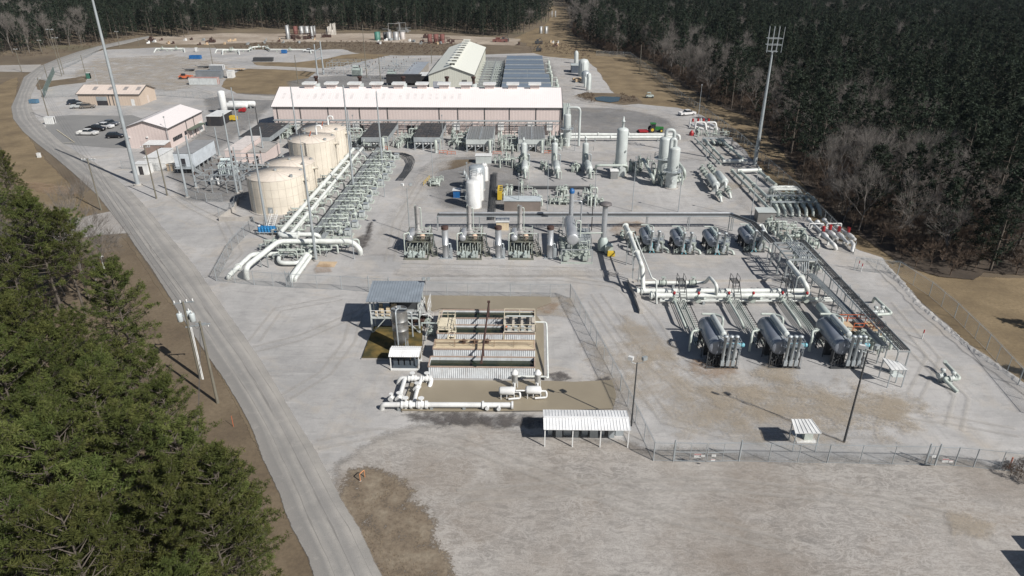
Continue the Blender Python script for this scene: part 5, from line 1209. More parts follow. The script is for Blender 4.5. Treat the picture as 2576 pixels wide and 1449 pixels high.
for i, (b, tp, lb) in enumerate((((247, 218), (234, 171), 'lamp pole behind the tan workshop'), ((766, 305), (760, 257), 'thin lamp pole before the left part of the long hall'), ((1000, 312), (998, 258), 'thin lamp pole before the middle of the long hall'), ((1124, 312), (1121, 256), 'thin lamp pole before the right part of the long hall'), ((1293, 312), (1293, 262), 'thin lamp pole near the right end of the long hall'),
        ((895, 378), (890, 292), 'thin pole between the second and third dark coolers'), ((1115, 375), (1112, 292), 'thin pole right of the fourth dark cooler'), ((1377, 530), (1379, 408), 'thin pole in the middle filter row'), ((1305, 530), (1303, 440), 'thin pole left of the nearest filter row'), ((1495, 525), (1499, 435), 'thin pole right of the filter row'), ((1590, 531), (1600, 398), 'thin pole in the open gravel right of the filters'), ((1706, 533), (1716, 445), 'thin pole before the twin columns'), ((1888, 550), (1905, 424), 'thin pole beside the right pipe header'), ((1775, 406), (1783, 322), 'thin pole behind the twin filter vessels'),
        ((891, 652), (884, 550), 'lamp pole at the front right of the pipe yard'), ((968, 496), (960, 412), 'lamp pole on the right edge of the pipe yard'), ((1089, 446), (1087, 362), 'thin mast on the small valve rack by the track'), ((1177, 520), (1174, 412), 'lamp pole in front of the white tanks'), ((1756, 298), (1762, 215), 'lamp pole beside the white pickup at the right fence'), ((429, 375), (422, 296), 'thin lamp pole at the office corner'), ((1326, 230), (1325, 180), 'lamp pole before the blue grey coolers'), ((1446, 380), (1447, 306), 'thin pole beside the domed column at the long hall'), ((1045, 182), (1046, 150), 'lamp pole beside the shiny annexe'))):
    mast(b, tp, .09, .05, GALV, lb, **LP)
FL = dict(name='floodlight_pole', cat='light pole', group='floodlight poles', lamps='flood')
mast((1588, 1072), (1600, 912), .10, .07, DARK, 'dark floodlight pole at the corner of the long white shed', **FL)
mast((2123, 1113), (2178, 884), .13, .08, DARK, 'dark floodlight pole between the small white shelter and the heaters', **FL)
mast((1031, 588), (1024, 472), .10, .06, STEEL, 'floodlight pole left of the dehydration skids', **FL)
mast((1488, 580), (1492, 495), .10, .07, BLACK, 'black pole left of the mushroom capped stack', name='steel_pole', cat='pole', group=None)
# far H-frame
p, q = G(*Q(1, 0, 625, 790)), G(*Q(1, 0, 682, 750)); h = HG(*Q(1, 0, 625, 790), Q(1, 0, 0, 445)[1]); t = T('steel_h_frame', 'tall steel H-frame at the left of the far substation', 'pylon', (p.x, p.y, 0)); m = MB(); m.lathe(p, (0, 0, 1), [(0, .4), (h, .25)], 8); t.part('leg', m, MASTM); m = MB(); m.lathe(q, (0, 0, 1), [(0, .4), (h, .25)], 8); t.part('leg', m, MASTM)
m = MB()
for k in (.55, .8): m.bar(p + Vector((0, 0, h * k)), q + Vector((0, 0, h * k)), .3)
t.part('crossbeam', m, MASTM)
# near left utility pole with three transformer cans, and its stay pole
p = G(505, 953); h = 11.0; t = T('utility_pole', 'near wooden pole with transformer cans and white conduits beside the road', 'utility pole', (p.x, p.y, 0)); m = MB(); m.lathe(p, (0, 0, 1), [(0, .2), (h, .13)], 10); t.part('pole', m, WOOD)
m = MB(); m.bar((p.x - 1.25, p.y + .15, h - .35), (p.x + 1.25, p.y + .15, h + .0), .13, .15); c_ = t.part('crossarm', m, GALV); m = MB()
for k in (-1.15, -.4, .4, 1.15): m.lathe((p.x + k, p.y + .15, h - .3 + (k + 1.25) * .14), (0, 0, 1), [(0, .05), (.1, .1), (.16, .05), (.3, .09), (.36, .03)], 8)
t.part('insulators', m, WHITE, c_)
CAN = paint('transformer_can', (.50, .55, .56), .4)
for k, (dx, dy) in enumerate(((-.75, -.1), (.75, -.05), (.05, .6))):
    m = MB(); m.lathe((p.x + dx, p.y + dy, h - 2.6), (0, 0, 1), [(0, .3), (.05, .34), (1.0, .34), (1.08, .3), (1.15, .05)], 14); c_ = t.part('transformer', m, CAN); m = MB(); m.lathe((p.x + dx + .12, p.y + dy - .08, h - 1.48), (0, 0, 1), [(0, .06), (.06, .1), (.12, .06), (.18, .1), (.24, .04), (.36, .03)], 8); t.part('bushing', m, WHITE, c_); m = MB(); m.bar((p.x, p.y, h - 1.9), (p.x + dx, p.y + dy, h - 1.9), .12); t.part('bracket', m, GALV, c_)
m = MB()
for dx in (.26, .40): m.cyl((p.x + dx, p.y - .12, .02), (p.x + dx, p.y - .12, h - 3.4), .065, n=8)
t.part('conduit', m, WHITE)
m = MB(); m.bar((p.x - .35, p.y - .05, h - 3.45), (p.x + 2.75, p.y - .05, h - 2.95), .13, .15); c_ = t.part('lower_arm', m, GALV); m = MB()
for k in (0, .3, 1.5, 2.5): m.cyl((p.x + k, p.y - .05, h - 3.7 + k * .16), (p.x + k, p.y - .05, h - 3.4 + k * .16), .07, n=6)
t.part('cutout', m, WHITE, c_)
p = G(548, 1014); h2 = 11.2; t = T('utility_pole', 'nearest bare wooden pole at the road edge', 'utility pole', (p.x, p.y, 0)); m = MB(); m.lathe(p, (0, 0, 1), [(0, .19), (h2, .12)], 10); t.part('pole', m, WOOD); m = MB(); m.bar((p.x - .5, p.y, h2 - .3), (p.x + .7, p.y, h2 - .2), .1); t.part('bracket', m, GALV)
# overhead wires (real thin cables, sagging)
WIRE = paint('wire', (.10, .10, .10), .6)
def wire(pts, label, sag=.8, r=.02):
    m = MB()
    for a, b in zip(pts, pts[1:]):
        a = Vector(a); b = Vector(b); P_ = []
        for k in range(13): s = k / 12; q = a.lerp(b, s); q.z -= sag * 4 * s * (1 - s); P_.append(q)
        m.tube(P_, r, 4, 0)
    return solo('overhead_wire', label, 'wire', m, WIRE, 'overhead wires')
A0 = G(505, 953); B0 = G(255, 529); C0 = G(124, 300)
for k, dx in enumerate((-1.15, -.4, .4, 1.15)): wire([(A0.x + dx, A0.y, 11.0), (B0.x + dx, B0.y, 10.8), (C0.x + dx * .7, C0.y, HG(124, 300, 195) - .3)], 'overhead wire from the transformer pole up along the road', 1.2, .018)
for k in (0, 1): q = G(548, 1014); wire([(A0.x + .7 + k, A0.y, 7.8), (q.x, q.y, 11 - k * .6), (q.x + 12, q.y - 30, 10)], 'overhead wire past the nearest bare pole', .6, .018)
# antenna tower on the right
p = G(1898, 418); h = HG(1898, 418, 130); t = T('antenna_tower', 'tall pale steel pole with an antenna frame beside the right fence', 'tower', (p.x, p.y, 0)); m = MB(); m.lathe(p, (0, 0, 1), [(0, .52), (h * .93, .24), (h, .17)], 12); t.part('pole', m, MASTM); m = MB(); m.cyl(p, p + Vector((0, 0, .3)), 1.0, n=12); t.part('foundation', m, CONC)
m = MB(); hh = HG(1898, 418, 66) - h
for z, w_ in ((0.1, 1.0), (1.6, 1.6), (3.0, 1.6)):
    for s in (-1, 1): m.bar((p.x - w_, p.y + s * w_ * .6, h + z), (p.x + w_, p.y + s * w_ * .6, h + z), .1); m.bar((p.x + s * w_, p.y - w_ * .6, h + z), (p.x + s * w_, p.y + w_ * .6, h + z), .1)
t.part('platform', m, GALV)
for k, (x, y) in enumerate(((-1.65, -1), (-.55, -1), (.55, -1), (1.65, -1), (-1.1, 1), (0, 1), (1.1, 1))): m = MB(); m.cyl((p.x + x, p.y + y, h - .1), (p.x + x * 1.05, p.y + y, h + hh), .06, .05, 6); t.part('antenna', m, GALV)
# ================================================================ FENCES
MESHF, _n, _b, _o = nodes('chain_link'); _b.inputs['Base Color'].default_value = (.30, .32, .33, 1); _b.inputs['Roughness'].default_value = .6
_t = _n.nodes.new('ShaderNodeBsdfTransparent'); _m = _n.nodes.new('ShaderNodeMixShader')
_v = gpos(_n, (1, 1, 1)); _s = _n.nodes.new('ShaderNodeSeparateXYZ'); _n.links.new(_v, _s.inputs[0])
_h = math_(_n, 'ADD', _s.outputs[0], _s.outputs[1]); _w = []
for sg in (1, -1):
    q_ = math_(_n, 'PINGPONG', math_(_n, 'ADD', _h, math_(_n, 'MULTIPLY', _s.outputs[2], sg * 1.0)), .035); _w.append(math_(_n, 'LESS_THAN', q_, .0038))
_n.links.new(math_(_n, 'MAXIMUM', _w[0], _w[1]), _m.inputs[0]); _n.links.new(_t.outputs[0], _m.inputs[1]); _n.links.new(_b.outputs[0], _m.inputs[2]); _n.links.new(_m.outputs[0], _o.inputs[0])
def fence(pts, label, h=2.4, step=3.3, mat=GALV, group='chain-link fences', fab=None, barb=True, r=.04):
    P_ = [G(*q) for q in pts]; t = T('chain_link_fence', label, 'fence', tuple(P_[0]), group); f = MB(); ra = MB(); L = sum((b - a).length for a, b in zip(P_, P_[1:])); step = max(step, L / 95)
    for a, b in zip(P_, P_[1:]):
        k = max(1, round((b - a).length / step)); z = Vector((0, 0, h))
        for i in range(k if b is not P_[-1] else k + 1):
            q = a.lerp(b, i / k); m = MB(); m.cyl(q, q + z + Vector((0, 0, .05)), r * (1.5 if i == 0 else 1), n=6)
            t.part('post', m, mat)
        f.add([a + Vector((0, 0, .05)), b + Vector((0, 0, .05)), b + z, a + z], [(0, 1, 2, 3)])
        ra.bar(a + z, b + z, .045); ra.bar(a + Vector((0, 0, .08)), b + Vector((0, 0, .08)), .03)
        if barb:
            for e in (.12, .24): ra.bar(a + z + Vector((0, 0, e)), b + z + Vector((0, 0, e)), .012)
    t.part('mesh', f, fab or MESHF); t.part('rail', ra, mat); return t
fence([(1434, 751), (1500, 872), (1560, 985), (1643, 1159)], 'chain-link fence running diagonally down to the white shed')
fence([(1643, 1159), (1692, 1161)], 'short fence bay between the diagonal fence and the double gate')
fence([(1859, 1161), (2080, 1165), (2325, 1170)], 'chain-link fence bays right of the double gate')
fence([(2352, 1171), (2400, 1172), (2448, 1176), (2580, 1190), (2700, 1205)], 'chain-link fence at the right end past the small gate')
fence([(1434, 751), (1284, 749), (1072, 746)], 'chain-link fence behind the basins')
fence([(929, 735), (860, 729), (737, 724), (640, 717), (545, 707)], 'chain-link fence in front of the pipe yard')
fence([(545, 707), (585, 630), (615, 598), (642, 572)], 'chain-link fence left of the pipe yard', h=2.2)
fence([(2640, 1060), (2560, 970), (2480, 880), (2400, 800), (2337, 745), (2257, 692), (2147, 680)], 'chain-link fence between the gravel and the right wood')
fence([(2147, 640), (2072, 560), (1982, 470), (1932, 425), (1863, 360), (1790, 303), (1713, 250), (1650, 195), (1585, 144), (1500, 140)], 'dark chain-link fence along the edge of the right wood', mat=STEEL)
fence([(397, 241), (470, 246), (538, 251)], 'fence right of the tan workshop', mat=STEEL, barb=False)
fence([(118, 246), (160, 244), (202, 243)], 'fence left of the tan workshop', mat=STEEL, barb=False)
GS = paint('green_privacy_mesh', (.10, .16, .14), .8, amt=.15)
fence([(112, 246), (124, 215), (138, 183)], 'dark green screened fence beside the road bend', fab=GS, mat=STEEL, h=2.8, barb=False)
fence([(138, 183), (190, 160), (250, 128)], 'fence along the road past the green screen', mat=STEEL, barb=False)
fence([(308, 425), (360, 428), (430, 432), (470, 436)], 'small fence around the white generator enclosure', h=2.0, barb=False)
fence([(552, 548), (590, 530), (598, 500)], 'fence beside the nearest cream tank', h=2.0, barb=False); fence([(470, 498), (520, 508), (560, 508)], 'fence in front of the near substation', h=2.0, barb=False)
def gate(pts, label, leaves=2, h=2.5):
    P_ = [G(*q) for q in pts]; t = T('fence_gate', label, 'gate', tuple(P_[0]), 'fence gates')
    for q in (P_[0], P_[-1]): m = MB(); m.cyl(q, q + Vector((0, 0, h + .35)), .075, n=8); t.part('gate_post', m, GALV)
    for a, b in zip(P_, P_[1:]):
        d = (b - a).normalized(); a2, b2 = a + d * .12, b - d * .06; m = MB()
        for z in (.12, h * .52, h): m.bar(a2 + Vector((0, 0, z)), b2 + Vector((0, 0, z)), .055)
        for k in (0, .5, 1): q = a2.lerp(b2, k); m.bar(q + Vector((0, 0, .12)), q + Vector((0, 0, h)), .05)
        o = t.part('leaf', m, GALV); m = MB(); m.add([a2 + Vector((0, 0, .12)), b2 + Vector((0, 0, .12)), b2 + Vector((0, 0, h)), a2 + Vector((0, 0, h))], [(0, 1, 2, 3)]); t.part('mesh', m, MESHF, o)
    return t
gate([(1693, 1161), (1774, 1163), (1858, 1161)], 'double-leaf chain-link gate with warning signs at the front'); gate([(2326, 1170), (2351, 1171)], 'narrow walk gate near the right end of the front fence')
gate([(980, 738), (929, 735)], 'chain-link gate leaf left of the grey roofed structure'); gate([(733, 723), (722, 722)], 'narrow walk gate in the pipe yard fence')
# signs on the fences
def sign(px, z, w_, h_, rows, label, top=RED):
    p = G(px[0], px[1], z); t = T('warning_sign', label, 'sign', (p.x, p.y - .06, z), 'signs on the fences'); m = MB(); m.bb(p.x - w_ / 2, p.y - .075, z, p.x + w_ / 2, p.y - .055, z + h_); t.part('panel', m, WHITE)
    if top: m = MB(); m.bb(p.x - w_ / 2 + .02, p.y - .082, z + h_ * .68, p.x + w_ / 2 - .02, p.y - .076, z + h_ - .02); t.part('header', m, top)
    for i, s in enumerate(rows):
        cu = bpy.data.curves.new('lettering', 'FONT'); cu.body = s; cu.size = h_ * (.27 if i == 0 and top else .2); cu.align_x = 'CENTER'; cu.materials.append(WHITE if i == 0 and top else DARK)
        if (cu.size * .62 * len(s)) > w_ * .92: cu.size = w_ * .92 / (.62 * len(s))
        tmp = bpy.data.objects.new('lettering', cu); me = bpy.data.meshes.new_from_object(tmp); bpy.data.objects.remove(tmp); o = bpy.data.objects.new('lettering', me); COL.objects.link(o); o.parent = t.o
        o.location = (0, -.024 - .006, h_ * (.73 if i == 0 and top else (.48 - (i - (1 if top else 0)) * .22))); o.rotation_euler = (R(90), 0, 0)
sign((1754, 1150), 1.25, .72, .5, ['DANGER', 'NO SMOKING', 'NO OPEN FLAMES'], 'largest white sign on the left leaf of the double gate')
sign((1768, 1148), 1.45, .4, .2, ['CAUTION'], 'small white sign beside the large one on the double gate', None)
sign((1795, 1148), 1.45, .45, .28, ['WARNING', 'KEEP OUT'], 'white sign on the right leaf of the double gate', None)
sign((1793, 1158), 1.2, .42, .22, ['DANGER'], 'small red lettered sign under the white one on the right gate leaf')
sign((2348, 1150), 1.7, .4, .28, ['NOTICE', 'ENTRY'], 'white sign on the narrow walk gate', None)
sign((2376, 1162), 1.35, .65, .48, ['DANGER', 'NO SMOKING', 'AUTHORIZED ONLY'], 'large white sign right of the walk gate')
sign((2391, 1162), 1.4, .42, .24, ['WARNING'], 'small pale red sign right of the large one')
# ================================================================ PROCESS EQUIPMENT
def bolts(mb, p, d, r, n=12):
    p = Vector(p); d = Vector(d).normalized(); u, w_ = ortho(d)
    for k in range(n): a = 6.283 * k / n; q = p + u * (r * math.cos(a)) + w_ * (r * math.sin(a)); mb.bar(q - d * .12, q + d * .12, .06)
# --- cream storage tanks
def bigtank(cx, base_y, l, rr_, top, label, seams=3, knob=False, hook=False):
    b = G(cx, base_y); rad = (G(rr_, base_y).x - G(l, base_y).x) / 2; y = b.y + rad; h = top
    t = T('storage_tank', label, 'storage tank', (b.x, y, 0), 'cream storage tanks'); m = MB(); n = 48
    m.lathe((b.x, y, .15), (0, 0, 1), [(0, rad), (h - .15, rad)], n); t.part('shell', m, CREAM)
    m = MB(); m.lathe((b.x, y, h), (0, 0, 1), [(0, rad + .06), (.1, rad + .06), (rad * .09 + .1, .3), (rad * .09 + .12, .02)], n); t.part('roof', m, paint('tank_roof', (.60, .54, .47), .55, amt=.25, scale=.15))
    m = MB()
    for k in range(1, seams + 1): m.lathe((b.x, y, h * k / (seams + 1)), (0, 0, 1), [(0, rad + .012), (.05, rad + .012)], n, False)
    for k in range(26): a = 6.283 * k / 26; m.box(b.x + math.cos(a) * (rad + .012), y + math.sin(a) * (rad + .012), .15, .04, .04, h - .2, a)
    for k in range(20): a = 6.283 * k / 20; m.bar((b.x + math.cos(a) * rad, y + math.sin(a) * rad, h + .11), (b.x + math.cos(a) * .3, y + math.sin(a) * .3, h + rad * .09 + .12), .035)
    t.part('seams', m, paint('tank_seam_paint', (.50, .45, .38), .6))  # seam ribs in a darker cream than the shell
    m = MB(); m.cyl((b.x, y, 0), (b.x, y, .15), rad + .5, n=n); t.part('foundation', m, CONC)
    m = MB(); a = -.6; q = Vector((b.x + math.cos(a) * (rad - .8), y + math.sin(a) * (rad - .8), h + .2)); m.cyl(q, q + Vector((0, 0, .45)), .35); m.cyl((b.x, y, h + rad * .09), (b.x, y, h + rad * .09 + .5), .3)
    for k in (2.2, 3.6, .4): q = Vector((b.x + math.cos(k) * (rad - .7), y + math.sin(k) * (rad - .7), h + .15)); m.cyl(q, q + Vector((0, 0, .3)), .3)
    t.part('hatch', m, STEEL)
    if hook:
        m = MB(); q = Vector((b.x + 1.0, y + 1, h + .6)); m.tube([q, q + Vector((0, 0, 2.2)), q + Vector((1.3, 0, 2.2)), q + Vector((1.3, 0, 1.4))], .22, 8, .6); t.part('vent', m, WHITE)
        m = MB(); q = Vector((b.x - .3, y - .6, h + .5)); m.bar(q, q + Vector((.5, 0, 1.3)), .3, .12); t.part('flag', m, ORANGE)
    m = MB(); m.lathe((b.x + rad * .93, y - rad * .1, h - 1.2), (1, .1, .1), [(0, .3), (1.0, .3), (1.4, .45)], 10); m.tube([(b.x + rad + .35, y - .5, 0), (b.x + rad + .35, y - .5, h - 1), (b.x + rad - .1, y - .5, h - .9)], .09, 6); t.part('nozzle', m, CREAM)
    m = MB(); a = -2.2; q = Vector((b.x + math.cos(a) * (rad + .25), y + math.sin(a) * (rad + .25), 0)); m.ladder(q, q + Vector((0, 0, h + .6)), (math.sin(a), -math.cos(a), 0)); m.box(b.x, y - rad - .02, .6, 1.0, .08, 1.2); t.part('ladder', m, STEEL)
    return b.x, y, rad, h
bigtank(683, 543, 614, 757, 7.2, 'nearest cream storage tank with seamed panels'); bigtank(722, 506, 662, 783, 7.2, 'second cream storage tank from the front')
bigtank(779, 452, 705, 823, 8.6, 'tall cream storage tank with white vent hook, third from the front', 0, hook=True); bigtank(810, 421, 742, 852, 8.6, 'rearmost cream storage tank with an orange flag on top', 0, hook=True)
# containment wall, stairs, drums
def wallrun(pts, label, h=1.0, th=.25):
    P_ = [G(*q) for q in pts]; m = MB()
    for a, b in zip(P_, P_[1:]): d = b - a; c = (a + b) / 2; m.box(c.x, c.y, 0, d.length, th, h, math.atan2(d.y, d.x))
    return solo('containment_wall', label, 'wall', m, CONC)
wallrun([(552, 556), (640, 556), (735, 558)], 'low concrete wall in front of the nearest cream tank', .9); wallrun([(552, 556), (590, 530), (600, 505)], 'low concrete wall left of the nearest cream tank', .9)
p = G(685, 572); t = T('crossover_stairs', 'white steel stairs over the low wall before the nearest cream tank', 'stairs', tuple(p)); m = MB(); m.stairs((p.x, p.y - 1.5, 0), (p.x + .3, p.y + 1.6, 2.2), 1.2, 9); t.part('flight', m, WHITE)
p0, p1 = G(642, 591), G(699, 591); t = T('drum_pallet', 'low pale rack under the blue drums', 'rack', tuple(p0)); m = MB(); m.bb(p0.x, p0.y, .35, p1.x, p0.y + 1.7, .5)
for k in range(6): x = p0.x + k * (p1.x - p0.x) / 5; m.bar((x, p0.y + .1, 0), (x, p0.y + .1, .35), .1)
t.part('deck', m, GALV); BD = paint('drum_blue', (.02, .20, .45), .45, amt=.15)
for k in range(12):
    x = p0.x + .5 + (k % 7) * .58 + (.25 if k > 6 else 0) + .3; y = p0.y + (.45 if k < 7 else 1.15); m = MB(); m.lathe((x, y, .5), (0, 0, 1), [(0, .27), (.3, .27), (.32, .29), (.34, .27), (.6, .27), (.62, .29), (.64, .27), (.9, .27)], 12)
    solo('drum', 'blue plastic drum on the pale rack, %s' % (('%s of the front row' % ORL[k]) if k < 7 else ('%s of the rear row' % ORL[k - 7])), 'drum', m, BD, 'blue drums on the rack')
m = MB(); m.lathe((p0.x + .5, p0.y + 1.2, .5), (0, 0, 1), [(0, .3), (1.0, .32), (1.05, .36), (1.1, .02)], 12); solo('drum', 'white drum at the left end of the blue drums', 'drum', m, WHITE)
# --- pipe yard: skids on both sides of a long cable tray
SK = [(886, 598), (904, 577), (921, 552), (931, 531), (939, 512), (951, 492), (966, 471), (979, 455), (986, 437), (994, 423), (1006, 402)]
tx = lambda y: 1324 + (y + 123) * (791 - 1324) / (590 + 123)     # line of the tray in the plan
first = None; r_ = random.Random(12)
def make_skid(nm, label, L, kind):
    t = T(nm, label, 'pump skid', (0, 0, 0), 'pump skids of the pipe yard', 0, True); R_ = random.Random(kind)
    m = MB()
    for y in (-.9, .9): m.bb(-L, y - .1, 0, 0, y + .1, .28)
    for k in range(5): m.bb(-L + k * (L - .2) / 4, -.797, 0, -L + k * (L - .2) / 4 + .2, .797, .26)
    t.part('base', m, PIPE)
    m = MB(); m.bb(-1.9, -.55, .3, -.5, .55, 1.25); m.cyl((-2.6, 0, .8), (-1.905, 0, .8), .32, n=10); t.part('motor', m, VESSEL)
    m = MB(); m.bb(-1.9, -.6, 1.45, -.5, .6, 1.5)
    for x in (-2.1, -.4):
        for y in (-1, 1): m.bar((x, y, .2), (x, y, 1.45), .07)
    t.part('canopy_frame', m, GALV)
    m = MB(); m.lathe((-3.6, 0, .85), (1, 0, 0), [(0, .25), (.15, .5), (.85, .5), (1.0, .25)], 12); m.cyl((-3.1, 0, .9), (-3.1, 0, 1.6), .2); t.part('pump', m, VALVE)
    m = MB(); m.tube([(-L - 1.5, .45, 1.0), (-5.2, .45, 1.0), (-4.3, .45, 1.0), (-3.6, 0, .85)], .2, 8); m.tube([(-3.1, 0, 1.5), (-3.1, 0, 2.1), (-4.2, -.5, 2.1), (-L - 1, -.5, 2.1), (-L - 1, -.5, .3)], .16, 8); m.tube([(-4.6, -.95, .3), (-4.6, -.95, 1.5), (-6.4, -.95, 1.5), (-6.4, -.95, .2)], .1, 6); t.part('piping', m, PIPE)
    m = MB(); m.valve((-5.6, .45, 1.0), (1, 0, 0), .22); m.valve((-7.0, .45, 1.0), (1, 0, 0), .22); m.valve((-5.0, -.5, 2.1), (1, 0, 0), .17); m.valve((-6.8, -.5, 2.1), (1, 0, 0), .17); t.part('valves', m, VALVE)
    m = MB()
    for x in (-L + .4, -5, -6.5): m.bar((x, -1.0, 0), (x, -1.0, 2.4), .08); m.bar((x, 1.0, 0), (x, 1.0, 2.4), .08); m.bar((x, -1, 2.4), (x, 1, 2.4), .08)
    for _ in range(7): x = R_.uniform(-L, -2.5); y = R_.uniform(-.9, .9); z = R_.uniform(.5, 2); m.box(x, y, z, R_.uniform(.15, .5), R_.uniform(.15, .4), R_.uniform(.15, .5))
    m.bar((-L, .9, 1.9), (-3.8, .9, 1.9), .06); m.bar((-L, -.9, 1.7), (-2.8, -.9, 1.7), .05); t.part('frame', m, GALV)
    return t
first = make_skid('pump_skid', '', 8.5, 1)
for i, (x, y) in enumerate(SK):
    p = G(x, y); lb = '%s pump skid of the right-hand row in the pipe yard' % ORD[i]
    if i == 0: first.o.location = (p.x, p.y + .8, 0); first.o['label'] = lb; first.o.scale = (.76, 1, 1)
    else: dup(first.o, (p.x, p.y + .8, 0), lb, sc=(.76, 1, 1))
def make_manifold(label):
    t = T('valve_manifold', label, 'valve manifold', (0, 0, 0), 'valve manifolds of the pipe yard', 0, True)
    m = MB(); m.tube([(0, 0, .2), (0, 0, 1.0), (6.5, 0, 1.0), (6.5, 0, 1.9), (7.6, 0, 1.9), (7.6, 0, .4)], .19, 8); m.tube([(.6, .9, 1.5), (5.4, .9, 1.5), (5.4, .9, .2)], .14, 8); m.tube([(1.4, -.8, .2), (1.4, -.8, 2.0), (4.6, -.8, 2.0), (4.6, -.8, .3)], .12, 6); t.part('piping', m, PIPE)
    m = MB(); m.valve((1.6, 0, 1.0), (1, 0, 0), .22); m.valve((3.4, 0, 1.0), (1, 0, 0), .22); m.valve((5.2, 0, 1.0), (1, 0, 0), .2); m.valve((2.5, .9, 1.5), (1, 0, 0), .17); m.valve((4.2, .9, 1.5), (1, 0, 0), .17); m.valve((3, -.8, 2.0), (1, 0, 0), .15); t.part('valves', m, VALVE)
    m = MB()
    for x in (.4, 2.2, 4.0, 5.8): m.bar((x, -1.05, 0), (x, -1.05, 1.3), .09); m.bar((x, 1.05, 0), (x, 1.05, 1.8), .09); m.bar((x, -1.05, .8), (x, 1.05, .8), .09)
    m.bb(.2, -1.2, 1.3, 3.0, -.95, 1.36); t.part('supports', m, STEEL)
    return t
mf = make_manifold('')
for i, y_ in enumerate((590, 566, 545, 522, 500, 480, 460, 442, 425, 410)):
    xx = tx(y_) - 7.6 * (y_ + 123) * .01835 - 6; p = G(xx, y_); lb = '%s valve manifold left of the long cable tray in the pipe yard' % ORD[i]
    if i == 0: mf.o.location = (p.x, p.y, 0); mf.o['label'] = lb
    else: dup(mf.o, (p.x, p.y, 0), lb)
for i in range(10):
    y_ = (SK[i][1] + SK[i + 1][1]) / 2; p = G(tx(y_) + 8, y_); dup(mf.o, (p.x, p.y + .9, 0), '%s valve manifold right of the long cable tray in the pipe yard' % ORD[i], sc=(.8, .9, 1))
# long cable tray
def tray(name, label, pts, w_, z, legs=6.0, mat=GALV, cat='cable tray', cables=True, leg_top=None):
    P_ = [Vector((*G(*q, z).xy, z)) if len(q) == 2 else Vector(q) for q in pts]; t = T(name, label, cat, (P_[0].x, P_[0].y, 0), None); m = MB(); c = MB(); lg = MB()
    for a, b in zip(P_, P_[1:]):
        d = (b - a); L = d.length; d = d / L; s = Vector((-d.y, d.x, 0)).normalized() * w_ / 2
        for k in (-1, 1): m.bar(a + s * k, b + s * k, .07, .22)
        n_ = int(L / .8)
        for i in range(n_): q = a.lerp(b, (i + .5) / n_); m.bar(q - s, q + s, .06)
        if cables:
            for k in (-.6, -.3, .05, .35, .65): c.tube([a + s * k + Vector((0, 0, .1)), b + s * k + Vector((0, 0, .1))], .07, 5, 0)
        if z > .9:
            n_ = max(1, int(L / legs))
            for i in range(n_ + 1): q = a.lerp(b, i / n_); lg.bar(q - s * 1.1 - Vector((0, 0, .15)), q + s * 1.1 - Vector((0, 0, .15)), .14); [lg.bar((q.x + s.x * k, q.y + s.y * k, 0), (q.x + s.x * k, q.y + s.y * k, z - .1), .13) for k in (-.9, .9)]
    t.part('tray', m, mat)
    if cables: t.part('cables', c, DARK if cables == 2 else STEEL)
    if z > .9: t.part('legs', lg, STEEL)
    return t
tray('cable_tray', 'long grey cable tray running through the middle of the pipe yard', [(tx(600), 600), (tx(372), 372)], 1.8, 1.9, mat=DARK)
tray('cable_tray', 'second grey tray beside the long tray in the pipe yard', [(tx(600) + 24, 604), (tx(400) + 14, 402)], .9, 1.0)
tray('cable_bridge', 'dark curved cable walkway at the far right of the pipe yard', [(968, 385), (1012, 387), (1030, 394), (1036, 405), (1028, 425), (1010, 448)], 1.6, .9, mat=DARK, cat='walkway', cables=2)
tray('cable_bridge', 'dark walkway along the rear of the pipe yard', [(800, 362), (880, 366), (960, 372)], 1.4, 1.2, mat=DARK, cat='walkway', cables=2)
# the large transfer pipes
def bigpipe(label, pts, r, mat=PIPEW, sup=9, bend=None, name='transfer_pipe', group='large pipes of the yard', flg=(), n=12, cat='pipe', z0=None):
    P_ = [Vector((*G(q[0], q[1], q[2]).xy, q[2])) for q in pts]; t = T(name, label, cat, (P_[0].x, P_[0].y, 0), group); m = MB(); m.tube(P_, r, n, bend or 3 * r)
    t.part('pipe', m, mat); f = MB(); ok = False
    for i, s in flg: a, b = P_[i], P_[i + 1]; q = a.lerp(b, s); f.flange(q, b - a, r * 1.55, .22); ok = True
    if ok: t.part('flanges', f, mat)
    if sup:
        m = MB(); k_ = 0
        for a, b in zip(P_, P_[1:]):
            if abs(a.z - b.z) > .4: continue
            n_ = int((b - a).length / sup); d = (b - a).normalized(); s = Vector((-d.y, d.x, 0)) * r * 1.4
            for k in range(n_):
                q = a.lerp(b, (k + .5) / n_); k_ += 1
                if q.z - r > .9:
                    for e in (-1, 1): m.bar((q.x + s.x * e, q.y + s.y * e, 0), (q.x + s.x * e, q.y + s.y * e, q.z - r), .16)
                    m.bar(q - s * 1.2 - Vector((0, 0, r + .08)), q + s * 1.2 - Vector((0, 0, r + .08)), .16)
                else: m.box(q.x, q.y, 0, .35, .5, max(.05, q.z - r * .9))
        if k_: t.part('supports', m, STEEL)
    return t
vy = lambda x0, y0, y: 1324 + (y + 123) * (x0 - 1324) / (y0 + 123)
bigpipe('upper white pipe crossing the front of the pipe yard, then running to the rear', [(752, 618, 1), (748, 596, 2.6), (700, 592, 2.6), (vy(700, 592, 375), 375, 2.6)][1:], .42, flg=((1, .5), (1, .8)))
bigpipe('white pipe just behind the front crossing, turning down at its right end', [(803, 610, .1), (802, 590, 2.6), (702, 590, 2.6)], .42, flg=((1, .5),))
bigpipe('second white pipe running to the rear beside the upper one', [(722, 600, 2.0), (vy(722, 600, 372), 372, 2.0)], .34, flg=((0, .2), (0, .6)))
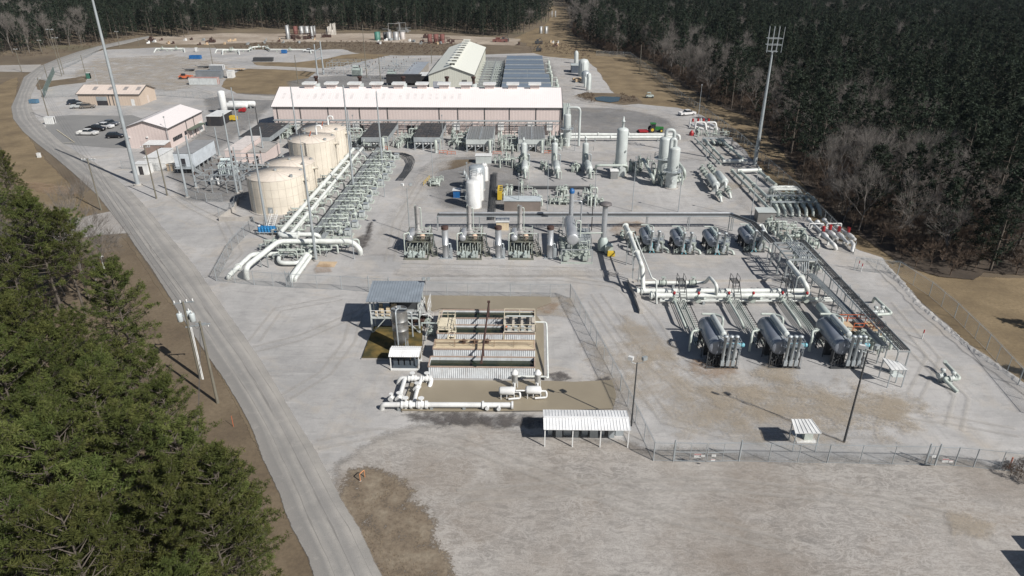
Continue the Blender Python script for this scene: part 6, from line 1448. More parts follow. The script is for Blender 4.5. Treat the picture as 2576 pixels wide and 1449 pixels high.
bigpipe('long front white pipe curving down at both ends before the nearest mast', [(621, 702, .0), (618, 672, 2.6), (700, 607, 2.6), (885, 607, 2.6), (907, 628, 1.2), (906, 640, 0)], .46, sup=10, flg=((2, .5),))
bigpipe('leftmost white pipe with small yellow ladder by the fence corner', [(575, 702, 0), (575, 694, .8), (634, 639, .8), (712, 639, .8)], .40, flg=((1, .4), (2, .5)))
bigpipe('left one of the twin white pipes ending at the front fence', [(732, 708, 0), (732, 698, .8), (786, 622, .8), (792, 612, 2.2)], .44, flg=((1, .7),))
bigpipe('right one of the twin white pipes ending at the front fence', [(742, 708, 0), (743, 700, .7), (784, 642, .7)], .32)
bigpipe('low looped white pipe under the front crossing', [(704, 640, .7), (700, 655, .7), (708, 662, .7), (752, 662, .7), (760, 650, .7)], .36)
bigpipe('white pipe along the left side of the skids', [(748, 576, .8), (802, 512, .8), (840, 470, .8)], .25)
mf2 = dup(mf.o, (*G(688, 652).xy, 0), 'valve manifold under the front crossing pipes, left side'); dup(mf.o, (*G(655, 628).xy, 0), 'valve manifold between the drums rack and the front pipes'); dup(mf.o, (*G(745, 640).xy, 0), 'valve manifold right under the front crossing pipes'); dup(mf.o, (*G(800, 626).xy, 0), 'valve manifold beside the tan board at the yard front')
m = MB(); p, q = G(796, 672), G(846, 664); m.bb(p.x, p.y, .03, q.x, p.y + 2.2, .1); solo('plywood_sheet', 'flat tan board lying at the front of the pipe yard', 'board', m, TAN)
for i, y_ in enumerate((545, 520, 498, 478, 458, 440, 424)):
    p = G(vy(740, 560, y_), y_); m = MB(); t = T('pipe_loop', '%s arched white pipe between cream tanks and skids' % ORD[i], 'pipe', tuple(p), 'arched pipes behind the cream tanks'); m.tube([(p.x, p.y, .2), (p.x, p.y, 1.8), (p.x + 2.6, p.y, 1.8), (p.x + 2.6, p.y, .2)], .24, 8, .8); t.part('pipe', m, PIPEW); m = MB(); m.valve((p.x, p.y, .9), (0, 0, 1), .24, (0, -1, 0)); t.part('valve', m, VALVE)
# stair platform at the far end
p = G(892, 395); t = T('crossover_stairs', 'pale steel crossover stairs at the rear of the pipe yard', 'stairs', tuple(p)); m = MB(); m.stairs((p.x + 4, p.y, 0), (p.x + 1, p.y, 2.4), 1, 9); m.stairs((p.x - 4, p.y, 0), (p.x - 1, p.y, 2.4), 1, 9); m.bb(p.x - 1, p.y - .5, 2.35, p.x + 1, p.y + .5, 2.42); t.part('flight', m, GALV)
# --- fin-fan coolers before the long hall
FAN = corrug('dark_cooler_top', (.04, .042, .047), 0, 1.0, .8, .0, line=.5, amt=.4)
FANL = corrug('pale_cooler_louvre', (.36, .38, .38), 0, .7, .45, .3, line=.5, amt=.2)
def cooler(front, back, x0, x1, z, label, top, light=False):
    """front row px of the top edge, back row px of the top edge"""
    yf = G(x0, front, z).y; yb = G(x0, back, z).y; xa = G(x0, front, z).x; xb = G(x1, front, z).x
    t = T('fin_fan_cooler', label, 'cooler', (xa, yf, 0), 'coolers before the long hall'); m = MB(); m.bb(xa, yf, z - 1.4, xb, yb, z - .15); t.part('casing', m, GALV if not light else VESSEL)
    for e, (u0, u1) in enumerate(((xa, (xa + xb) / 2 - .15), ((xa + xb) / 2 + .15, xb))):
        m = MB(); m.bb(u0 + .05, yf + .1, z - .147, u1 - .05, yb - .1, z - .02)
        if light:
            for k in range(6): x = u0 + .2 + k * (u1 - u0 - .3) / 6; m.slab([(x, yf + .2, z), (x + .5, yf + .2, z + .22), (x + .5, yb - .2, z + .22), (x, yb - .2, z)], .03)
        t.part('fan_deck', m, top)
    m = MB(); m.bar((xa, yf, z), ((xa), yb, z), .12); m.bar((xb, yf, z), (xb, yb, z), .12); m.bar(((xa + xb) / 2, yf, z + .02), ((xa + xb) / 2, yb, z + .02), .22)
    for k in range(1, 7): y = yf + (yb - yf) * k / 7; m.bar((xa, y, z + .01), (xb, y, z + .01), .07)
    for k in (.25, .75): m.bar((xa + (xb - xa) * k, yf, z + .01), (xa + (xb - xa) * k, yb, z + .01), .07)
    t.part('grid', m, DARK if not light else GALV)
    m = MB()
    for k in range(8): x = xa + .6 + k * (xb - xa - 1.2) / 7; m.lathe((x, yf + .7, z - 2.1), (0, 0, 1), [(0, .45), (.7, .45)], 8)
    t.part('fan_rings', m, WHITE)
    m = MB()
    for k in range(4):
        for y in (yf + .3, (yf + yb) / 2, yb - .3): x = xa + .2 + k * (xb - xa - .4) / 3; m.box(x, y, 0, .3, .3, z - 1.403)
    for k in range(3): x = xa + .2 + k * (xb - xa - .4) / 3; m.bar((x, yf + .3, .3), (x + (xb - xa - .4) / 3, yf + .3, z - 1.5), .12)
    t.part('legs', m, GALV); return xa, xb, yf, yb
COO = [(344, 308, 601, 678, 'first dark topped cooler pair from the left'), (344, 308, 728, 812, 'second dark topped cooler pair from the left, behind the cream tanks'), (344, 308, 908, 975, 'third dark topped cooler pair from the left'), (344, 308, 1040, 1106, 'fourth dark topped cooler pair, middle of the hall front')]
for f_, b_, a0, a1, lb in COO: cooler(f_, b_, a0, a1, 3.7, lb, FAN)
cooler(350, 318, 1172, 1240, 3.6, 'left pale louvred cooler pair at the right part of the hall', FANL, True); cooler(350, 318, 1304, 1371, 3.6, 'right pale louvred cooler pair at the right part of the hall', FANL, True)
for i, (x, y) in enumerate(((1097, 385), (965, 378), (1232, 385), (1363, 385), (840, 372))):
    p = G(x, y); t = T('scrubber', 'small pale vertical scrubber in front of the coolers, %s' % ORL[(4, 1, 0, 2, 3).index(i)] if 0 else 'small pale vertical scrubber in front of the coolers at %s' % ['the fourth dark pair', 'the third dark pair', 'the left pale pair', 'the right pale pair', 'the second dark pair'][i], 'vessel', tuple(p), 'small scrubbers before the coolers'); m = MB(); m.vessel((p.x, p.y, .9), (p.x, p.y, 3.3), .42, 12); t.part('shell', m, PIPE); m = MB(); m.cyl(p, p + Vector((0, 0, .8)), .4); t.part('skirt', m, VESSEL); m = MB(); m.tube([(p.x, p.y, 3.4), (p.x, p.y, 3.8), (p.x + 1.3, p.y, 3.8), (p.x + 1.3, p.y, .2)], .1, 6); t.part('pipe', m, PIPE)
# piping clusters between the coolers
def cluster(nm, label, px, w_, d_, seed, h=2.6, dens=1.0, group='pipe clusters before the long hall', mat=PIPE):
    p = G(*px); R_ = random.Random(seed); t = T(nm, label, 'pipework', tuple(p), group); m = MB(); v = MB(); s = MB(); n_ = int(w_ * d_ * .22 * dens) + 3
    for i in range(n_):
        x = p.x + R_.uniform(0, w_); y = p.y + R_.uniform(0, d_); z = R_.uniform(.6, h); L = R_.uniform(1.5, w_ * .5 + 1)
        if R_.random() < .5: P_ = [(x, y, .1), (x, y, z), (min(x + L, p.x + w_ + .5), y, z), (min(x + L, p.x + w_ + .5), y, .2)]
        else: P_ = [(x, y, .1), (x, y, z), (x, min(y + L, p.y + d_ + .5), z), (x, min(y + L, p.y + d_ + .5), .1)]
        r = R_.choice((.08, .12, .17, .22)); m.tube(P_, r, 6)
        if R_.random() < .75: a, b = Vector(P_[1]), Vector(P_[2]); v.valve(a.lerp(b, .5), b - a, r * 1.2)
        if R_.random() < .4: s.bar((x + .5, y, 0), (x + .5, y, h), .09)
    t.part('pipes', m, mat); 
    if v.v: t.part('valves', v, VALVE)
    if s.v: t.part('supports', s, STEEL)
    return t
for i, (x, y, w_, d_) in enumerate(((690, 352, 6, 8), (822, 372, 10, 12), (985, 375, 7, 12), (1122, 382, 6.5, 12), (1250, 385, 7, 12), (1378, 385, 5, 12), (885, 380, 6, 6))):
    cluster('pipework', 'tangle of pale pipes %s' % ['right of the first dark cooler pair', 'between the second and third dark cooler pairs', 'between the third and fourth dark cooler pairs', 'between the fourth dark and the left pale coolers', 'between the two pale cooler pairs', 'right of the right pale cooler pair', 'in front of the third dark cooler pair'][i], (x, y), w_, d_, i + 3, 3.2, 1.3)
p0, p1 = G(610, 372), G(1150, 378)
m = MB()
for i in range(9): y = i * 1.0
ORG = [(955, 378), (1105, 388), (1125, 390), (1370, 388), (1240, 390)]
for i, q in enumerate(ORG): p = G(*q); m = MB(); m.rail([(p.x, p.y, 0), (p.x + 2.2, p.y, 0)], 1.0, .09, 1.1); solo('barrier', 'small orange barrier frame in front of the coolers, %s' % ['by the third dark pair', 'left one by the fourth dark pair', 'right one by the fourth dark pair', 'by the right pale pair', 'by the left pale pair'][i], 'barrier', m, ORANGE, 'orange barriers')
# bundle of pipes rising at the hall end, domed column and hoop pipe
for i in range(4): bigpipe('%s grey pipe rising along the right end of the long hall' % ORL[i], [(1420 + i * 5, 350, 1.0), (1418 + i * 4.5, 262, 1.0)], .34, PIPE, group='pipes at the hall end')
def column(px, top, r, label, platforms=(), skirt=1.2, hat=0.0, side=None, nzl=True, mat=VESSEL, group='tall vessels'):
    p = G(*px); h = HG(px[0], px[1], top); t = T('vertical_vessel', label, 'vessel', (p.x, p.y, 0), group); m = MB(); m.vessel((p.x, p.y, skirt), (p.x, p.y, h - r * .5), r, 20); t.part('shell', m, mat)
    m = MB(); m.cyl((p.x, p.y, 0), (p.x, p.y, skirt + .05), r * .97, n=20); t.part('skirt', m, mat); m = MB(); m.cyl((p.x, p.y, 0), (p.x, p.y, .2), r * 1.35, n=16); t.part('base', m, CONC)
    if hat: m = MB(); m.lathe((p.x, p.y, h - .1), (0, 0, 1), [(0, r * .22), (hat * .5, r * .22), (hat * .52, r * .32), (hat * .62, r * .32), (hat * .64, r * .2), (hat, r * .1)], 10); t.part('top_nozzle', m, mat)
    for z in platforms:
        m = MB(); z = h * z; n_ = 10; pts = [(p.x + math.cos(6.283 * k / n_) * (r + .9), p.y + math.sin(6.283 * k / n_) * (r + .9), z) for k in range(n_)]; m.lathe((p.x, p.y, z - .08), (0, 0, 1), [(0, r + .95), (.06, r + .95)], n_, False); m.rail(pts, 1.0, .05, 3, True); m.ladder((p.x + r + .5, p.y - .6, 0), (p.x + r + .5, p.y - .6, z + 1)); t.part('platform', m, GALV)
    if nzl: m = MB(); m.cyl((p.x, p.y - r - .5, h * .22), (p.x, p.y, h * .22), .3); m.flange((p.x, p.y - r - .5, h * .22), (0, 1, 0), .42); m.cyl((p.x + r * .7, p.y - r - .15, h * .55), (p.x + r * .7, p.y, h * .55), .2); t.part('manway', m, mat)
    if side: m = MB(); m.tube([(p.x, p.y, h), (p.x, p.y, h + side[1]), (p.x + side[0], p.y, h + side[1]), (p.x + side[0], p.y, .2)], side[2], 10, side[2] * 3.5); t.part('overhead_pipe', m, mat)
    return t, p, h
column((1425, 368), 285, 1.0, 'domed column with a platform and tall hoop pipe at the end of the long hall', (.55,), side=(3.4, 1.6, .33))
column((1559, 443), 320, 1.35, 'tall lone pale vessel with a pointed top nozzle', (), hat=2.6); column((1665, 450), 343, 1.35, 'rear vessel of the twin tall columns', (.5,), side=(1.9, 1.5, .42)); column((1688, 472), 368, 1.25, 'front vessel of the twin tall columns', (.42,), side=(-1.0, 1.6, .4))
cluster('pipework', 'tangle of pipes and valves at the foot of the twin tall columns', (1648, 472), 6, 7, 44, 3, 1.6, 'pipework by the columns'); cluster('pipework', 'pipes and red valves at the foot of the lone tall vessel', (1535, 440), 6, 4, 45, 3, 1.4, 'pipework by the columns'); cluster('pipework', 'pipe frame left of the twin tall columns', (1600, 445), 4.5, 6, 46, 4, 1.6, 'pipework by the columns')
bigpipe('thick inclined pipe left of the twin columns', [(1612, 405, 3.5), (1618, 400, 3.5), (1643, 448, 2.2), (1646, 462, .1)], .42, PIPE, group='pipes by the columns'); bigpipe('thick pipe right of the twin columns', [(1700, 402, 3.4), (1722, 430, 3.4), (1722, 450, 1.0), (1700, 455, 1.0)], .4, PIPE, group='pipes by the columns'); bigpipe('pale pipe looping left of the lone tall vessel', [(1497, 432, .1), (1500, 416, 3), (1577, 416, 3), (1578, 432, .1)], .3, PIPE, group='pipes by the columns')
boxhut('analyser_hut', 'tiny shelter with pale roof in front of the lone tall vessel', 'hut', Q(2, 1, 992, 355), 1.7, 1.4, 1.9, paint('hut_grey', (.25, .26, .26)), WHITE, slope=.2)
# long header pipe with hoops behind the vessels
bigpipe('long double header pipe, rear pipe, behind the tall vessels', [(1410, 338, 1.2), (1698, 339, 1.2), (1709, 341, 1.2), (1709, 350, .1)], .42, PIPEW, 8, flg=((0, .33), (0, .6)), group='double header'); bigpipe('long double header pipe, front pipe, behind the tall vessels', [(1378, 346, 1.2), (1695, 345, 1.2)], .42, PIPEW, 8, flg=((0, .3), (0, .5)), group='double header')
# --- three filter rows
def filter_row(px, label_n, htop):
    p = G(*px); h = HG(px[0], px[1], htop); o = T('vertical_separator', 'pale vertical separator at the back of the %s filter row' % label_n, 'vessel', tuple(p), 'separators of the filter rows'); m = MB(); m.vessel((p.x, p.y, 1.4), (p.x, p.y, h - .5), .78, 16); o.part('shell', m, VESSEL)
    m = MB(); m.cyl(p, p + Vector((0, 0, 1.45)), .75, n=16); o.part('skirt', m, VESSEL); m = MB(); m.lathe((p.x, p.y, h - .1), (0, 0, 1), [(0, .25), (.5, .25), (.55, .38), (.7, .38), (.75, .2), (1.3, .15)], 10); o.part('top_nozzle', m, VESSEL)
    m = MB(); m.tube([(p.x + .7, p.y, h * .5), (p.x + 1.5, p.y, h * .5), (p.x + 1.5, p.y, .2)], .16, 6); m.ladder((p.x + 1.2, p.y + .6, 0), (p.x + 1.2, p.y + .6, h * .8)); m.rail([(p.x + .9, p.y + .2, h * .62), (p.x + 2.0, p.y + .2, h * .62), (p.x + 2.0, p.y + 1.2, h * .62)], 1); o.part('side_pipe', m, GALV)
    y = p.y - 9.5; o = T('filter_vessel', 'tilted looking horizontal filter vessel of the %s filter row' % label_n if 0 else 'horizontal filter vessel in front of the separator of the %s filter row' % label_n, 'vessel', (p.x + .3, y, 0), 'filter vessels'); x = p.x + .3; m = MB(); m.vessel((x, y, 2.0), (x, y + 5.4, 2.0), .82, 16); o.part('shell', m, VESSEL)
    m = MB(); m.tube([(x, y - .2, 2.0), (x, y - 1.2, 2.0), (x, y - 1.2, .2)], .3, 8); m.tube([(x, y + 5.4, 2.2), (x, y + 7.2, 2.2), (x, y + 7.2, 3.5), (x - .3, y + 9.0, 3.5)], .28, 8); m.tube([(x + .9, y - 2.2, .3), (x + .9, y - 2.2, 2.2), (x + .1, y - 2.8, 2.2), (x + .1, y - 4.2, 1)], .14, 6); o.part('piping', m, PIPE); m = MB()
    for yy in (1, 4.4): m.bb(x - .6, y + yy, 0, x + .6, y + yy + .35, 1.3)
    o.part('saddle', m, STEEL)
    cluster('pipework', 'valve cluster at the front of the %s filter row' % label_n, (px[0] - 14, px[1] + 103), 4.6, 2.8, 60 + len(label_n), 2.0, 3.2, 'valve clusters of the filter rows')
    cluster('pipework', 'thin piping behind the front valves of the %s filter row' % label_n, (px[0] - 6, px[1] + 78), 3.0, 4.5, 70 + len(label_n), 2.2, 1.6, 'valve clusters of the filter rows')
    cluster('pipework', 'dark valve group left of the separator of the %s filter row' % label_n, (px[0] - 36, px[1] + 18), 2.4, 4.0, 80 + len(label_n), 1.8, 1.8, 'valve groups by the separators', VALVE)
for x, l_ in ((1317, 'left'), (1394, 'middle'), (1471, 'right')): filter_row((x, 418), l_, 357)
def lownd(px, w_, label, r=.28): p = G(*px); t = T('header_stub', label, 'pipe', tuple(p), 'capped headers'); m = MB(); m.vessel((p.x, p.y, .7), (p.x + w_, p.y, .7), r, 10); t.part('pipe', m, PIPEW); m = MB(); m.box(p.x + .6, p.y, 0, .3, .4, .45); m.box(p.x + w_ - .6, p.y, 0, .3, .4, .45); t.part('supports', m, STEEL)
lownd((1380, 511), 3.4, 'short capped white header before the middle filter row'); lownd((1470, 511), 3.4, 'short capped white header before the right filter row'); lownd((1292, 508), 3, 'short capped white header before the left filter row')
boxhut('control_shed', 'low brown shed with pale sloping roof between white tank and filter rows', 'shed', ZD(1250, 185), 7.6, 2.2, 2.2, paint('shed_brown', (.20, .17, .15)), paint('pale_blue_roof', (.45, .50, .52)), slope=.3)
tray('walkway', 'dark service walkway running along the front of the filter vessels', [(1245, 470), (1500, 471)], 1.0, .5, mat=DARK, cat='walkway', cables=2); tray('walkway', 'dark walkway right of the white tanks', [(1238, 650 - 100), (1245, 435)], 1.2, .5, mat=DARK, cat='walkway', cables=2)
# white tanks
for i, (x, y, tp, r_, mt, lb) in enumerate(((1192, 522, 458, 1.55, WHITE, 'nearest white upright tank'), (1199, 503, 441, 1.5, WHITE, 'second white upright tank with a railing on top'), (1200, 478, 420, 1.75, GALV, 'blue grey upright tank behind the white ones'), (1220, 455, 422, .75, WHITE, 'small white upright tank right of the blue grey one'), (1218, 443, 414, .7, WHITE, 'smallest rear white upright tank'))):
    p = G(x, y); h = HG(x, y, tp); t = T('upright_tank', lb, 'tank', tuple(p), 'upright tanks'); m = MB(); m.lathe((p.x, p.y, .2), (0, 0, 1), [(0, r_), (h - .2, r_), (h + .05, r_ * .85), (h + .25, r_ * .3), (h + .28, .03)], 24); t.part('shell', m, mt); m = MB(); m.cyl(p, p + Vector((0, 0, .2)), r_ * 1.1, n=16); t.part('base', m, CONC); m = MB(); m.ladder((p.x + r_ + .1, p.y, 0), (p.x + r_ + .1, p.y, h), (0, 1, 0)); m.cyl((p.x + .3, p.y - .3, h), (p.x + .3, p.y - .3, h + .6), .12)
    if i == 1: m.rail([(p.x + math.cos(k) * r_ * .9, p.y + math.sin(k) * r_ * .9, h) for k in (0, .8, 1.6, 2.4, 3.2, 4, 4.8, 5.6)], .9, .05, 3, True)
    t.part('fittings', m, mt)
for i in range(9): p = G(1168 + (i % 3) * 5, 440 + i * 9); m = MB(); m.lathe((p.x, p.y, 0), (0, 0, 1), [(0, .35), (.9, .35), (1.0, .1), (1.5, .08)], 8); m.bar((p.x, p.y, .8), (p.x - 1.4, p.y, .8), .1); solo('meter_post', 'dark meter post in the shade of the upright tanks', 'meter', m, STEEL, 'meter posts left of the upright tanks')
boxhut('chemical_tote', 'small blue cabinet left of the white tanks', 'cabinet', Q(1, 1, 1985, 545), 1.6, 1.6, 1.7, BLUE, WHITE)
p = G(1257, 506); t = T('valve_skid', 'bright yellow panel skid with three round ports', 'skid', tuple(p)); m = MB(); m.bb(p.x - .5, p.y, .3, p.x + .5, p.y + 4.5, 2.2); t.part('panel', m, YELLOW); m = MB()
for k in range(3): m.cyl((p.x + .2, p.y + .8 + k * 1.3, 2.203), (p.x + .2, p.y + .8 + k * 1.3, 2.3), .3)
t.part('port', m, DARK); cluster('pipework', 'small pipe rack right of the yellow skid', (1266, 506), 2, 5, 91, 1.8, 1.2, 'small racks')
cluster('valve_rack', 'small valve rack with a yellow rail beside the track', (1072, 470), 3, 5, 92, 1.4, 2, 'small racks'); p = G(1066, 468); m = MB(); m.rail([(p.x, p.y, 0), (p.x + .8, p.y + 5, 0)], 1, .07); solo('guard_rail', 'yellow guard rail at the small valve rack', 'railing', m, YELLOW)
for i, (x, y, w_) in enumerate(((1240, 425, 5), (1285, 430, 4))): cluster('pipework', ['instrument piping behind the upright tanks', 'grey piping left of the left filter row'][i], (x, y), w_, 5, 93 + i, 3, 1.6, 'small racks')
boxhut('shelter_small', 'tiny white roofed shelter behind the upright tanks', 'shelter', (1197, 412), 4, 2.2, 2.0, VESSEL, WHITE)
# --- dehydration skids
def make_dehy():
    t = T('dehydration_skid', '', 'process skid', (0, 0, 0), 'dehydration skids', 0, True); m = MB()
    for y in (.1, 2.4): m.bb(-2.15, y, 0, 2.15, y + .2, .3)
    for x in (-2.1, -.7, .7, 1.95): m.bb(x, .303, 0, x + .15, 2.397, .28)
    m.bb(-2.1, 3.4, 0, 2.1, 7.4, .25); t.part('base', m, OLIVE)
    for x in (-1.2, .6):
        m = MB(); m.bb(x - .35, .5, .3, x + .45, 1.3, 1.0); m.cyl((x + .05, .3, 1.15), (x + .05, 1.3, 1.15), .24); m.cyl((x - .7, .9, .9), (x - .7, 1.0, .9), .38); m.box(x + .7, .8, .3, .3, .5, 1.1); t.part('pump', m, GREENT)
    m = MB()
    for x in (-2.0, 2.0):
        for y in (2.8, 5.0, 7.2): m.bar((x, y, 0), (x, y, 2.3), .14)
    m.bb(-2.1, 2.7, 2.28, 2.1, 7.3, 2.36); m.rail([(-2.05, 2.75, 2.36), (2.05, 2.75, 2.36), (2.05, 7.2, 2.36), (-2.05, 7.2, 2.36), (-2.05, 2.75, 2.36)], 1.1, .06, 1.2); m.stairs((3.2, 1.6, 0), (2.1, 4.2, 2.3), .8, 9); t.part('platform', m, OLIVE)
    m = MB(); m.vessel((-1.35, 2.7, 3.1), (-1.35, 6.4, 3.1), .62, 18); t.part('reboiler', m, SILVER)
    m = MB(); m.vessel((.7, 3.4, 2.9), (.7, 4.6, 2.9), .5, 12); t.part('surge_drum', m, paint('insulation_cream', (.66, .50, .38), .7))
    m = MB(); m.lathe((-.3, 6.2, 2.36), (0, 0, 1), [(0, .8), (.9, .8), (1.5, .35), (5.6, .35)], 14); m.lathe((-.3, 6.2, 4.6), (0, 0, 1), [(0, .42), (.25, .42)], 14); m.lathe((-.3, 6.2, 6.4), (0, 0, 1), [(0, .4), (.15, .4)], 14); t.part('still_column', m, paint('weathered_stack', (.40, .39, .38), .5, .4, amt=.4))
    m = MB(); m.tube([(.35, 6.2, 2.4), (.35, 6.2, 7.6), (-.1, 6.2, 7.6)], .11, 6); m.tube([(-.75, 6.2, 2.4), (-.75, 6.2, 8.1), (-.5, 6.2, 8.1)], .07, 5); m.tube([(-2.3, 2.2, .3), (-2.3, 2.2, 4.1), (-1.4, 2.9, 4.1), (-1.4, 2.9, 3.6)], .12, 6); m.tube([(.2, 2.5, 4.1), (2.9, 2.5, 4.1), (2.9, 2.5, 1.5), (3.4, 2.5, 1.5), (3.4, 2.5, .3)], .11, 6)
    for k in range(9): x = -1.8 + k * .45; m.tube([(x, 2.2, .3), (x, 2.2, 1.2 + (k * 37 % 10) * .12), (x, 3.6, 1.2 + (k * 37 % 10) * .12), (x, 3.6, .3)], .06, 5)
    for k in range(5): z = 2.8 + k * .35; m.tube([(-.2, 3.1 + k * .5, z), (1.9, 3.1 + k * .5, z), (1.9, 6.4, z), (1.9, 6.4, 2.4)], .055, 5)
    t.part('piping', m, PIPE)
    m = MB(); R_ = random.Random(3)
    for _ in range(26): m.box(R_.uniform(-1.9, 1.9), R_.uniform(1.6, 6.8), R_.choice((.4, .8, 1.3, 2.4, 2.8)), R_.uniform(.15, .5), R_.uniform(.15, .5), R_.uniform(.2, .6))
    t.part('instruments', m, DARK)
    return t
dh = make_dehy(); L3 = ['left', 'middle', 'right']
for i, x in enumerate((1047, 1181, 1312)):
    p = G(x, 655); lb = '%s one of the three alike dehydration skids' % L3[i]
    if i == 0: dh.o.location = p; dh.o['label'] = lb
    else: dup(dh.o, p, lb)
def make_contact():
    t = T('contactor_column', '', 'vessel', (0, 0, 0), 'contactor columns', 0, True); m = MB(); m.lathe((0, 0, .2), (0, 0, 1), [(0, .56), (2.3, .56), (2.32, .6), (2.42, .6), (2.44, .56), (5.2, .56)], 18); t.part('shell', m, SILVER); m = MB(); m.lathe((0, 0, 5.4), (0, 0, 1), [(0, .62), (.25, .66), (.3, .5), (.45, .66), (.55, .62), (.56, .05)], 14); t.part('cap', m, RUST)
    m = MB(); m.bb(-1.1, -.7, 0, 1.2, -.5, .2); m.bb(-1.1, .5, 0, 1.2, .7, .2); m.bb(-.9, -.497, 0, -.7, .497, .2); m.bb(1.0, -.497, 0, 1.2, .497, .2); t.part('base', m, GALV); m = MB(); m.box(.95, 0, .2, .45, .6, 1.6); m.tube([(.9, .3, 1.8), (.9, .3, 2.6), (.5, .1, 2.6)], .12, 6); m.bar((.62, -.5, .2), (.62, -.5, 3.4), .08); t.part('gauge_box', m, GALV); return t
ct = make_contact()
for i, x in enumerate((1122, 1254, 1383)):
    p = G(x, 648); lb = 'silver column with rusty cap, right of the %s dehydration skid' % L3[i]
    if i == 0: ct.o.location = p; ct.o['label'] = lb
    else: dup(ct.o, p, lb)
p = G(1450, 664); x, y = p.x, p.y
t = T('dehydration_skid', 'largest dehydration skid with a big silver horizontal vessel', 'process skid', tuple(p), 'dehydration skids'); m = MB(); m.vessel((x - .7, y + 1.4, 4.0), (x - .75, y + 10.8, 4.0), 1.02, 22, .12); t.part('reboiler', m, SILVER)
m = MB()
for yy in (4.2, 9): m.bb(x - 1.4, y + yy, .3, x - .1, y + yy + .4, 2.8)
for xx in (-2.6, 2.7):
    for yy in (.2, 3.0, 6.5, 10.5): m.bar((x + xx, y + yy, 0), (x + xx, y + yy, 2.6), .16)
m.bb(x + .5, y + 3, 2.5, x + 2.8, y + 10.6, 2.6); m.rail([(x + .6, y + 3.05, 2.6), (x + 2.75, y + 3.05, 2.6), (x + 2.75, y + 10.5, 2.6)], 1.1, .06, 1.3); m.bar((x - 2.6, y + .2, 2.6), (x + 2.7, y + .2, 2.6), .14); t.part('platform', m, STEEL); m = MB()
for yy in (0, 2.6): m.bb(x - 2.7, y + yy, 0, x + 2.8, y + yy + .2, .3)
m.bb(x - 2.6, y + 3.2, 0, x + 2.7, y + 10.6, .25); t.part('base', m, VALVE)
for xx in (-1.8, 1.6): m = MB(); m.box(x + xx, y + 1.2, .3, .9, 1.1, 1.0); m.cyl((x + xx, y + .5, 1.6), (x + xx, y + 1.8, 1.6), .3); m.cyl((x + xx - .8, y + 1, .9), (x + xx - .8, y + 1.12, .9), .45); t.part('pump', m, VALVE)
m = MB(); R_ = random.Random(8)
for k in range(16): a = x + R_.uniform(-2.4, 2.5); b = y + R_.uniform(1, 10); z = R_.uniform(1, 4); m.tube([(a, b, .3), (a, b, z), (a + R_.uniform(-1.5, 1.5), b, z), (a + R_.uniform(-1.5, 1.5), b + 1.5, .3)], .08, 5)
m.tube([(x + .2, y + 6.5, 4.2), (x + .2, y + 6.5, 5.6), (x + 1.0, y + 6.5, 5.6), (x + 1.0, y + 6.5, 2.6)], .13, 6); m.tube([(x + 1.0, y + 5, 3.8), (x + 3.2, y + 5, 3.8), (x + 4.8, y + 5.2, 3.8)], .14, 6); t.part('piping', m, PIPE)
hs = HG(1434, 600, 480); m = MB(); q = G(1434, 600); m.lathe((q.x, q.y, 2.6), (0, 0, 1), [(0, .42), (hs - 3, .42)], 14); m.tube([(q.x + 1.9, q.y, 1), (q.x + 1.9, q.y, hs - 2), (q.x + .3, q.y, hs - 2)], .16, 6); t.part('still_column', m, SILVER); m = MB(); m.lathe((q.x, q.y, hs - .4), (0, 0, 1), [(0, .5), (.4, .55), (.7, .4), (.9, .1)], 10); t.part('vent_cap', m, BLUE)
p = G(1516, 632); hs = HG(1516, 632, 508) ; t = T('thermal_oxidiser', 'lone silver stack with a dark mushroom cap beside the largest skid', 'exhaust stack', tuple(p)); m = MB(); m.lathe((p.x, p.y, 2.8), (0, 0, 1), [(0, .48), (hs - 3.4, .48)], 14); t.part('stack', m, SILVER); m = MB(); m.lathe((p.x, p.y, hs - .6), (0, 0, 1), [(0, .5), (.1, 1.15), (.35, 1.1), (.55, .3), (.6, .05)], 16); t.part('cap', m, paint('dark_cap', (.13, .12, .12))); m = MB(); m.lathe((p.x, p.y, .3), (0, 0, 1), [(0, .9), (1.6, 1.0), (2.5, .5)], 12); m.bb(p.x + .2, p.y - 1.8, .2, p.x + 1.6, p.y - .4, 1.7); t.part('burner_box', m, GREENT); m = MB(); m.bb(p.x + .6, p.y - 2.6, .1, p.x + 1.9, p.y - 1.85, .9); t.part('panel', m, YELLOW)
boxhut('meter_shelter', 'small shelter with curved white roof behind the middle dehydration skid', 'shelter', ZD(1160, 405), 2.4, 2.2, 1.7, BRASSY, WHITE, slope=.1)
tray('pipe_bridge', 'long overhead pipe and cable bridge across the middle of the yard', [(1100, 541), (1840, 541)], 1.4, 3.0, 7.2, cables=2, cat='pipe bridge'); tray('pipe_bridge', 'overhead bridge section bending down to the right of the middle heaters', [(1842, 541), (1893, 560), (1945, 612)], 1.3, 3.4, 5, cables=2, cat='pipe bridge')
tray('pipe_bridge', 'long overhead bridge running down the right side past the large heaters', [(2014, 604), (vy(2275, 882, 700), 700), (2275, 882)], 1.5, 3.6, 4.6, cables=2, cat='pipe bridge'); tray('pipe_bridge', 'lighter open ladder bridge left of the long right-hand one', [(2040, 690), (vy(2225, 872, 872), 872)], 1.0, 2.6, 4.4, cat='pipe bridge')
bigpipe('silver pipe lying along the overhead bridge in the middle', [(1105, 536, 3.3), (1842, 536, 3.3), (1850, 545, 3.3)], .22, SILVER, None, group='bridge pipes', n=8)
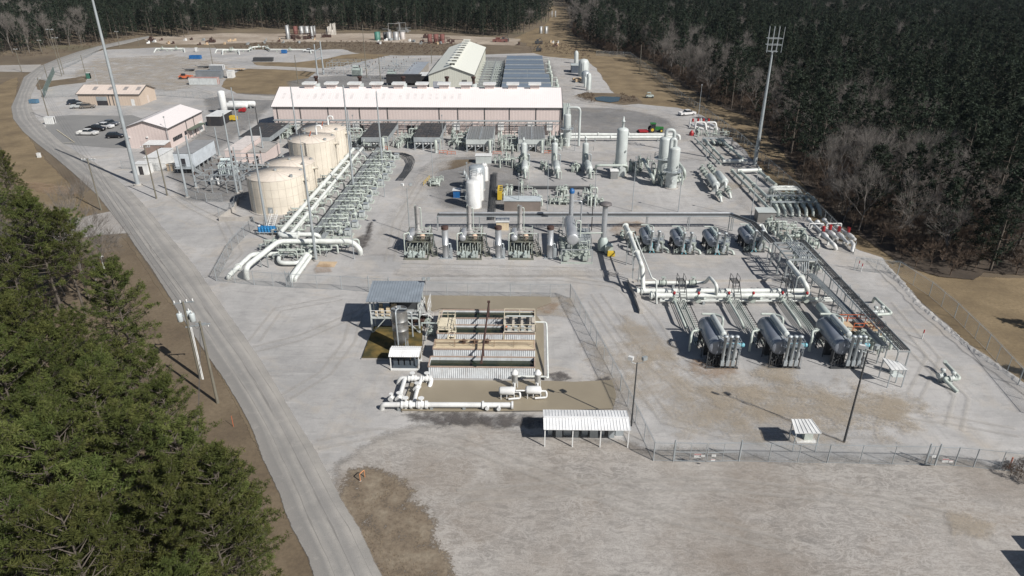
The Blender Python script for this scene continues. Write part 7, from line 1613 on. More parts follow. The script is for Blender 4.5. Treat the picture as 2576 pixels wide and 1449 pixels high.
# steel frame with cross beams
fr = [G(*ZE(1690, 340), 4.2), G(*ZE(1925, 325), 4.2), G(*ZE(2130, 512), 4.2), G(*ZE(1835, 512), 4.2)]
x0, x1 = fr[3].x, fr[2].x; y0, y1 = fr[3].y, fr[0].y
t = T('gantry', 'open steel frame with cross beams over the right-hand valves', 'steel frame', (x0, y0, 0)); m = MB()
for k in range(5):
    y = y0 + (y1 - y0) * k / 4; m.bar((x0, y, 4.2), (x1, y, 4.2), .26)
    for x in (x0, x1):
        if k in (0, 2, 4): m.bar((x, y, 0), (x, y, 4.1), .26); m.bar((x + .9, y, 0), (x + .9, y, 4.1), .16) if x == x0 and k == 0 else 0
for x in (x0, x1, (x0 + x1) / 2): m.bar((x, y0, 4.22), (x, y1, 4.22), .22)
m.bar((x0, y0, 1.6), (x1, y0, 1.6), .2); t.part('beams', m, STEEL); m = MB()
for k in range(5): m.tube([(x0 + 2 + k * .35, y1 + 1, 4.5), (x0 + 2 + k * .35, y0 + .5, 4.5), (x0 + 2 + k * .35, y0 - .5, 2.5), (x0 + 2 + k * .35, y0 - .5, .3)], .07, 5)
t.part('conduits', m, GALV)
# headers of the large heaters
HG_ = 'heater headers'
bigpipe('rear one of the two thick headers behind the large heaters', [(1601, 732, .9), (2028, 732, .9)], .42, PIPEW, 7, group=HG_, flg=((0, .005), (0, .03))); bigpipe('front one of the two thick headers behind the large heaters', [(1634, 743, .9), (2036, 743, .9)], .42, PIPEW, 7, group=HG_, flg=((0, .01), (0, .04)))
for i, y_ in enumerate((749, 753, 757)): bigpipe('%s thin line before the thick headers' % ['rear', 'middle', 'front'][i], [(1660, y_, .6), (2100, y_, .6)], .11, PIPEW, 9, group=HG_, n=8)
bigpipe('thick elevated pipe at the left of the middle heaters, falling to the headers', [(1573, 567, 5), (1581, 580, 5), (1612, 662, 5), (1616, 672, 4.2), (1618, 732, .9)], .36, PIPEW, 5, group=HG_, flg=((0, .1), (1, .1), (1, .7)), bend=1.2)
bigpipe('thin elevated pipe beside the thick one, left of the middle heaters', [(1596, 590, 4.4), (1640, 700, 4.0), (1651, 704, 3.6), (1652, 764, .1)], .13, PIPEW, 7, group=HG_, n=8)
bigpipe('pipe behind the thick elevated one, going down to the ground', [(1573, 575, 4.6), (1578, 600, .3)], .3, PIPEW, None, group=HG_)
bigpipe('valve run behind the thick headers with a tall kinked riser', [(1612, 700, 2.0), (1614, 711, .9), (1774, 711, .9), (1786, 697, 3.2), (1803, 718, 3.2), (1802, 742, 1.0)], .27, PIPEW, 8, group=HG_, flg=((1, .25), (1, .35), (1, .7), (1, .82)))
bigpipe('thick pipe coming down from the steel frame into the headers', [(1984, 660, 3.8), (2019, 704, 3.6), (2030, 722, 3), (2031, 742, .8)], .38, PIPEW, 5, group=HG_, flg=((0, .9), (2, .9)), bend=1.0)
for k, x in ((0, 1668), (1, 1743)): q = G(x, 711, .9); m = MB(); m.valve(q, (1, 0, 0), .3); solo('block_valve', '%s valve on the run behind the thick headers' % ['left', 'right'][k], 'valve', m, VALVE, 'valves of the header run')
bigpipe('thick pipe end looping down right of the steel frame', [(2010, 655, 2.2), (2062, 655, 2.2), (2068, 668, .2)], .36, PIPEW, None, group=HG_); bigpipe('hoop pipe right of the bent overhead bridge', [(1908, 572, 3), (1916, 564, 3), (1928, 590, 3), (1928, 600, .2)], .3, PIPEW, None, group=HG_)
def wl2(px, L, label, z=1.1): p = G(*px); d = Vector((1, 0, 0)); return wallrun([px, (px[0] + 18, px[1] + 50)], label, z, .4)
wallrun([ZE(215, 742), ZE(1660, 735)], 'long low concrete kerb behind the valve run', .35, .3); wallrun([ZB(85, 185), ZB(140, 335)], 'short concrete wall at the left end of the headers', .8, .6); wallrun([(1583, 712), (1606, 760)], 'short concrete wall behind the left end of the headers', .9, .7)
# valve cluster under the frame
for i, (px, w_, d_, sd_) in enumerate((((1935, 606), 6, 7, 101), ((1972, 632), 6, 6, 102), ((1948, 585), 4, 3, 103), ((2000, 690), 5, 5, 104), ((1575, 645), 2.2, 9, 105))): cluster('pipework', ['valves and elbows behind the steel frame', 'valves and elbows under the steel frame', 'rearmost valve group beside the white pig launchers', 'pipes under the right end of the steel frame', 'valve stack under the thick elevated pipe'][i], px, w_, d_, sd_, 2.2, 1.4, 'valve groups by the steel frame', PIPE)
# --- large heaters
def make_heater(big=True):
    t = T('indirect_heater', '', 'heater', (0, 0, 0), 'large heaters' if big else 'smaller heaters', 0, True); L, r, z = (7.4, 1.28, 3.3) if big else (5.6, .98, 2.5)
    m = MB(); m.vessel((0, .6, z), (0, L + .6, z), r, 26, .12); t.part('shell', m, HEATER); m = MB()
    for k in (.02, .12, .95): m.lathe((0, .6 + L * k, z), (0, 1, 0), [(0, r + .03), (.12, r + .03)], 26, False)
    m.bar((.35, .3, z + r + .1), (.2, L + .4, z + r + .1), .3, .05); t.part('bands', m, GALV)
    m = MB(); s = 1 if big else .78; m.vessel((r * .75, 1.6 * s, z + r + .45 * s), (r * .55, L - .2, z + r + .45 * s), .46 * s, 16); t.part('expansion_tank', m, VESSEL if big else paint('green_grey', (.40, .47, .46)))
    m = MB(); m.vessel((r + .9, .1, z - 1.0), (r + .9, 3.8 * s, z - 1.0), .85 * s, 18); t.part('side_drum', m, SILVER)
    m = MB()
    for y in (1.2, L * .5, L): m.bb(-r * .8, y, 0, r * .8, y + .35, z - r * .7)
    for x in (-r - .2, r + .3, r + 1.7):
        for y in (-.1, 3.2, L * .8): m.bar((x, y, 0), (x, y, z - .4), .12)
    m.bb(-r - .3, -.3, 0, r + 2.0, .1, .25); m.bb(-r - .3, L, 0, r + .6, L + .3, .25); t.part('skid', m, DARK)
    m = MB(); m.bb(r * .2, -.2, z + .3, r + 2.1, 1.6, z + .38); m.rail([(r * .2, -.15, z + .38), (r + 2.0, -.15, z + .38), (r + 2.0, 1.55, z + .38), (r * .2, 1.55, z + .38)], 1.05, .06, 1.2); m.ladder((r + 2.1, .4, 0), (r + 2.1, .4, z + .4), (0, 1, 0)); t.part('platform', m, GALV)
    for k in range(3 if big else 2):
        x = r * .55 + k * (.8 if big else 1.35); m = MB(); m.lathe((x, -.45, 1.5), (0, 0, 1), [(0, .22), (3.6 * s + .6, .22), (3.6 * s + .62, .38), (3.6 * s + .8, .38), (3.6 * s + .9, .1)], 12); m.box(x, -.5, .8, .5, .4, .9); t.part('stack', m, GALV)
    if big: m = MB(); m.cyl((r + .2, 1.1, z + .1), (r + 2.9, 1.2, z + .1), .3, n=12); m.cyl((r + 2.6, 1.2, z + .1), (r + 2.75, 1.2, z + .1), .36); t.part('fuel_drum', m, TEAL)
    else: m = MB(); m.tube([(r * .4, -.3, .2), (r * .8, -.3, 1.2), (r * .8, -.3, 2.4)], .12, 6); m.tube([(r * 1.3, -.3, .2), (r * .85, -.3, 1.2)], .12, 6); t.part('y_pipe', m, TEAL)
    m = MB(); m.tube([(-r * .6, L + .9, z + r + .3), (r * 1.0, L + .9, z + r + .3), (r * 1.6, L + .2, z + r + .3), (r * 1.75, L - .6, z + r + .3), (r * 1.75, L - .8, .5)], .2 * s, 8)
    if big: m.tube([(-r, L * .8, z), (-r - 1.4, L * .75, z), (-r - 1.8, L * .6, z - .4), (-r - 1.8, L * .6, .3)], .2, 8); m.box(-r - .7, L * .79, z - .25, .45, .5, .5)
    else: m.tube([(r + 1.2, 3.2, 2.0), (r + 2.2, 2.6, 1.6), (r + 2.0, 1.2, .9), (r + 3.0, .3, .7), (r + 3.1, -.2, .1)], .26, 8)
    t.part('piping', m, PIPE); m = MB(); R_ = random.Random(6 if big else 7)
    for _ in range(34): x = R_.uniform(-r, r + 1.8); y = R_.uniform(-.3, 1.8); m.box(x, y, R_.uniform(.1, z - 1.5), R_.uniform(.08, .35), R_.uniform(.08, .35), R_.uniform(.1, .6))
    for k in range(9): x = -r + k * .4; m.tube([(x, .1, .3), (x, .1, 1 + (k % 4) * .3), (x + .5, .3, 1 + (k % 4) * .3), (x + .5, .3, .2)], .05, 5)
    if not big:
        for q in ((r + 2.2, 2.6, 1.6), (r + 2.0, 1.4, 1.0)): m.valve(q, (0, 1, 0), .3)
    t.part('fittings', m, DARK if big else VALVE); return t
hb = make_heater(); hs_ = make_heater(False)
for i, x in enumerate((1800, 1957, 2113)):
    p = G(x, 926); lb = '%s of the three large dark heaters' % ['leftmost', 'middle one', 'rightmost'][i]
    if i == 0: hb.o.location = p; hb.o['label'] = lb; hb.o.scale = (.86,) * 3
    else: dup(hb.o, p, lb)
for i, (x, y) in enumerate(((1628, 636), (1708, 640), (1792, 641), (1884, 634))):
    p = G(x, y); lb = '%s of the four smaller heaters below the overhead bridge' % ORL[i]
    if i == 0: hs_.o.location = p; hs_.o['label'] = lb; hs_.o.scale = (.92, .86, .86)
    else: dup(hs_.o, p, lb)
# runs from headers to heaters
def make_feed():
    t = T('feed_line', '', 'pipework', (0, 0, 0), 'feed lines of the large heaters', 0, True); m = MB(); m.tube([(0, 8.5, .6), (0, 7.0, 1.2), (0, .3, 1.2), (.4, -.8, .4)], .2, 8); m.tube([(3.7, 8.2, .6), (3.7, 7, 1.4), (3.9, 4.0, 2.8)], .22, 8)
    for k in range(5): m.tube([(.6 + k * .28, 7.5, .9), (.6 + k * .28, -1.0, .9), (.6 + k * .28, -5.5, .5)], .06, 5)
    t.part('pipes', m, PIPE); m = MB(); m.valve((0, 6.6, 1.2), (0, 1, 0), .24, wheel=False); m.valve((3.7, 7.2, 1.1), (0, 1, 0), .26, wheel=False); t.part('valves', m, VALVE); m = MB()
    for x in (0, 3.7): m.lathe((x, 7.0, 2.0), (0, 0, 1), [(0, .1), (.1, .2), (.4, .2), (.5, .08)], 10)
    t.part('actuators', m, RED); m = MB()
    for k in (-1, 1): m.bar((1.5 + k * .5, 10.8, 3.0), (1.5 + k * .5, 8.8, 3.0), .08, .2); m.bar((1.5 + k * .5, 8.8, 3.0), (1.6 + k * .5, 7.0, .9), .08, .2); m.bar((1.9 + k * .45, 7, .75), (1.9 + k * .45, -6, .6), .07, .15)
    for k in range(12): y = 10.6 - k * .3; z = 3.0 if y > 8.8 else 3.0 - (8.8 - y) * 1.16; m.box(1.5, y, max(z, .9), .9, .14, .04)
    for k in range(20): m.box(1.9, 6.5 - k * .6, .66, .85, .06, .05)
    for y in (10.6, 8.9): [m.bar((1.5 + k * .5, y, 0), (1.5 + k * .5, y, 3.9), .08) for k in (-1, 1)]
    for k in (-1, 1): m.bar((1.5 + k * .5, 10.6, 3.9), (1.5 + k * .5, 8.9, 3.9), .05)
    t.part('walkway', m, DARK); return t
fd = make_feed()
for i, x in enumerate((1698, 1843, 1985)):
    p = G(x + 18, 826); lb = 'red valved feed lines and step-over leading to the %s large heater' % ['leftmost', 'middle', 'rightmost'][i]
    if i == 0: fd.o.location = p; fd.o['label'] = lb
    else: dup(fd.o, p, lb)
# metering skid with orange rails and canopy at the right end
p = G(*ZB(1940, 610)); t = T('metering_skid', 'skid with orange railings behind the rightmost large heater', 'process skid', tuple(p)); m = MB(); m.rail([(p.x - 1, p.y + 3, 2.2), (p.x + 4, p.y + 3, 2.2), (p.x + 4, p.y + .5, 2.2), (p.x, p.y + .5, 2.2)], 1.1, .08, 1.3); t.part('railing', m, ORANGE); m = MB(); m.bb(p.x - 1, p.y + .5, 2.1, p.x + 4.1, p.y + 3.1, 2.2)
for x in (-.9, 1.5, 4.0):
    for y in (.6, 3.0): m.bar((p.x + x, p.y + y, 0), (p.x + x, p.y + y, 2.1), .12)
t.part('platform', m, TAN); m = MB(); m.vessel((p.x - 1.4, p.y + 4, 1.8), (p.x - 1.4, p.y + 8.5, 1.8), .6, 14); t.part('drum', m, GREENT)
cluster('pipework', 'instrument piping right of the rightmost large heater', (2132, 905), 5, 6, 120, 2.4, 2.2, 'piping by the right shelter'); cluster('pipework', 'white piping under the end of the right bridge', (2205, 895), 3, 4, 121, 1.6, 1.2, 'piping by the right shelter')
for i in range(6): q = G(vy(2225, 872, 735 + i * 24), 735 + i * 24); t = T('junction_stand', '%s dark control stand along the right bridge' % ORL[i].replace('leftmost', 'rearmost').replace('left', 'rear'), 'stand', tuple(q), 'control stands'); m = MB(); m.bar((q.x - .6, q.y, 0), (q.x - .6, q.y, 2.9), .08); m.bar((q.x + .4, q.y, 0), (q.x + .4, q.y, 2.9), .08); m.bar((q.x - .6, q.y, 2.9), (q.x + .4, q.y, 2.9), .08); t.part('frame', m, GALV); m = MB(); [m.box(q.x - .5 + k * .3, q.y, 2.2, .22, .3, .4) for k in range(4)]; t.part('boxes', m, BLACK)
def canopy(label, pts, z0, z1, mat=WHITE, posts=None, th=.06, ribs=.45):
    """single pitch roof: pts four roof corners px (front-left, front-right, back-right, back-left), z0 front height, z1 back"""
    q = [G(*pts[0], z0), G(*pts[1], z0), G(*pts[2], z1), G(*pts[3], z1)]; t = T('canopy', label, 'shelter', (q[0].x, q[0].y, 0), 'open shelters'); m = MB(); m.slab(q, th)
    d = (q[1] - q[0]); n_ = int(d.length / ribs); u = Vector((0, 0, .03))
    for k in range(n_ + 1): s = k / n_; m.bar(q[0].lerp(q[1], s) + u, q[3].lerp(q[2], s) + u, .05, .05)
    t.part('roof', m, mat); m = MB(); c = (q[0] + q[1] + q[2] + q[3]) / 4
    for a in q: b = a.lerp(c, .12); m.bar((b.x, b.y, 0), (b.x, b.y, b.z - .1), .1)
    for i in range(4): m.bar(q[i].lerp(c, .12) - u * 5, q[(i + 1) % 4].lerp(c, .12) - u * 5, .08)
    t.part('posts', m, posts or GALV); return t, q
t, q = canopy('white pitched canopy right of the rightmost large heater', (ZB(2290, 815), ZB(2432, 812), ZB(2375, 760), ZB(2207, 708)), 2.7, 2.9); b = G(*ZB(2300, 880)); m = MB(); m.bb(b.x, b.y, .003, b.x + 1.4, b.y + 1.2, .1); m.box(b.x + .5, b.y + 1.2, .1, .8, .5, 1.5); t.part('cabinet', m, VESSEL)
t, q = canopy('small white ribbed canopy over a control box by the front fence', ((2001, 1090), (2067, 1090), (2041, 1054), (1991, 1054)), 2.6, 2.75); b = G(2028, 1112); m = MB(); m.bb(b.x - 1.1, b.y - .2, .005, b.x + 1.1, b.y + 1.8, .1); t.part('pad', m, WHITE); m = MB(); m.bb(b.x - .2, b.y + .2, .1, b.x + .7, b.y + 1.2, 1.2); m.bb(b.x - .9, b.y + .6, .9, b.x - .4, b.y + .9, 1.6); t.part('control_box', m, PIPE)
boxhut('meter_hut', 'open grey hut with pale ribbed roof beside the right pipe headers', 'hut', ZJ(1005, 1165), 3.4, 2.4, 2.1, paint('hut_dark', (.22, .22, .21)), VESSEL, slope=.15); p = G(*ZJ(1128, 1190)); m = MB(); m.lathe(p, (0, 0, 1), [(0, .6), (.6, .62), (1.2, .35), (1.5, .1)], 10); solo('covered_extinguisher', 'red covered wheeled extinguisher beside the open grey hut', 'fire extinguisher', m, RED); p = G(*ZJ(325, 265)); m = MB(); m.lathe(p, (0, 0, 1), [(0, .7), (.7, .7), (1.3, .4), (1.6, .1)], 10); solo('covered_extinguisher', 'red covered wheeled extinguisher by the rear pipe headers', 'fire extinguisher', m, RED)
# --- right-hand pipe headers and launchers
RG = 'right-hand header pipes'
for i, (a, b, r_, lb) in enumerate(((ZJ(360, 290), ZJ(628, 560), .22, 'thin left pipe of the rear right header group'), (ZJ(450, 300), ZJ(668, 520), .32, 'second pipe of the rear right header group'), (ZJ(615, 300), ZJ(860, 505), .34, 'third pipe of the rear right header group'), (ZJ(740, 620), ZJ(1170, 1060), .3, 'left long pipe of the front right header group'), (ZJ(830, 640), ZJ(1130, 920), .36, 'second long pipe of the front right header group'), (ZJ(1030, 640), ZJ(1200, 775), .36, 'shaded pipe of the front right header group'))): bigpipe(lb, [(*a, 1.0), (*b, 1.0)], r_, PIPE, 6, group=RG, flg=((0, .02), (0, .5)))
bigpipe('short thick crosswise pipe ending the rear right header group', [(*ZJ(650, 530), 1), (*ZJ(900, 528), 1)], .48, PIPEW, 6, group=RG); bigpipe('short thick crosswise pipe starting the front right header group', [(*ZJ(800, 628), 1), (*ZJ(1045, 622), 1)], .46, PIPEW, 6, group=RG)
bigpipe('looped manifold pipe, rear one, of the front right header group', [(*ZJ(1140, 870), .2), (*ZJ(1140, 800), 2.2), (*ZJ(1420, 798), 2.2), (*ZJ(1465, 880), .3)], .38, PIPEW, None, group=RG); bigpipe('looped manifold pipe, front one, of the front right header group', [(*ZJ(1165, 890), .2), (*ZJ(1165, 822), 2.0), (*ZJ(1430, 822), 2.0), (*ZJ(1440, 900), .3)], .3, PIPEW, None, group=RG)
for i in range(7): a = ZJ(1150 + i * 72, 905), ZJ(1215 + i * 72 + 10, 1040), ZJ(1225 + i * 72, 1105); bigpipe('%s of the parallel branch pipes beside the red extinguisher' % ORL[i], [(*a[0], 1.2), (*a[1], 1.2), (*a[2], .1)], .3 if i % 2 else .36, PIPE, None, group='branch pipes', flg=((0, .3), (0, .6)))
for i in range(4): a = ZJ(455 + i * 60, 290), ZJ(500 + i * 62, 340), ZJ(505 + i * 62, 355); bigpipe('%s hooped branch of the rear right header group' % ORL[i], [(*a[0], 1.2), (*a[1], 1.2), (*a[2], .1)], .28, PIPE, None, group='rear branch pipes')
cluster('pipework', 'valves across the branch pipes by the open grey hut', ZJ(1160, 985), 9, 4, 130, 1.9, 1.6, 'right header valves', VALVE); cluster('pipework', 'valves across the start of the rear right header group', ZJ(370, 285), 9, 4, 131, 1.9, 1.6, 'right header valves', VALVE)
for i, (a, b) in enumerate(((ZJ(1100, 885), ZJ(1525, 885)), (ZJ(1150, 950), ZJ(1615, 952)), (ZJ(440, 292), ZJ(750, 292)))): tray('cable_tray', ['rear cable tray across the branch pipes', 'front cable tray across the branch pipes', 'cable tray across the rear right header group'][i], [a, b], .5, 2.0, 5, cables=False)
LG = 'white pig launchers'
for i, (a, b, mt) in enumerate((((1540, 1135), (1790, 1380), 0), ((1630, 1160), (1840, 1330), 1), ((1700, 1140), (1950, 1380), 1), ((1830, 1205), (2020, 1340), 1))):
    P0_, P1_ = G(*ZJ(*a), 1.1), G(*ZJ(*b), 1.1); t = T('pig_launcher', '%s of the four white pig launcher barrels' % ORL[i], 'pig launcher', (P0_.x, P0_.y, 0), LG); m = MB(); d = (P1_ - P0_).normalized(); m.tube([P0_, P1_], .27, 12); m.lathe(P0_ - d * .3, d, [(0, .1), (.05, .45), (.5, .45), (.7, .3)], 14); m.lathe(P0_.lerp(P1_, .62), d, [(0, .3), (.3, .46), (1.5, .46), (1.9, .3)], 14); t.part('barrel', m, WHITE); m = MB(); q = P0_.lerp(P1_, .58); m.cyl(q + Vector((.1, 0, .4)), q + Vector((.1, 0, 1.3)), .3); t.part('actuator', m, RED); m = MB()
    for k in (.15, .5, .85): q = P0_.lerp(P1_, k); m.box(q.x, q.y, 0, .4, .3, .8)
    t.part('supports', m, WHITE)
for i, (a, b, c) in enumerate((((1770, 1370), (1810, 1400), (1822, 1445)), ((1975, 1360), (2010, 1400), (1985, 1470)))): bigpipe('%s white pipe end curving into the ground below the launchers' % L3[i * 2], [(*ZJ(*a), 1.1), (*ZJ(*b), 1.1), (*ZJ(*c), .05)], .36, WHITE, None, group=LG)
for i, a in enumerate(((1545, 1175), (1730, 1175))): p, q = G(*ZJ(*a), 1.8), G(*ZJ(a[0] + 150, a[1]), 1.8); m = MB(); m.tube([(p.x, p.y, .9), p, q, (q.x, q.y, .9)], .13, 8); solo('bypass_pipe', '%s thin white bypass hoop over the launchers' % L3[i * 2], 'pipe', m, WHITE, LG)
for i, zx in enumerate((340, 450)):
    p = G(*ZJ(zx, 205)); t = T('launcher_unit', '%s white valve assembly with red actuators near the lone white pickup' % L3[i * 2], 'valve assembly', tuple(p), 'rear launchers'); m = MB(); m.tube([(p.x, p.y + 5, .9), (p.x + .6, p.y + 1, .9), (p.x + 3.2, p.y - .5, .2)], .3, 10); m.tube([(p.x + .6, p.y, .4), (p.x + .6, p.y, 2.3), (p.x + 3.4, p.y, 2.3), (p.x + 3.9, p.y - .8, .1)], .26, 8); m.tube([(p.x + 2, p.y + 4.5, 1.0), (p.x + 3.5, p.y + .3, 1.0)], .42, 10); m.cyl((p.x - .6, p.y + 2, 0), (p.x - .6, p.y + 2, 3.2), .16); t.part('pipes', m, WHITE); m = MB(); m.cyl((p.x + .8, p.y + 4.5, 1.5), (p.x + .8, p.y + 4.5, 2.4), .3); m.cyl((p.x + 2.4, p.y + 4.5, 1.5), (p.x + 2.4, p.y + 4.5, 2.4), .3); t.part('actuators', m, RED)
# twin filter vessels
for i, (a, b) in enumerate((((515, 690), (580, 780)), ((600, 660), (670, 745)))):
    P0_, P1_ = G(*ZJ(*a), 1.9), G(*ZJ(*b), 1.9); d = (P1_ - P0_).normalized(); t = T('filter_vessel', '%s of the twin horizontal filter vessels beside the right track' % L3[i * 2], 'vessel', (P0_.x, P0_.y, 0), 'twin filter vessels'); m = MB(); m.vessel(P0_ , P1_, .85, 18, .2); t.part('shell', m, VESSEL); m = MB(); m.tube([P1_ + d * .3, P1_ + d * 1.2, P1_ + d * 1.4 - Vector((0, 0, 1.7))], .3, 10); m.tube([P0_, P0_ - d * 1 - Vector((0, 0, .7)), P0_ - d * 10 - Vector((0, 0, .7))], .3, 10); m.tube([P1_ + d * 1.6 - Vector((0, 0, 1)), P1_ + d * 5 - Vector((0, 0, 1)), P1_ + d * 6.4 - Vector((0, 0, 1.8))], .27, 10); t.part('piping', m, PIPEW); m = MB()
    for s in (3.5, 6, 8.5): m.valve(P0_ - d * s - Vector((0, 0, .7)), d, .34)
    m.valve(P1_ + d * 3 - Vector((0, 0, 1)), d, .3); m.valve(P1_ + d * 4.4 - Vector((0, 0, 1)), d, .3); t.part('valves', m, VALVE); m = MB()
    for k in (.2, .8): q = P0_.lerp(P1_, k); m.box(q.x, q.y, 0, 1.0, .3, 1.3)
    t.part('saddle', m, STEEL)
for (sx, sy) in ((2541, 1347), (2514, 1384)):
    c = G(sx, sy); k = 4.0 / math.tan(SUN_EL); c = Vector((c.x + math.sin(SUN_AZ) * k, c.y + math.cos(SUN_AZ) * k, 0)); t = T('canopy', '%s canopy just outside the lower right corner, seen by its shadow' % ('rear' if sx > 2520 else 'front'), 'shelter', tuple(c), 'canopies at the corner'); m = MB(); m.bb(c.x, c.y - (1.6 if sx > 2520 else 4.5), 3.92, c.x + 6, c.y, 4.0); t.part('roof', m, VESSEL); m = MB()
    for x in (.2, 5.8):
        for y in (.2, (1.5 if sx > 2520 else 4.3)): m.bar((c.x + x, c.y - y, 0), (c.x + x, c.y - y, 3.91), .12)
    t.part('posts', m, GALV)
# isolated valve loops on the right gravel
def Q34(x, y): return Q(3, 2, x, y)
bigpipe('white looped pipe with two valves, rear one on the right gravel', [(*Q34(1055, 140), .1), (*Q34(1075, 95), 1.5), (*Q34(1240, 250), 1.1), (*Q34(1220, 262), .9), (*Q34(1075, 268), .9), (*Q34(1160, 365), .1)], .22, PIPE, None, group='valve loops on the right gravel', bend=.5)
bigpipe('white looped pipe with two valves, front one on the right gravel', [(*Q34(1785, 740), 1.6), (*Q34(1780, 750), 1.3), (*Q34(1925, 905), 1.1), (*Q34(1900, 920), .9), (*Q34(1760, 905), .9), (*Q34(1905, 1048), .1)], .24, PIPE, None, group='valve loops on the right gravel', bend=.5)
for i, (a, s) in enumerate((((1075, 245), 0), ((1140, 240), 0), ((1745, 880), 1), ((1850, 910), 1))): q = G(*Q34(*a), .9); m = MB(); m.valve(q, (1, .2, 0), .24); m.box(q.x, q.y, 0, .3, .3, .6); m.lathe(q + Vector((0, 0, .7)), (0, 0, 1), [(0, .15), (.1, .3), (.25, .3), (.3, .1)], 10); solo('gate_valve', '%s valve of the %s loop on the right gravel' % (L3[(i % 2) * 2], ('rear', 'front')[s]), 'valve', m, VESSEL, 'loop valves')
for i, (px, c0, lb) in enumerate(((Q34(1548, 515), WHITE, 'red and white marker post on the right gravel'), (Q(3, 1, 935, 1285), WHITE, 'white marker post inside the right fence corner'), (Q(3, 1, 905, 1255), WHITE, 'second white marker post inside the right fence corner'), (Q(3, 3, 2420, 370), ORANGE, 'orange marker post in the scrub at the right edge'), (Q(0, 1, 1030, 1240), ORANGE, 'orange pipe marker among the left pines'), (Q(0, 2, 2350, 1395), ORANGE, 'thin orange marker on the verge below the near pole'))):
    p = G(*px); t = T('marker_post', lb, 'marker post', tuple(p), 'marker posts'); m = MB(); m.cyl(p, p + Vector((0, 0, 1.0)), .03 if i == 5 else .07, n=8); t.part('post', m, c0); m = MB(); m.cyl(p + Vector((0, 0, 1.0)), p + Vector((0, 0, 1.5)), .03 if i == 5 else .08, n=8); t.part('cap', m, RED if i < 3 else c0)
p = G(*Q(0, 1, 1065, 1330)); t = T('standpipe', 'white standpipe standing among the left pines', 'pipe', tuple(p)); m = MB(); m.tube([p, p + Vector((0, 0, 3.6)), p + Vector((.5, 0, 3.6))], .13, 8); t.part('pipe', m, WHITE); m = MB(); m.cyl(p + Vector((0, 0, 1.5)), p + Vector((0, 0, 1.9)), .2); t.part('collar', m, WHITE)
p = G(*Q(1, 3, 1050, 495)); t = T('pipe_barrier', 'bent orange brown pipe barrier at the edge of the weeds', 'barrier', tuple(p)); m = MB(); a, b = p, G(*Q(1, 3, 1095, 455)); z = Vector((0, 0, .95)); m.tube([a, a + z, b + z, b], .055, 8, .1); t.part('frame', m, paint('rusty_orange', (.48, .22, .10), .7)); m = MB(); m.cyl(a, a + Vector((0, 0, .05)), .12); t.part('foot', m, CONC)
p = G(*Q(0, 1, 397, 135)); m = MB(); m.box(p.x, p.y, 0, .8, .6, 1.1); m.box(p.x, p.y, 1.1, .9, .7, .08); solo('electrical_pedestal', 'small pale pedestal box alone on the grass left of the road', 'cabinet', m, WHITE)
# ================================================================ FRONT WATER PLANT
sheet('concrete_slab', [ZA(505, 1372), ZA(600, 1085), ZA(1955, 1092), (1443, 966), (1538, 961), (1548, 1000), (1540, 1031), (1380, 1036), (1150, 1038)], WET, .25, 0, 3)
sheet('concrete_slab', [ZA(700, 262), ZA(1930, 275), ZA(1935, 330), ZA(1800, 380), ZA(1790, 450), ZA(1860, 540), ZA(1865, 1060), ZA(1785, 1060), ZA(1780, 400), ZA(880, 380), ZA(760, 420)], WET, .3, 0, 3)
sheet('concrete_slab', [ZA(125, 862), ZA(190, 690), ZA(240, 560), ZA(690, 560), ZA(690, 862)], MOSS, .3, 0, 3)
def slabz(label, px, z, mat=CONC): return slabs('concrete_pad', label, px, z, mat)
slabz('pale square concrete pad on the wet slab', [ZA(972, 1272), ZA(1132, 1276), ZA(1147, 1182), ZA(996, 1178)], .10, paint('pale_concrete', (.50, .46, .42), .9, streak=False)); slabz('stained square concrete pad right of the filter pumps', [ZA(1858, 1282), ZA(2012, 1285), ZA(2012, 1195), ZA(1858, 1190)], .10)
slabz('pinkish concrete pad behind the basins', [ZA(935, 378), ZA(1065, 380), ZA(1068, 318), ZA(950, 315)], .12); slabz('right concrete pad behind the basins', [ZA(1648, 378), ZA(1768, 378), ZA(1765, 330), ZA(1650, 330)], .12); slabz('raised concrete step right of the basins', [ZA(1805, 540), ZA(1870, 540), ZA(1860, 460), ZA(1800, 455)], .2)
wallrun([ZA(600, 1086), ZA(1860, 1088)], 'low kerb along the rear of the wet slab', .18, .2); wallrun([ZA(505, 1376), ZA(1560, 1384)], 'low kerb along the front of the wet slab', .15, .2); wallrun([ZA(110, 862), ZA(400, 866)], 'pale kerb in front of the mossy slab', .2, .25); wallrun([ZA(1900, 1098), ZA(2150, 1100)], 'low kerb right of the upright filters', .2, .2)
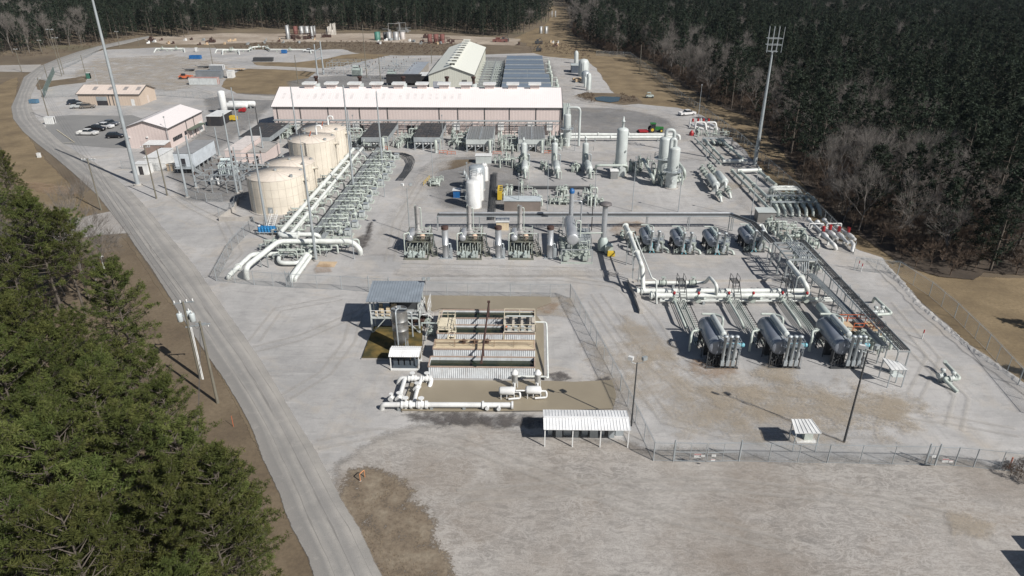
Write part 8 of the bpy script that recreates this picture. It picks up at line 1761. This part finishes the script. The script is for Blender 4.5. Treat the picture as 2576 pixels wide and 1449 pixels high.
# corrugated basins
CORR = paint('white_corrugated_steel', (.62, .65, .67), .5, amt=.6, dirt=(.24, .14, .09), scale=1.1); WATER, _n, _b, _o = nodes('basin_water'); _c = ramp(_n, noise_(_n, gpos(_n), .5, 4), [(.35, (.014, .024, .016)), (.65, (.035, .042, .024))]); _n.links.new(_c, _b.inputs['Base Color']); _b.inputs['Roughness'].default_value = .07
def basin(fl, frx, h, yb, label, cover=None, wl=.45):
    """fl: px of front-left ground corner; frx: px x of the front-right; yb: world depth"""
    y0, y1 = yb; rp = PX((0, y0, h))[1]; x0, x1 = G(fl[0], rp, h).x, G(frx, rp, h).x; t = T('settling_basin', label, 'basin', (x0, y0, 0), 'corrugated basins'); m = MB(); m.bb(x0, y0 + .06, 0, x1, y0 + .14, h); m.bb(x0, y1 - .1, 0, x1, y1, h); m.bb(x0, y0 + .142, 0, x0 + .08, y1 - .102, h); m.bb(x1 - .08, y0 + .142, 0, x1, y1 - .102, h)
    n_ = int((x1 - x0) / .26); w_ = (x1 - x0) / n_
    for k in range(n_): x = x0 + k * w_; m.add([(x, y0 + .06, .05), (x + w_ * .3, y0, .05), (x + w_ * .7, y0, .05), (x + w_, y0 + .06, .05), (x, y0 + .06, h - .02), (x + w_ * .3, y0, h - .02), (x + w_ * .7, y0, h - .02), (x + w_, y0 + .06, h - .02)], [(0, 1, 5, 4), (1, 2, 6, 5), (2, 3, 7, 6)])
    t.part('wall', m, CORR); m = MB(); m.bar((x0, y0 + .04, h), (x1, y0 + .04, h), .14); m.bar((x0 + .04, y0, h), (x0 + .04, y1, h), .14); m.bar((x1 - .04, y0, h), (x1 - .04, y1, h), .14); m.bar((x0, y1 - .04, h), (x1, y1 - .04, h), .14); t.part('rim', m, paint('rust_streaked_rim', (.40, .31, .25), .7, amt=.8, dirt=(.22, .07, .05), scale=2))
    if cover: m = MB(); m.bb(x0 + .1, y0 + .15, h + .01, x1 - .1, y1 - .12, h + .09); t.part('cover', m, cover)
    else: m = MB(); z = h - wl; m.add([(x0 + .081, y0 + .143, z), (x1 - .081, y0 + .143, z), (x1 - .081, y1 - .103, z), (x0 + .081, y1 - .103, z)], [(0, 1, 2, 3)]); t.part('water_surface', m, WATER)
    return x0, x1, y0, y1
b1 = basin(ZA(750, 1035), ZA(1788, 1035)[0], 1.75, (74.1, 76.6), 'nearest open corrugated basin with dark water', wl=.5)
b2 = basin(ZA(795, 900), ZA(1788, 900)[0], 1.8, (78.3, 80.85), 'covered corrugated basin with a rusty stained lid', BRASSY); b3 = basin(ZA(835, 745), ZA(1788, 745)[0], 1.8, (82.5, 85.0), 'third corrugated basin from the front, partly under the pump deck', wl=.35); b4 = basin(ZA(872, 590), ZA(1788, 590)[0], 1.8, (86.9, 89.5), 'rearmost open corrugated basin', wl=.35)
m = MB(); x0, x1, y0, y1 = b2; m.rail([(x0 + .3, y0 + .5, 1.9), (x1 - .2, y0 + .5, 1.9)], 1.0, .05, 2.4); m.rail([(x0 + .3, y0 + .9, 1.9), (x1 - .2, y0 + .9, 1.9)], .9, .04, 2.4); solo('handrail', 'brown handrail along the covered basin lid', 'railing', m, paint('brown_rail', (.30, .20, .13), .7))
for i, zx in enumerate((1100, 1205, 1325)): q = G(*ZA(zx, 705), 2.0); m = MB(); m.cyl(q, q + Vector((0, 0, .5)), .25); m.bar(q + Vector((-.5, 0, .3)), q + Vector((.5, .1, .3)), .14); m.bar(q + Vector((0, -.4, .5)), q + Vector((0, .4, .5)), .12); solo('lid_pump', '%s rusty fitting on the covered basin' % L3[i], 'fitting', m, RUST, 'rusty lid fittings')
# rusty overhead beam pipe
a = G(*ZA(1340, 325), 3.6); b = G(*ZA(1253, 1005), 3.0); b = Vector((a.x - .25, b1[2] - .6, 2.8)); t = T('overhead_pipe', 'rusty brown pipe spanning over all four basins', 'pipe', (a.x, a.y, 0)); m = MB(); m.tube([a, b], .13, 10); m.flange(b, b - a, .19, .15); t.part('pipe', m, RUST); m = MB(); m.bar((a.x, a.y, 0), (a.x, a.y, a.z + .2), .2); m.box(a.x, a.y, a.z + .2, .4, .4, .2); m.bar((b.x + .1, b1[3] + .3, 0), (b.x + .1, b1[3] + .3, 2.9), .14); t.part('posts', m, RUST)
# pump deck on the right
x0, x1 = G(*ZA(1490, 500), 2.3).x, b3[1]; y0, y1 = b3[2] + .1, b4[2] + .3; t = T('pump_deck', 'cream railed deck carrying three dark pumps over the rear basins', 'platform', (x0, y0, 0)); DK = paint('cream_rail', (.66, .60, .46), .6, amt=.4); m = MB(); m.bb(x0, y0, 2.02, x1, y1, 2.12); t.part('deck', m, paint('deck_grating', (.50, .46, .40), .7, amt=.5)); m = MB(); m.rail([(x0, y0, 2.12), (x1, y0, 2.12), (x1, y1, 2.12), (x0, y1, 2.12)], 1.1, .07, 1.9, True)
m.bar((x0, y0 - .4, 0), (x0, y0, 2.1), .1); m.bar((x1, y0, 0), (x1, y0, 2.1), .1); t.part('railing', m, DK)
for k in range(3): x = x0 + .9 + k * (x1 - x0 - 1.4) / 2.4; m = MB(); m.vessel((x, y0 + 2.4, 2.5), (x, y0 + 3.4, 2.5), .24, 10); m.box(x, y0 + 1.8, 2.12, .4, .7, .5); m.cyl((x, y0 + 1.2, 2.4), (x, y0 + 1.8, 2.4), .14); t.part('pump', m, BLACK)
m = MB(); m.tube([(x0 + .3, y0 + 3.0, 2.9), (x1 - .1, y0 + 3.0, 2.9)], .13, 8)
for k in range(4): m.box(x0 + .7 + k * .95, y0 + .6, 2.123, .42, .9, .35)
t.part('manifold', m, VESSEL); m = MB(); m.lathe((x0 + .35, y0 + .9, 2.2), (0, 0, 1), [(0, .16), (.25, .16), (.3, .05)], 8); t.part('orange_cap', m, ORANGE)
bigpipe('white pipe falling from the pump deck along the right side of the basins', [(*ZA(1790, 503), 2.6), (*ZA(1895, 505), 2.6), (*ZA(1900, 560), 2.2), (*ZA(1912, 1045), .6), (*ZA(1880, 1030), .6), (*ZA(1560, 1028), .6)], .13, PIPEW, None, group='water plant pipes', n=10, bend=.35)
# stairs deck at the left of the basins
x0, x1 = G(*ZA(850, 560), 1.9).x, G(*ZA(1005, 560), 1.9).x; y0 = b3[2] - .8; y1 = b4[2] - .2; t = T('access_stairs', 'cream access platform with rails at the left end of the basins', 'stairs', (x0, y0, 0)); m = MB(); m.bb(x0, y0 + 1.5, 1.9, x1, y1, 1.98); m.rail([(x0, y0 + 1.5, 1.98), (x1, y0 + 1.5, 1.98), (x1, y1, 1.98), (x0, y1, 1.98), (x0, y0 + 1.5, 1.98)], 1.05, .06, 1.1); m.stairs((x1 - .3, y0 - 1.6, .1), (x1 - .1, y0 + 1.5, 1.9), .9, 9)
for x in (x0 + .1, x1 - .1):
    for y in (y0 + 1.6, y1 - .1): m.bar((x, y, 0), (x, y, 1.9), .1)
t.part('platform', m, DK); cluster('pipework', 'small cream pipework at the left end of the basins', ZA(835, 640), 1.2, 2.5, 140, 1.6, 3, 'water plant pipework', DK); cluster('pipework', 'thin pipes between the tall structure and the basins', ZA(700, 700), .9, 5, 141, 1.0, 2.0, 'water plant pipework', GALV)
q = b1[0]; m = MB()
for i in range(5): a_ = G(*ZA(700, 760 + i * 60)); 
wallrun([ZA(660, 980), ZA(790, 430)], 'narrow concrete sill left of the basins', .15, .3); bigpipe('green grey pipe linking the tall structure to the rear basin', [(*ZA(690, 512), 2.6), (*ZA(850, 514), 2.6)], .1, GREENT, None, group='water plant pipes', n=8)
# tall roofed filter structure
a, b = G(*ZA(158, 302), 5.4), G(*ZA(670, 302), 5.4); c, d = G(*ZA(712, 110), 6.1), G(*ZA(232, 106), 6.1); c.y = d.y = (c.y + d.y) / 2; x0, x1, y0, y1 = a.x + .35, b.x - .25, a.y + .4, c.y - .4
t = T('filter_press_building', 'tall open steel structure with grey ribbed roof left of the basins', 'building', (x0, y0, 0)); m = MB(); m.slab([(x0 - .4, y0 - .5, 5.4), (x1 + .4, y0 - .5, 5.4), (x1 + .4, y1 + .5, 6.1), (x0 - .4, y1 + .5, 6.1)], .1)
for k in range(int((x1 - x0 + .8) / .38) + 1): x = x0 - .4 + k * .38; m.bar((x, y0 - .5, 5.43), (x, y1 + .5, 6.13), .05, .06)
t.part('roof', m, paint('grey_metal_roof', (.26, .30, .34), .45, .15, amt=.1)); m = MB()
for x in (x0, x1):
    for y in (y0, (y0 + y1) / 2, y1): m.bar((x, y, 0), (x, y, 5.3 + (y - y0) * .1), .2)
    m.bar((x, y0, 2.6), (x, y1, 2.6), .2); m.bar((x, y0, 5.2), (x, y1, 5.9), .16)
for y in (y0, y1): m.bar((x0, y, 2.6), (x1, y, 2.6), .22); m.bar((x0, y, 5.2), (x1, y, 5.2), .18); m.bar((x0, y, .2), (x0 + 2, y, 2.5), .12); m.bar((x1, y, .2), (x1 - 2, y, 2.5), .12)
t.part('frame', m, VESSEL); m = MB(); m.bb(x0 + .11, y0 + .12, 2.62, x1 - .11, y1 - .12, 2.7); t.part('floor', m, STEEL); m = MB(); m.rail([(x0, y0 - .15, 2.7), (x1, y0 - .15, 2.7), (x1 + .3, y1, 2.7)], 1.1, .07, 1.0); m.stairs((x1 + .9, y1 + .4, 0), (x1 + .7, y0 + 1.0, 2.65), .9, 10); m.rail([(x1 + 1.3, y0 + .2, 2.6), (x1 + 1.3, y1 - 1, 2.6)], 2.2, .07, 1.0); t.part('railing', m, WHITE)
m = MB(); m.bb(x0 + 2.2, y0 + 2.5, 2.7, x1 - .6, y1 - .5, 4.9); t.part('filter_press', m, DARK); m = MB(); R_ = random.Random(2)
for _ in range(22): xx = x0 + R_.uniform(.6, 3.4); m.box(xx, y0 + R_.uniform(.4, 2.0), 2.7, R_.uniform(.15, .5), R_.uniform(.15, .5), R_.uniform(.3, 1.3))
t.part('machinery', m, BRASSY); m = MB()
for k in (0, 1): m.vessel((x0 + 2.5 + k * 2.6, y0 + 2.4, 1.3), (x0 + 4.3 + k * 2.6, y0 + 2.4, 1.3), .7, 12)
for k in range(5): m.bar((x0 + .8 + k * 1.6, y0 + 1.4, .1), (x0 + 1.5 + k * 1.4, y0 + 3.2, 1.6), .1)
t.part('lower_tanks', m, RUST)
for s, zx in ((0, 705), (1, 742)): m = MB(); q = G(*ZA(zx, 110), 6.3); m.bar((x1 + .5, y1, 5.8), (x1 + .5, y1, 6.6), .06); m.box(x1 + .3 + s * .7, y1, 6.5, .45, .35, .35, .4); t.part('floodlight', m, STEEL)
# silo
p = G(*ZA(505, 790)); px_, py_ = p.x, p.y; t = T('steel_silo', 'tall open-topped metal silo in front of the roofed structure', 'silo', tuple(p)); m = MB(); hsil = 6.2
m.lathe((px_, py_, 1.0), (0, 0, 1), [(0, .2), (1.0, 1.02), (1.5, 1.05), (2.55, 1.05), (2.6, 1.1), (2.68, 1.1), (2.72, 1.05), (3.9, 1.05), (3.95, 1.1), (4.03, 1.1), (4.07, 1.05), (hsil - 1, 1.08)], 28); SI = paint('stained_stainless', (.36, .36, .35), .35, .75, amt=.45, dirt=(.2, .15, .12), scale=1.2); o_ = t.part('shell', m, SI); m = MB(); m.lathe((px_, py_, hsil - .35), (0, 0, 1), [(0, 1.0), (.02, .05)], 20); t.part('inner_floor', m, DARK); m = MB(); m.lathe((px_, py_, hsil), (0, 0, 1), [(0, 1.1), (.35, 1.1), (.351, 1.03), (.02, 1.03)], 28, False); t.part('rim', m, SI)
m = MB()
for k in range(4): a_ = .785 + 1.571 * k; m.bar((px_ + 1.0 * math.cos(a_), py_ + 1.0 * math.sin(a_), 0), (px_ + 1.0 * math.cos(a_), py_ + 1.0 * math.sin(a_), 2.6), .14)
t.part('legs', m, GALV); m = MB(); m.tube([(px_ + .1, py_ + .1, hsil + .5), (px_ - .3, py_ - .7, hsil + .55), (px_ - .25, py_ - 1.2, hsil + .2), (px_ - .2, py_ - 1.25, 1.8)], .11, 8, .3); m.tube([(px_ + .9, py_, hsil - .1), (px_ + 1.5, py_, hsil - .1), (px_ + 1.6, py_, hsil - .4), (px_ + 1.6, py_, 2.4)], .1, 8, .25); t.part('pipe', m, GALV); m = MB(); m.bb(px_ - 1, py_ - .15, hsil + .36, px_ + 1, py_ + .15, hsil + .45); m.box(px_, py_, hsil + .45, .5, .5, .3); t.part('agitator_bridge', m, STEEL)
# small gabled sheds and the long shed
def lowshed(label, fl, fr, bl, br, z, rise, mat, ribs=.4, nposts=2, eq=None, posts=WHITE):
    a, b, c, d = G(*fl, z), G(*fr, z), G(*br, z), G(*bl, z); yr = (a.y + d.y) / 2; x0, x1 = a.x, b.x; y0, y1 = a.y, (c.y + d.y) / 2; t = T('open_shed', label, 'shelter', (x0, y0, 0), 'gabled open sheds'); m = MB(); yr = (y0 + y1) / 2
    m.slab([(x0, y0, z), (x1, y0, z), (x1, yr - .01, z + rise), (x0, yr - .01, z + rise)], .05); m.slab([(x0, yr + .01, z + rise), (x1, yr + .01, z + rise), (x1, y1, z), (x0, y1, z)], .05); n_ = int((x1 - x0) / ribs)
    for k in range(n_ + 1): x = x0 + (x1 - x0) * k / n_; m.bar((x, y0, z + .02), (x, yr, z + rise + .02), .035, .05); m.bar((x, yr, z + rise + .02), (x, y1, z + .02), .035, .05)
    m.bar((x0, yr, z + rise + .04), (x1, yr, z + rise + .04), .3, .04); t.part('roof', m, mat); m = MB()
    for k in range(nposts):
        x = x0 + .15 + (x1 - x0 - .3) * k / (nposts - 1)
        for y in (y0 + .25, y1 - .25): m.bar((x, y, 0), (x, y, z), .12)
    for y in (y0 + .25, y1 - .25): m.bar((x0 + .1, y, z - .12), (x1 - .1, y, z - .12), .12)
    t.part('posts', m, posts); return t, x0, x1, y0, y1
RW_ = paint('white_metal_roof', (.78, .79, .79), .4, amt=.15)
t, x0, x1, y0, y1 = lowshed('small white gabled shed over pumps in front of the metal silo', ZA(372, 838), ZA(668, 845), ZA(408, 732), ZA(690, 738), 2.2, .35, RW_, .28); m = MB(); m.bb(x0 + .3, y0 + .3, .25, x1 - .5, y1 - .4, .4); [m.bb(x0 + .4 + k * .75, y0 + .8, .4, x0 + .95 + k * .75, y1 - 1, 1.3) for k in range(4)]; t.part('pump_row', m, paint('dark_blue_machine', (.08, .10, .12))); m = MB(); m.bb(x0 + .1, y0 + .1, .05, x1 - .1, y0 + .3, .28); m.bb(x0 + .1, y1 - .4, .05, x1 - .1, y1 - .2, .28); t.part('skid', m, WHITE)
t, x0, x1, y0, y1 = lowshed('long white gabled shed with open front at the diagonal fence', Q(2, 2, 320, 1425), Q(2, 2, 1196, 1432), Q(2, 2, 316, 1222), Q(2, 2, 1150, 1232), 2.5, .3, RW_, .34, 4); m = MB(); R_ = random.Random(5)
for k in range(9): xx = x0 + .8 + k * (x1 - x0 - 1.6) / 8; m.box(xx, y1 - 1.1 - (k % 2) * .4, .0, .5 + (k % 3) * .2, .6, .9 + (k % 3) * .25)
t.part('cabinets', m, GALV); m = MB(); m.bb(x0 + .1, y1 - .3, .3, x1 - .1, y1 - .24, 2.3); t.part('back_panel', m, TRIM)
# front manifold and filters
WG = 'front manifold pipes'
bigpipe('longest front manifold pipe, curving into the gravel at its left end', [(*ZA(308, 1345), .0), (*ZA(315, 1300), .8), (*ZA(1575, 1304), .8)], .31, WHITE, 3.4, group=WG, bend=.9, flg=((1, .15), (1, .22), (1, .28), (1, .34), (1, .77), (1, .995)), n=16)
bigpipe('left sloping manifold pipe with two valves at its foot', [(*ZA(470, 1252), .8), (*ZA(530, 1050), .8)], .27, WHITE, None, group=WG, n=14); bigpipe('right sloping manifold pipe with a round valve halfway', [(*ZA(620, 1275), .8), (*ZA(645, 1170), .8), (*ZA(690, 1050), .8)], .25, WHITE, None, group=WG, n=14)
bigpipe('rear short manifold pipe curving down at its left end', [(*ZA(465, 1105), .0), (*ZA(480, 1045), .85), (*ZA(785, 1050), .85), (*ZA(782, 1085), .5), (*ZA(765, 1135), .1)], .27, WHITE, None, group=WG, flg=((1, .3), (1, .5), (1, .7), (1, .97)), n=14, bend=.6)
for i, (zx, zy, r_) in enumerate(((540, 1296, .36), (690, 1298, .36), (605, 1046, .33), (745, 1048, .33), (648, 1140, .3), (475, 1235, .3), (400, 1235, .24))): q = G(*ZA(zx, zy), .85); m = MB(); m.valve(q, (1, 0, 0) if i < 4 else (.2, 1, 0), r_ * .8); m.box(q.x, q.y, 0, .3, .3, .45); solo('manifold_valve', ['left valve on the longest front manifold pipe', 'right valve on the longest front manifold pipe', 'left valve on the rear short manifold pipe', 'right valve on the rear short manifold pipe', 'round valve halfway along the right sloping manifold pipe', 'valve at the foot of the left sloping manifold pipe', 'small valve with handwheels left of the sloping manifold pipes'][i], 'valve', m, WHITE, 'manifold valves')
for i, (zx, zy) in enumerate(((1325, 1345), (1437, 1350))): q = G(*ZA(zx, zy), .6); m = MB(); m.tube([(q.x, q.y + .6, .8), (q.x, q.y, .7)], .17, 10); m.flange((q.x, q.y, .7), (0, 1, 0), .24, .12); solo('branch_stub', '%s short stub on the longest front manifold pipe' % L3[i * 2], 'pipe', m, WHITE, 'manifold stubs')
for i, zx in enumerate((1590, 1810)):
    p = G(*ZA(zx, 1150)); t = T('cartridge_filter', '%s upright domed white filter in front of the nearest basin' % L3[i * 2], 'filter', tuple(p), 'upright white filters'); m = MB(); m.lathe((p.x, p.y, .9), (0, 0, 1), [(0, .1), (.1, .36), (1.3, .4), (1.35, .47), (1.5, .47), (1.55, .4), (1.85, .25), (1.95, .04)], 18); t.part('body', m, WHITE); m = MB()
    for k in range(3): a_ = 2.1 * k; m.bar((p.x + .36 * math.cos(a_), p.y + .36 * math.sin(a_), 0), (p.x + .36 * math.cos(a_), p.y + .36 * math.sin(a_), 1.2), .1)
    t.part('legs', m, WHITE); m = MB(); m.tube([(p.x, p.y - .1, 1.1), (p.x, p.y - .7, .9), (p.x, p.y - 1.6, .9)], .13, 8); t.part('pipe', m, WHITE)
for i, (zx, zy) in enumerate(((1515, 1270), (1770, 1262))):
    p = G(*ZA(zx, zy)); t = T('pressure_tank', '%s horizontal white tank on its stand at the right end of the manifold' % L3[i * 2], 'tank', tuple(p), 'white tanks on stands'); m = MB(); m.vessel((p.x - .75, p.y + .3, 1.35), (p.x + .75, p.y + .3, 1.35), .5, 20); t.part('shell', m, WHITE); m = MB()
    for x in (-.7, .0, .9): m.bar((p.x + x, p.y + .05, 0), (p.x + x, p.y + .05, .95), .1); m.bar((p.x + x, p.y + .6, 0), (p.x + x, p.y + .6, .95), .1)
    m.bb(p.x - 1.1, p.y - .1, 0, p.x + 1.25, p.y + .0, .12); m.bb(p.x - 1.1, p.y + .7, 0, p.x + 1.25, p.y + .8, .12); t.part('stand', m, WHITE); m = MB(); m.tube([(p.x + .9, p.y + .3, 1.2), (p.x + 1.5, p.y + .3, 1.2), (p.x + 1.6, p.y + .1, 1.0), (p.x + 1.6, p.y, .5), (p.x + .2, p.y - .2, .5)], .13, 8, .25); t.part('pipe', m, WHITE)
bigpipe('small white riser between the two upright filters', [(*ZA(1683, 1170), .1), (*ZA(1683, 1165), 1.5), (*ZA(1600, 1165), 1.5)], .1, WHITE, None, group=WG, n=8)
hm = bpy.data.materials.new('haze'); hm.use_nodes = True; _n = hm.node_tree; _n.nodes.clear(); _o = _n.nodes.new('ShaderNodeOutputMaterial'); _v = _n.nodes.new('ShaderNodeVolumePrincipled')
_v.inputs['Density'].default_value = .00004; _v.inputs['Color'].default_value = (.75, .85, 1, 1); _v.inputs['Anisotropy'].default_value = .2; _n.links.new(_v.outputs[0], _o.inputs['Volume'])
m = MB(); m.bb(-1600, -300, -1.5, 1600, 2400, 56); o_ = bpy.data.objects.new('haze', m.mesh('haze')); o_.data.materials.append(hm); COL.objects.link(o_); setp(o_, 'thin pale haze over the whole site', 'haze', None, 'stuff')
SC.cycles.volume_bounces = 0; SC.cycles.volume_max_steps = 32
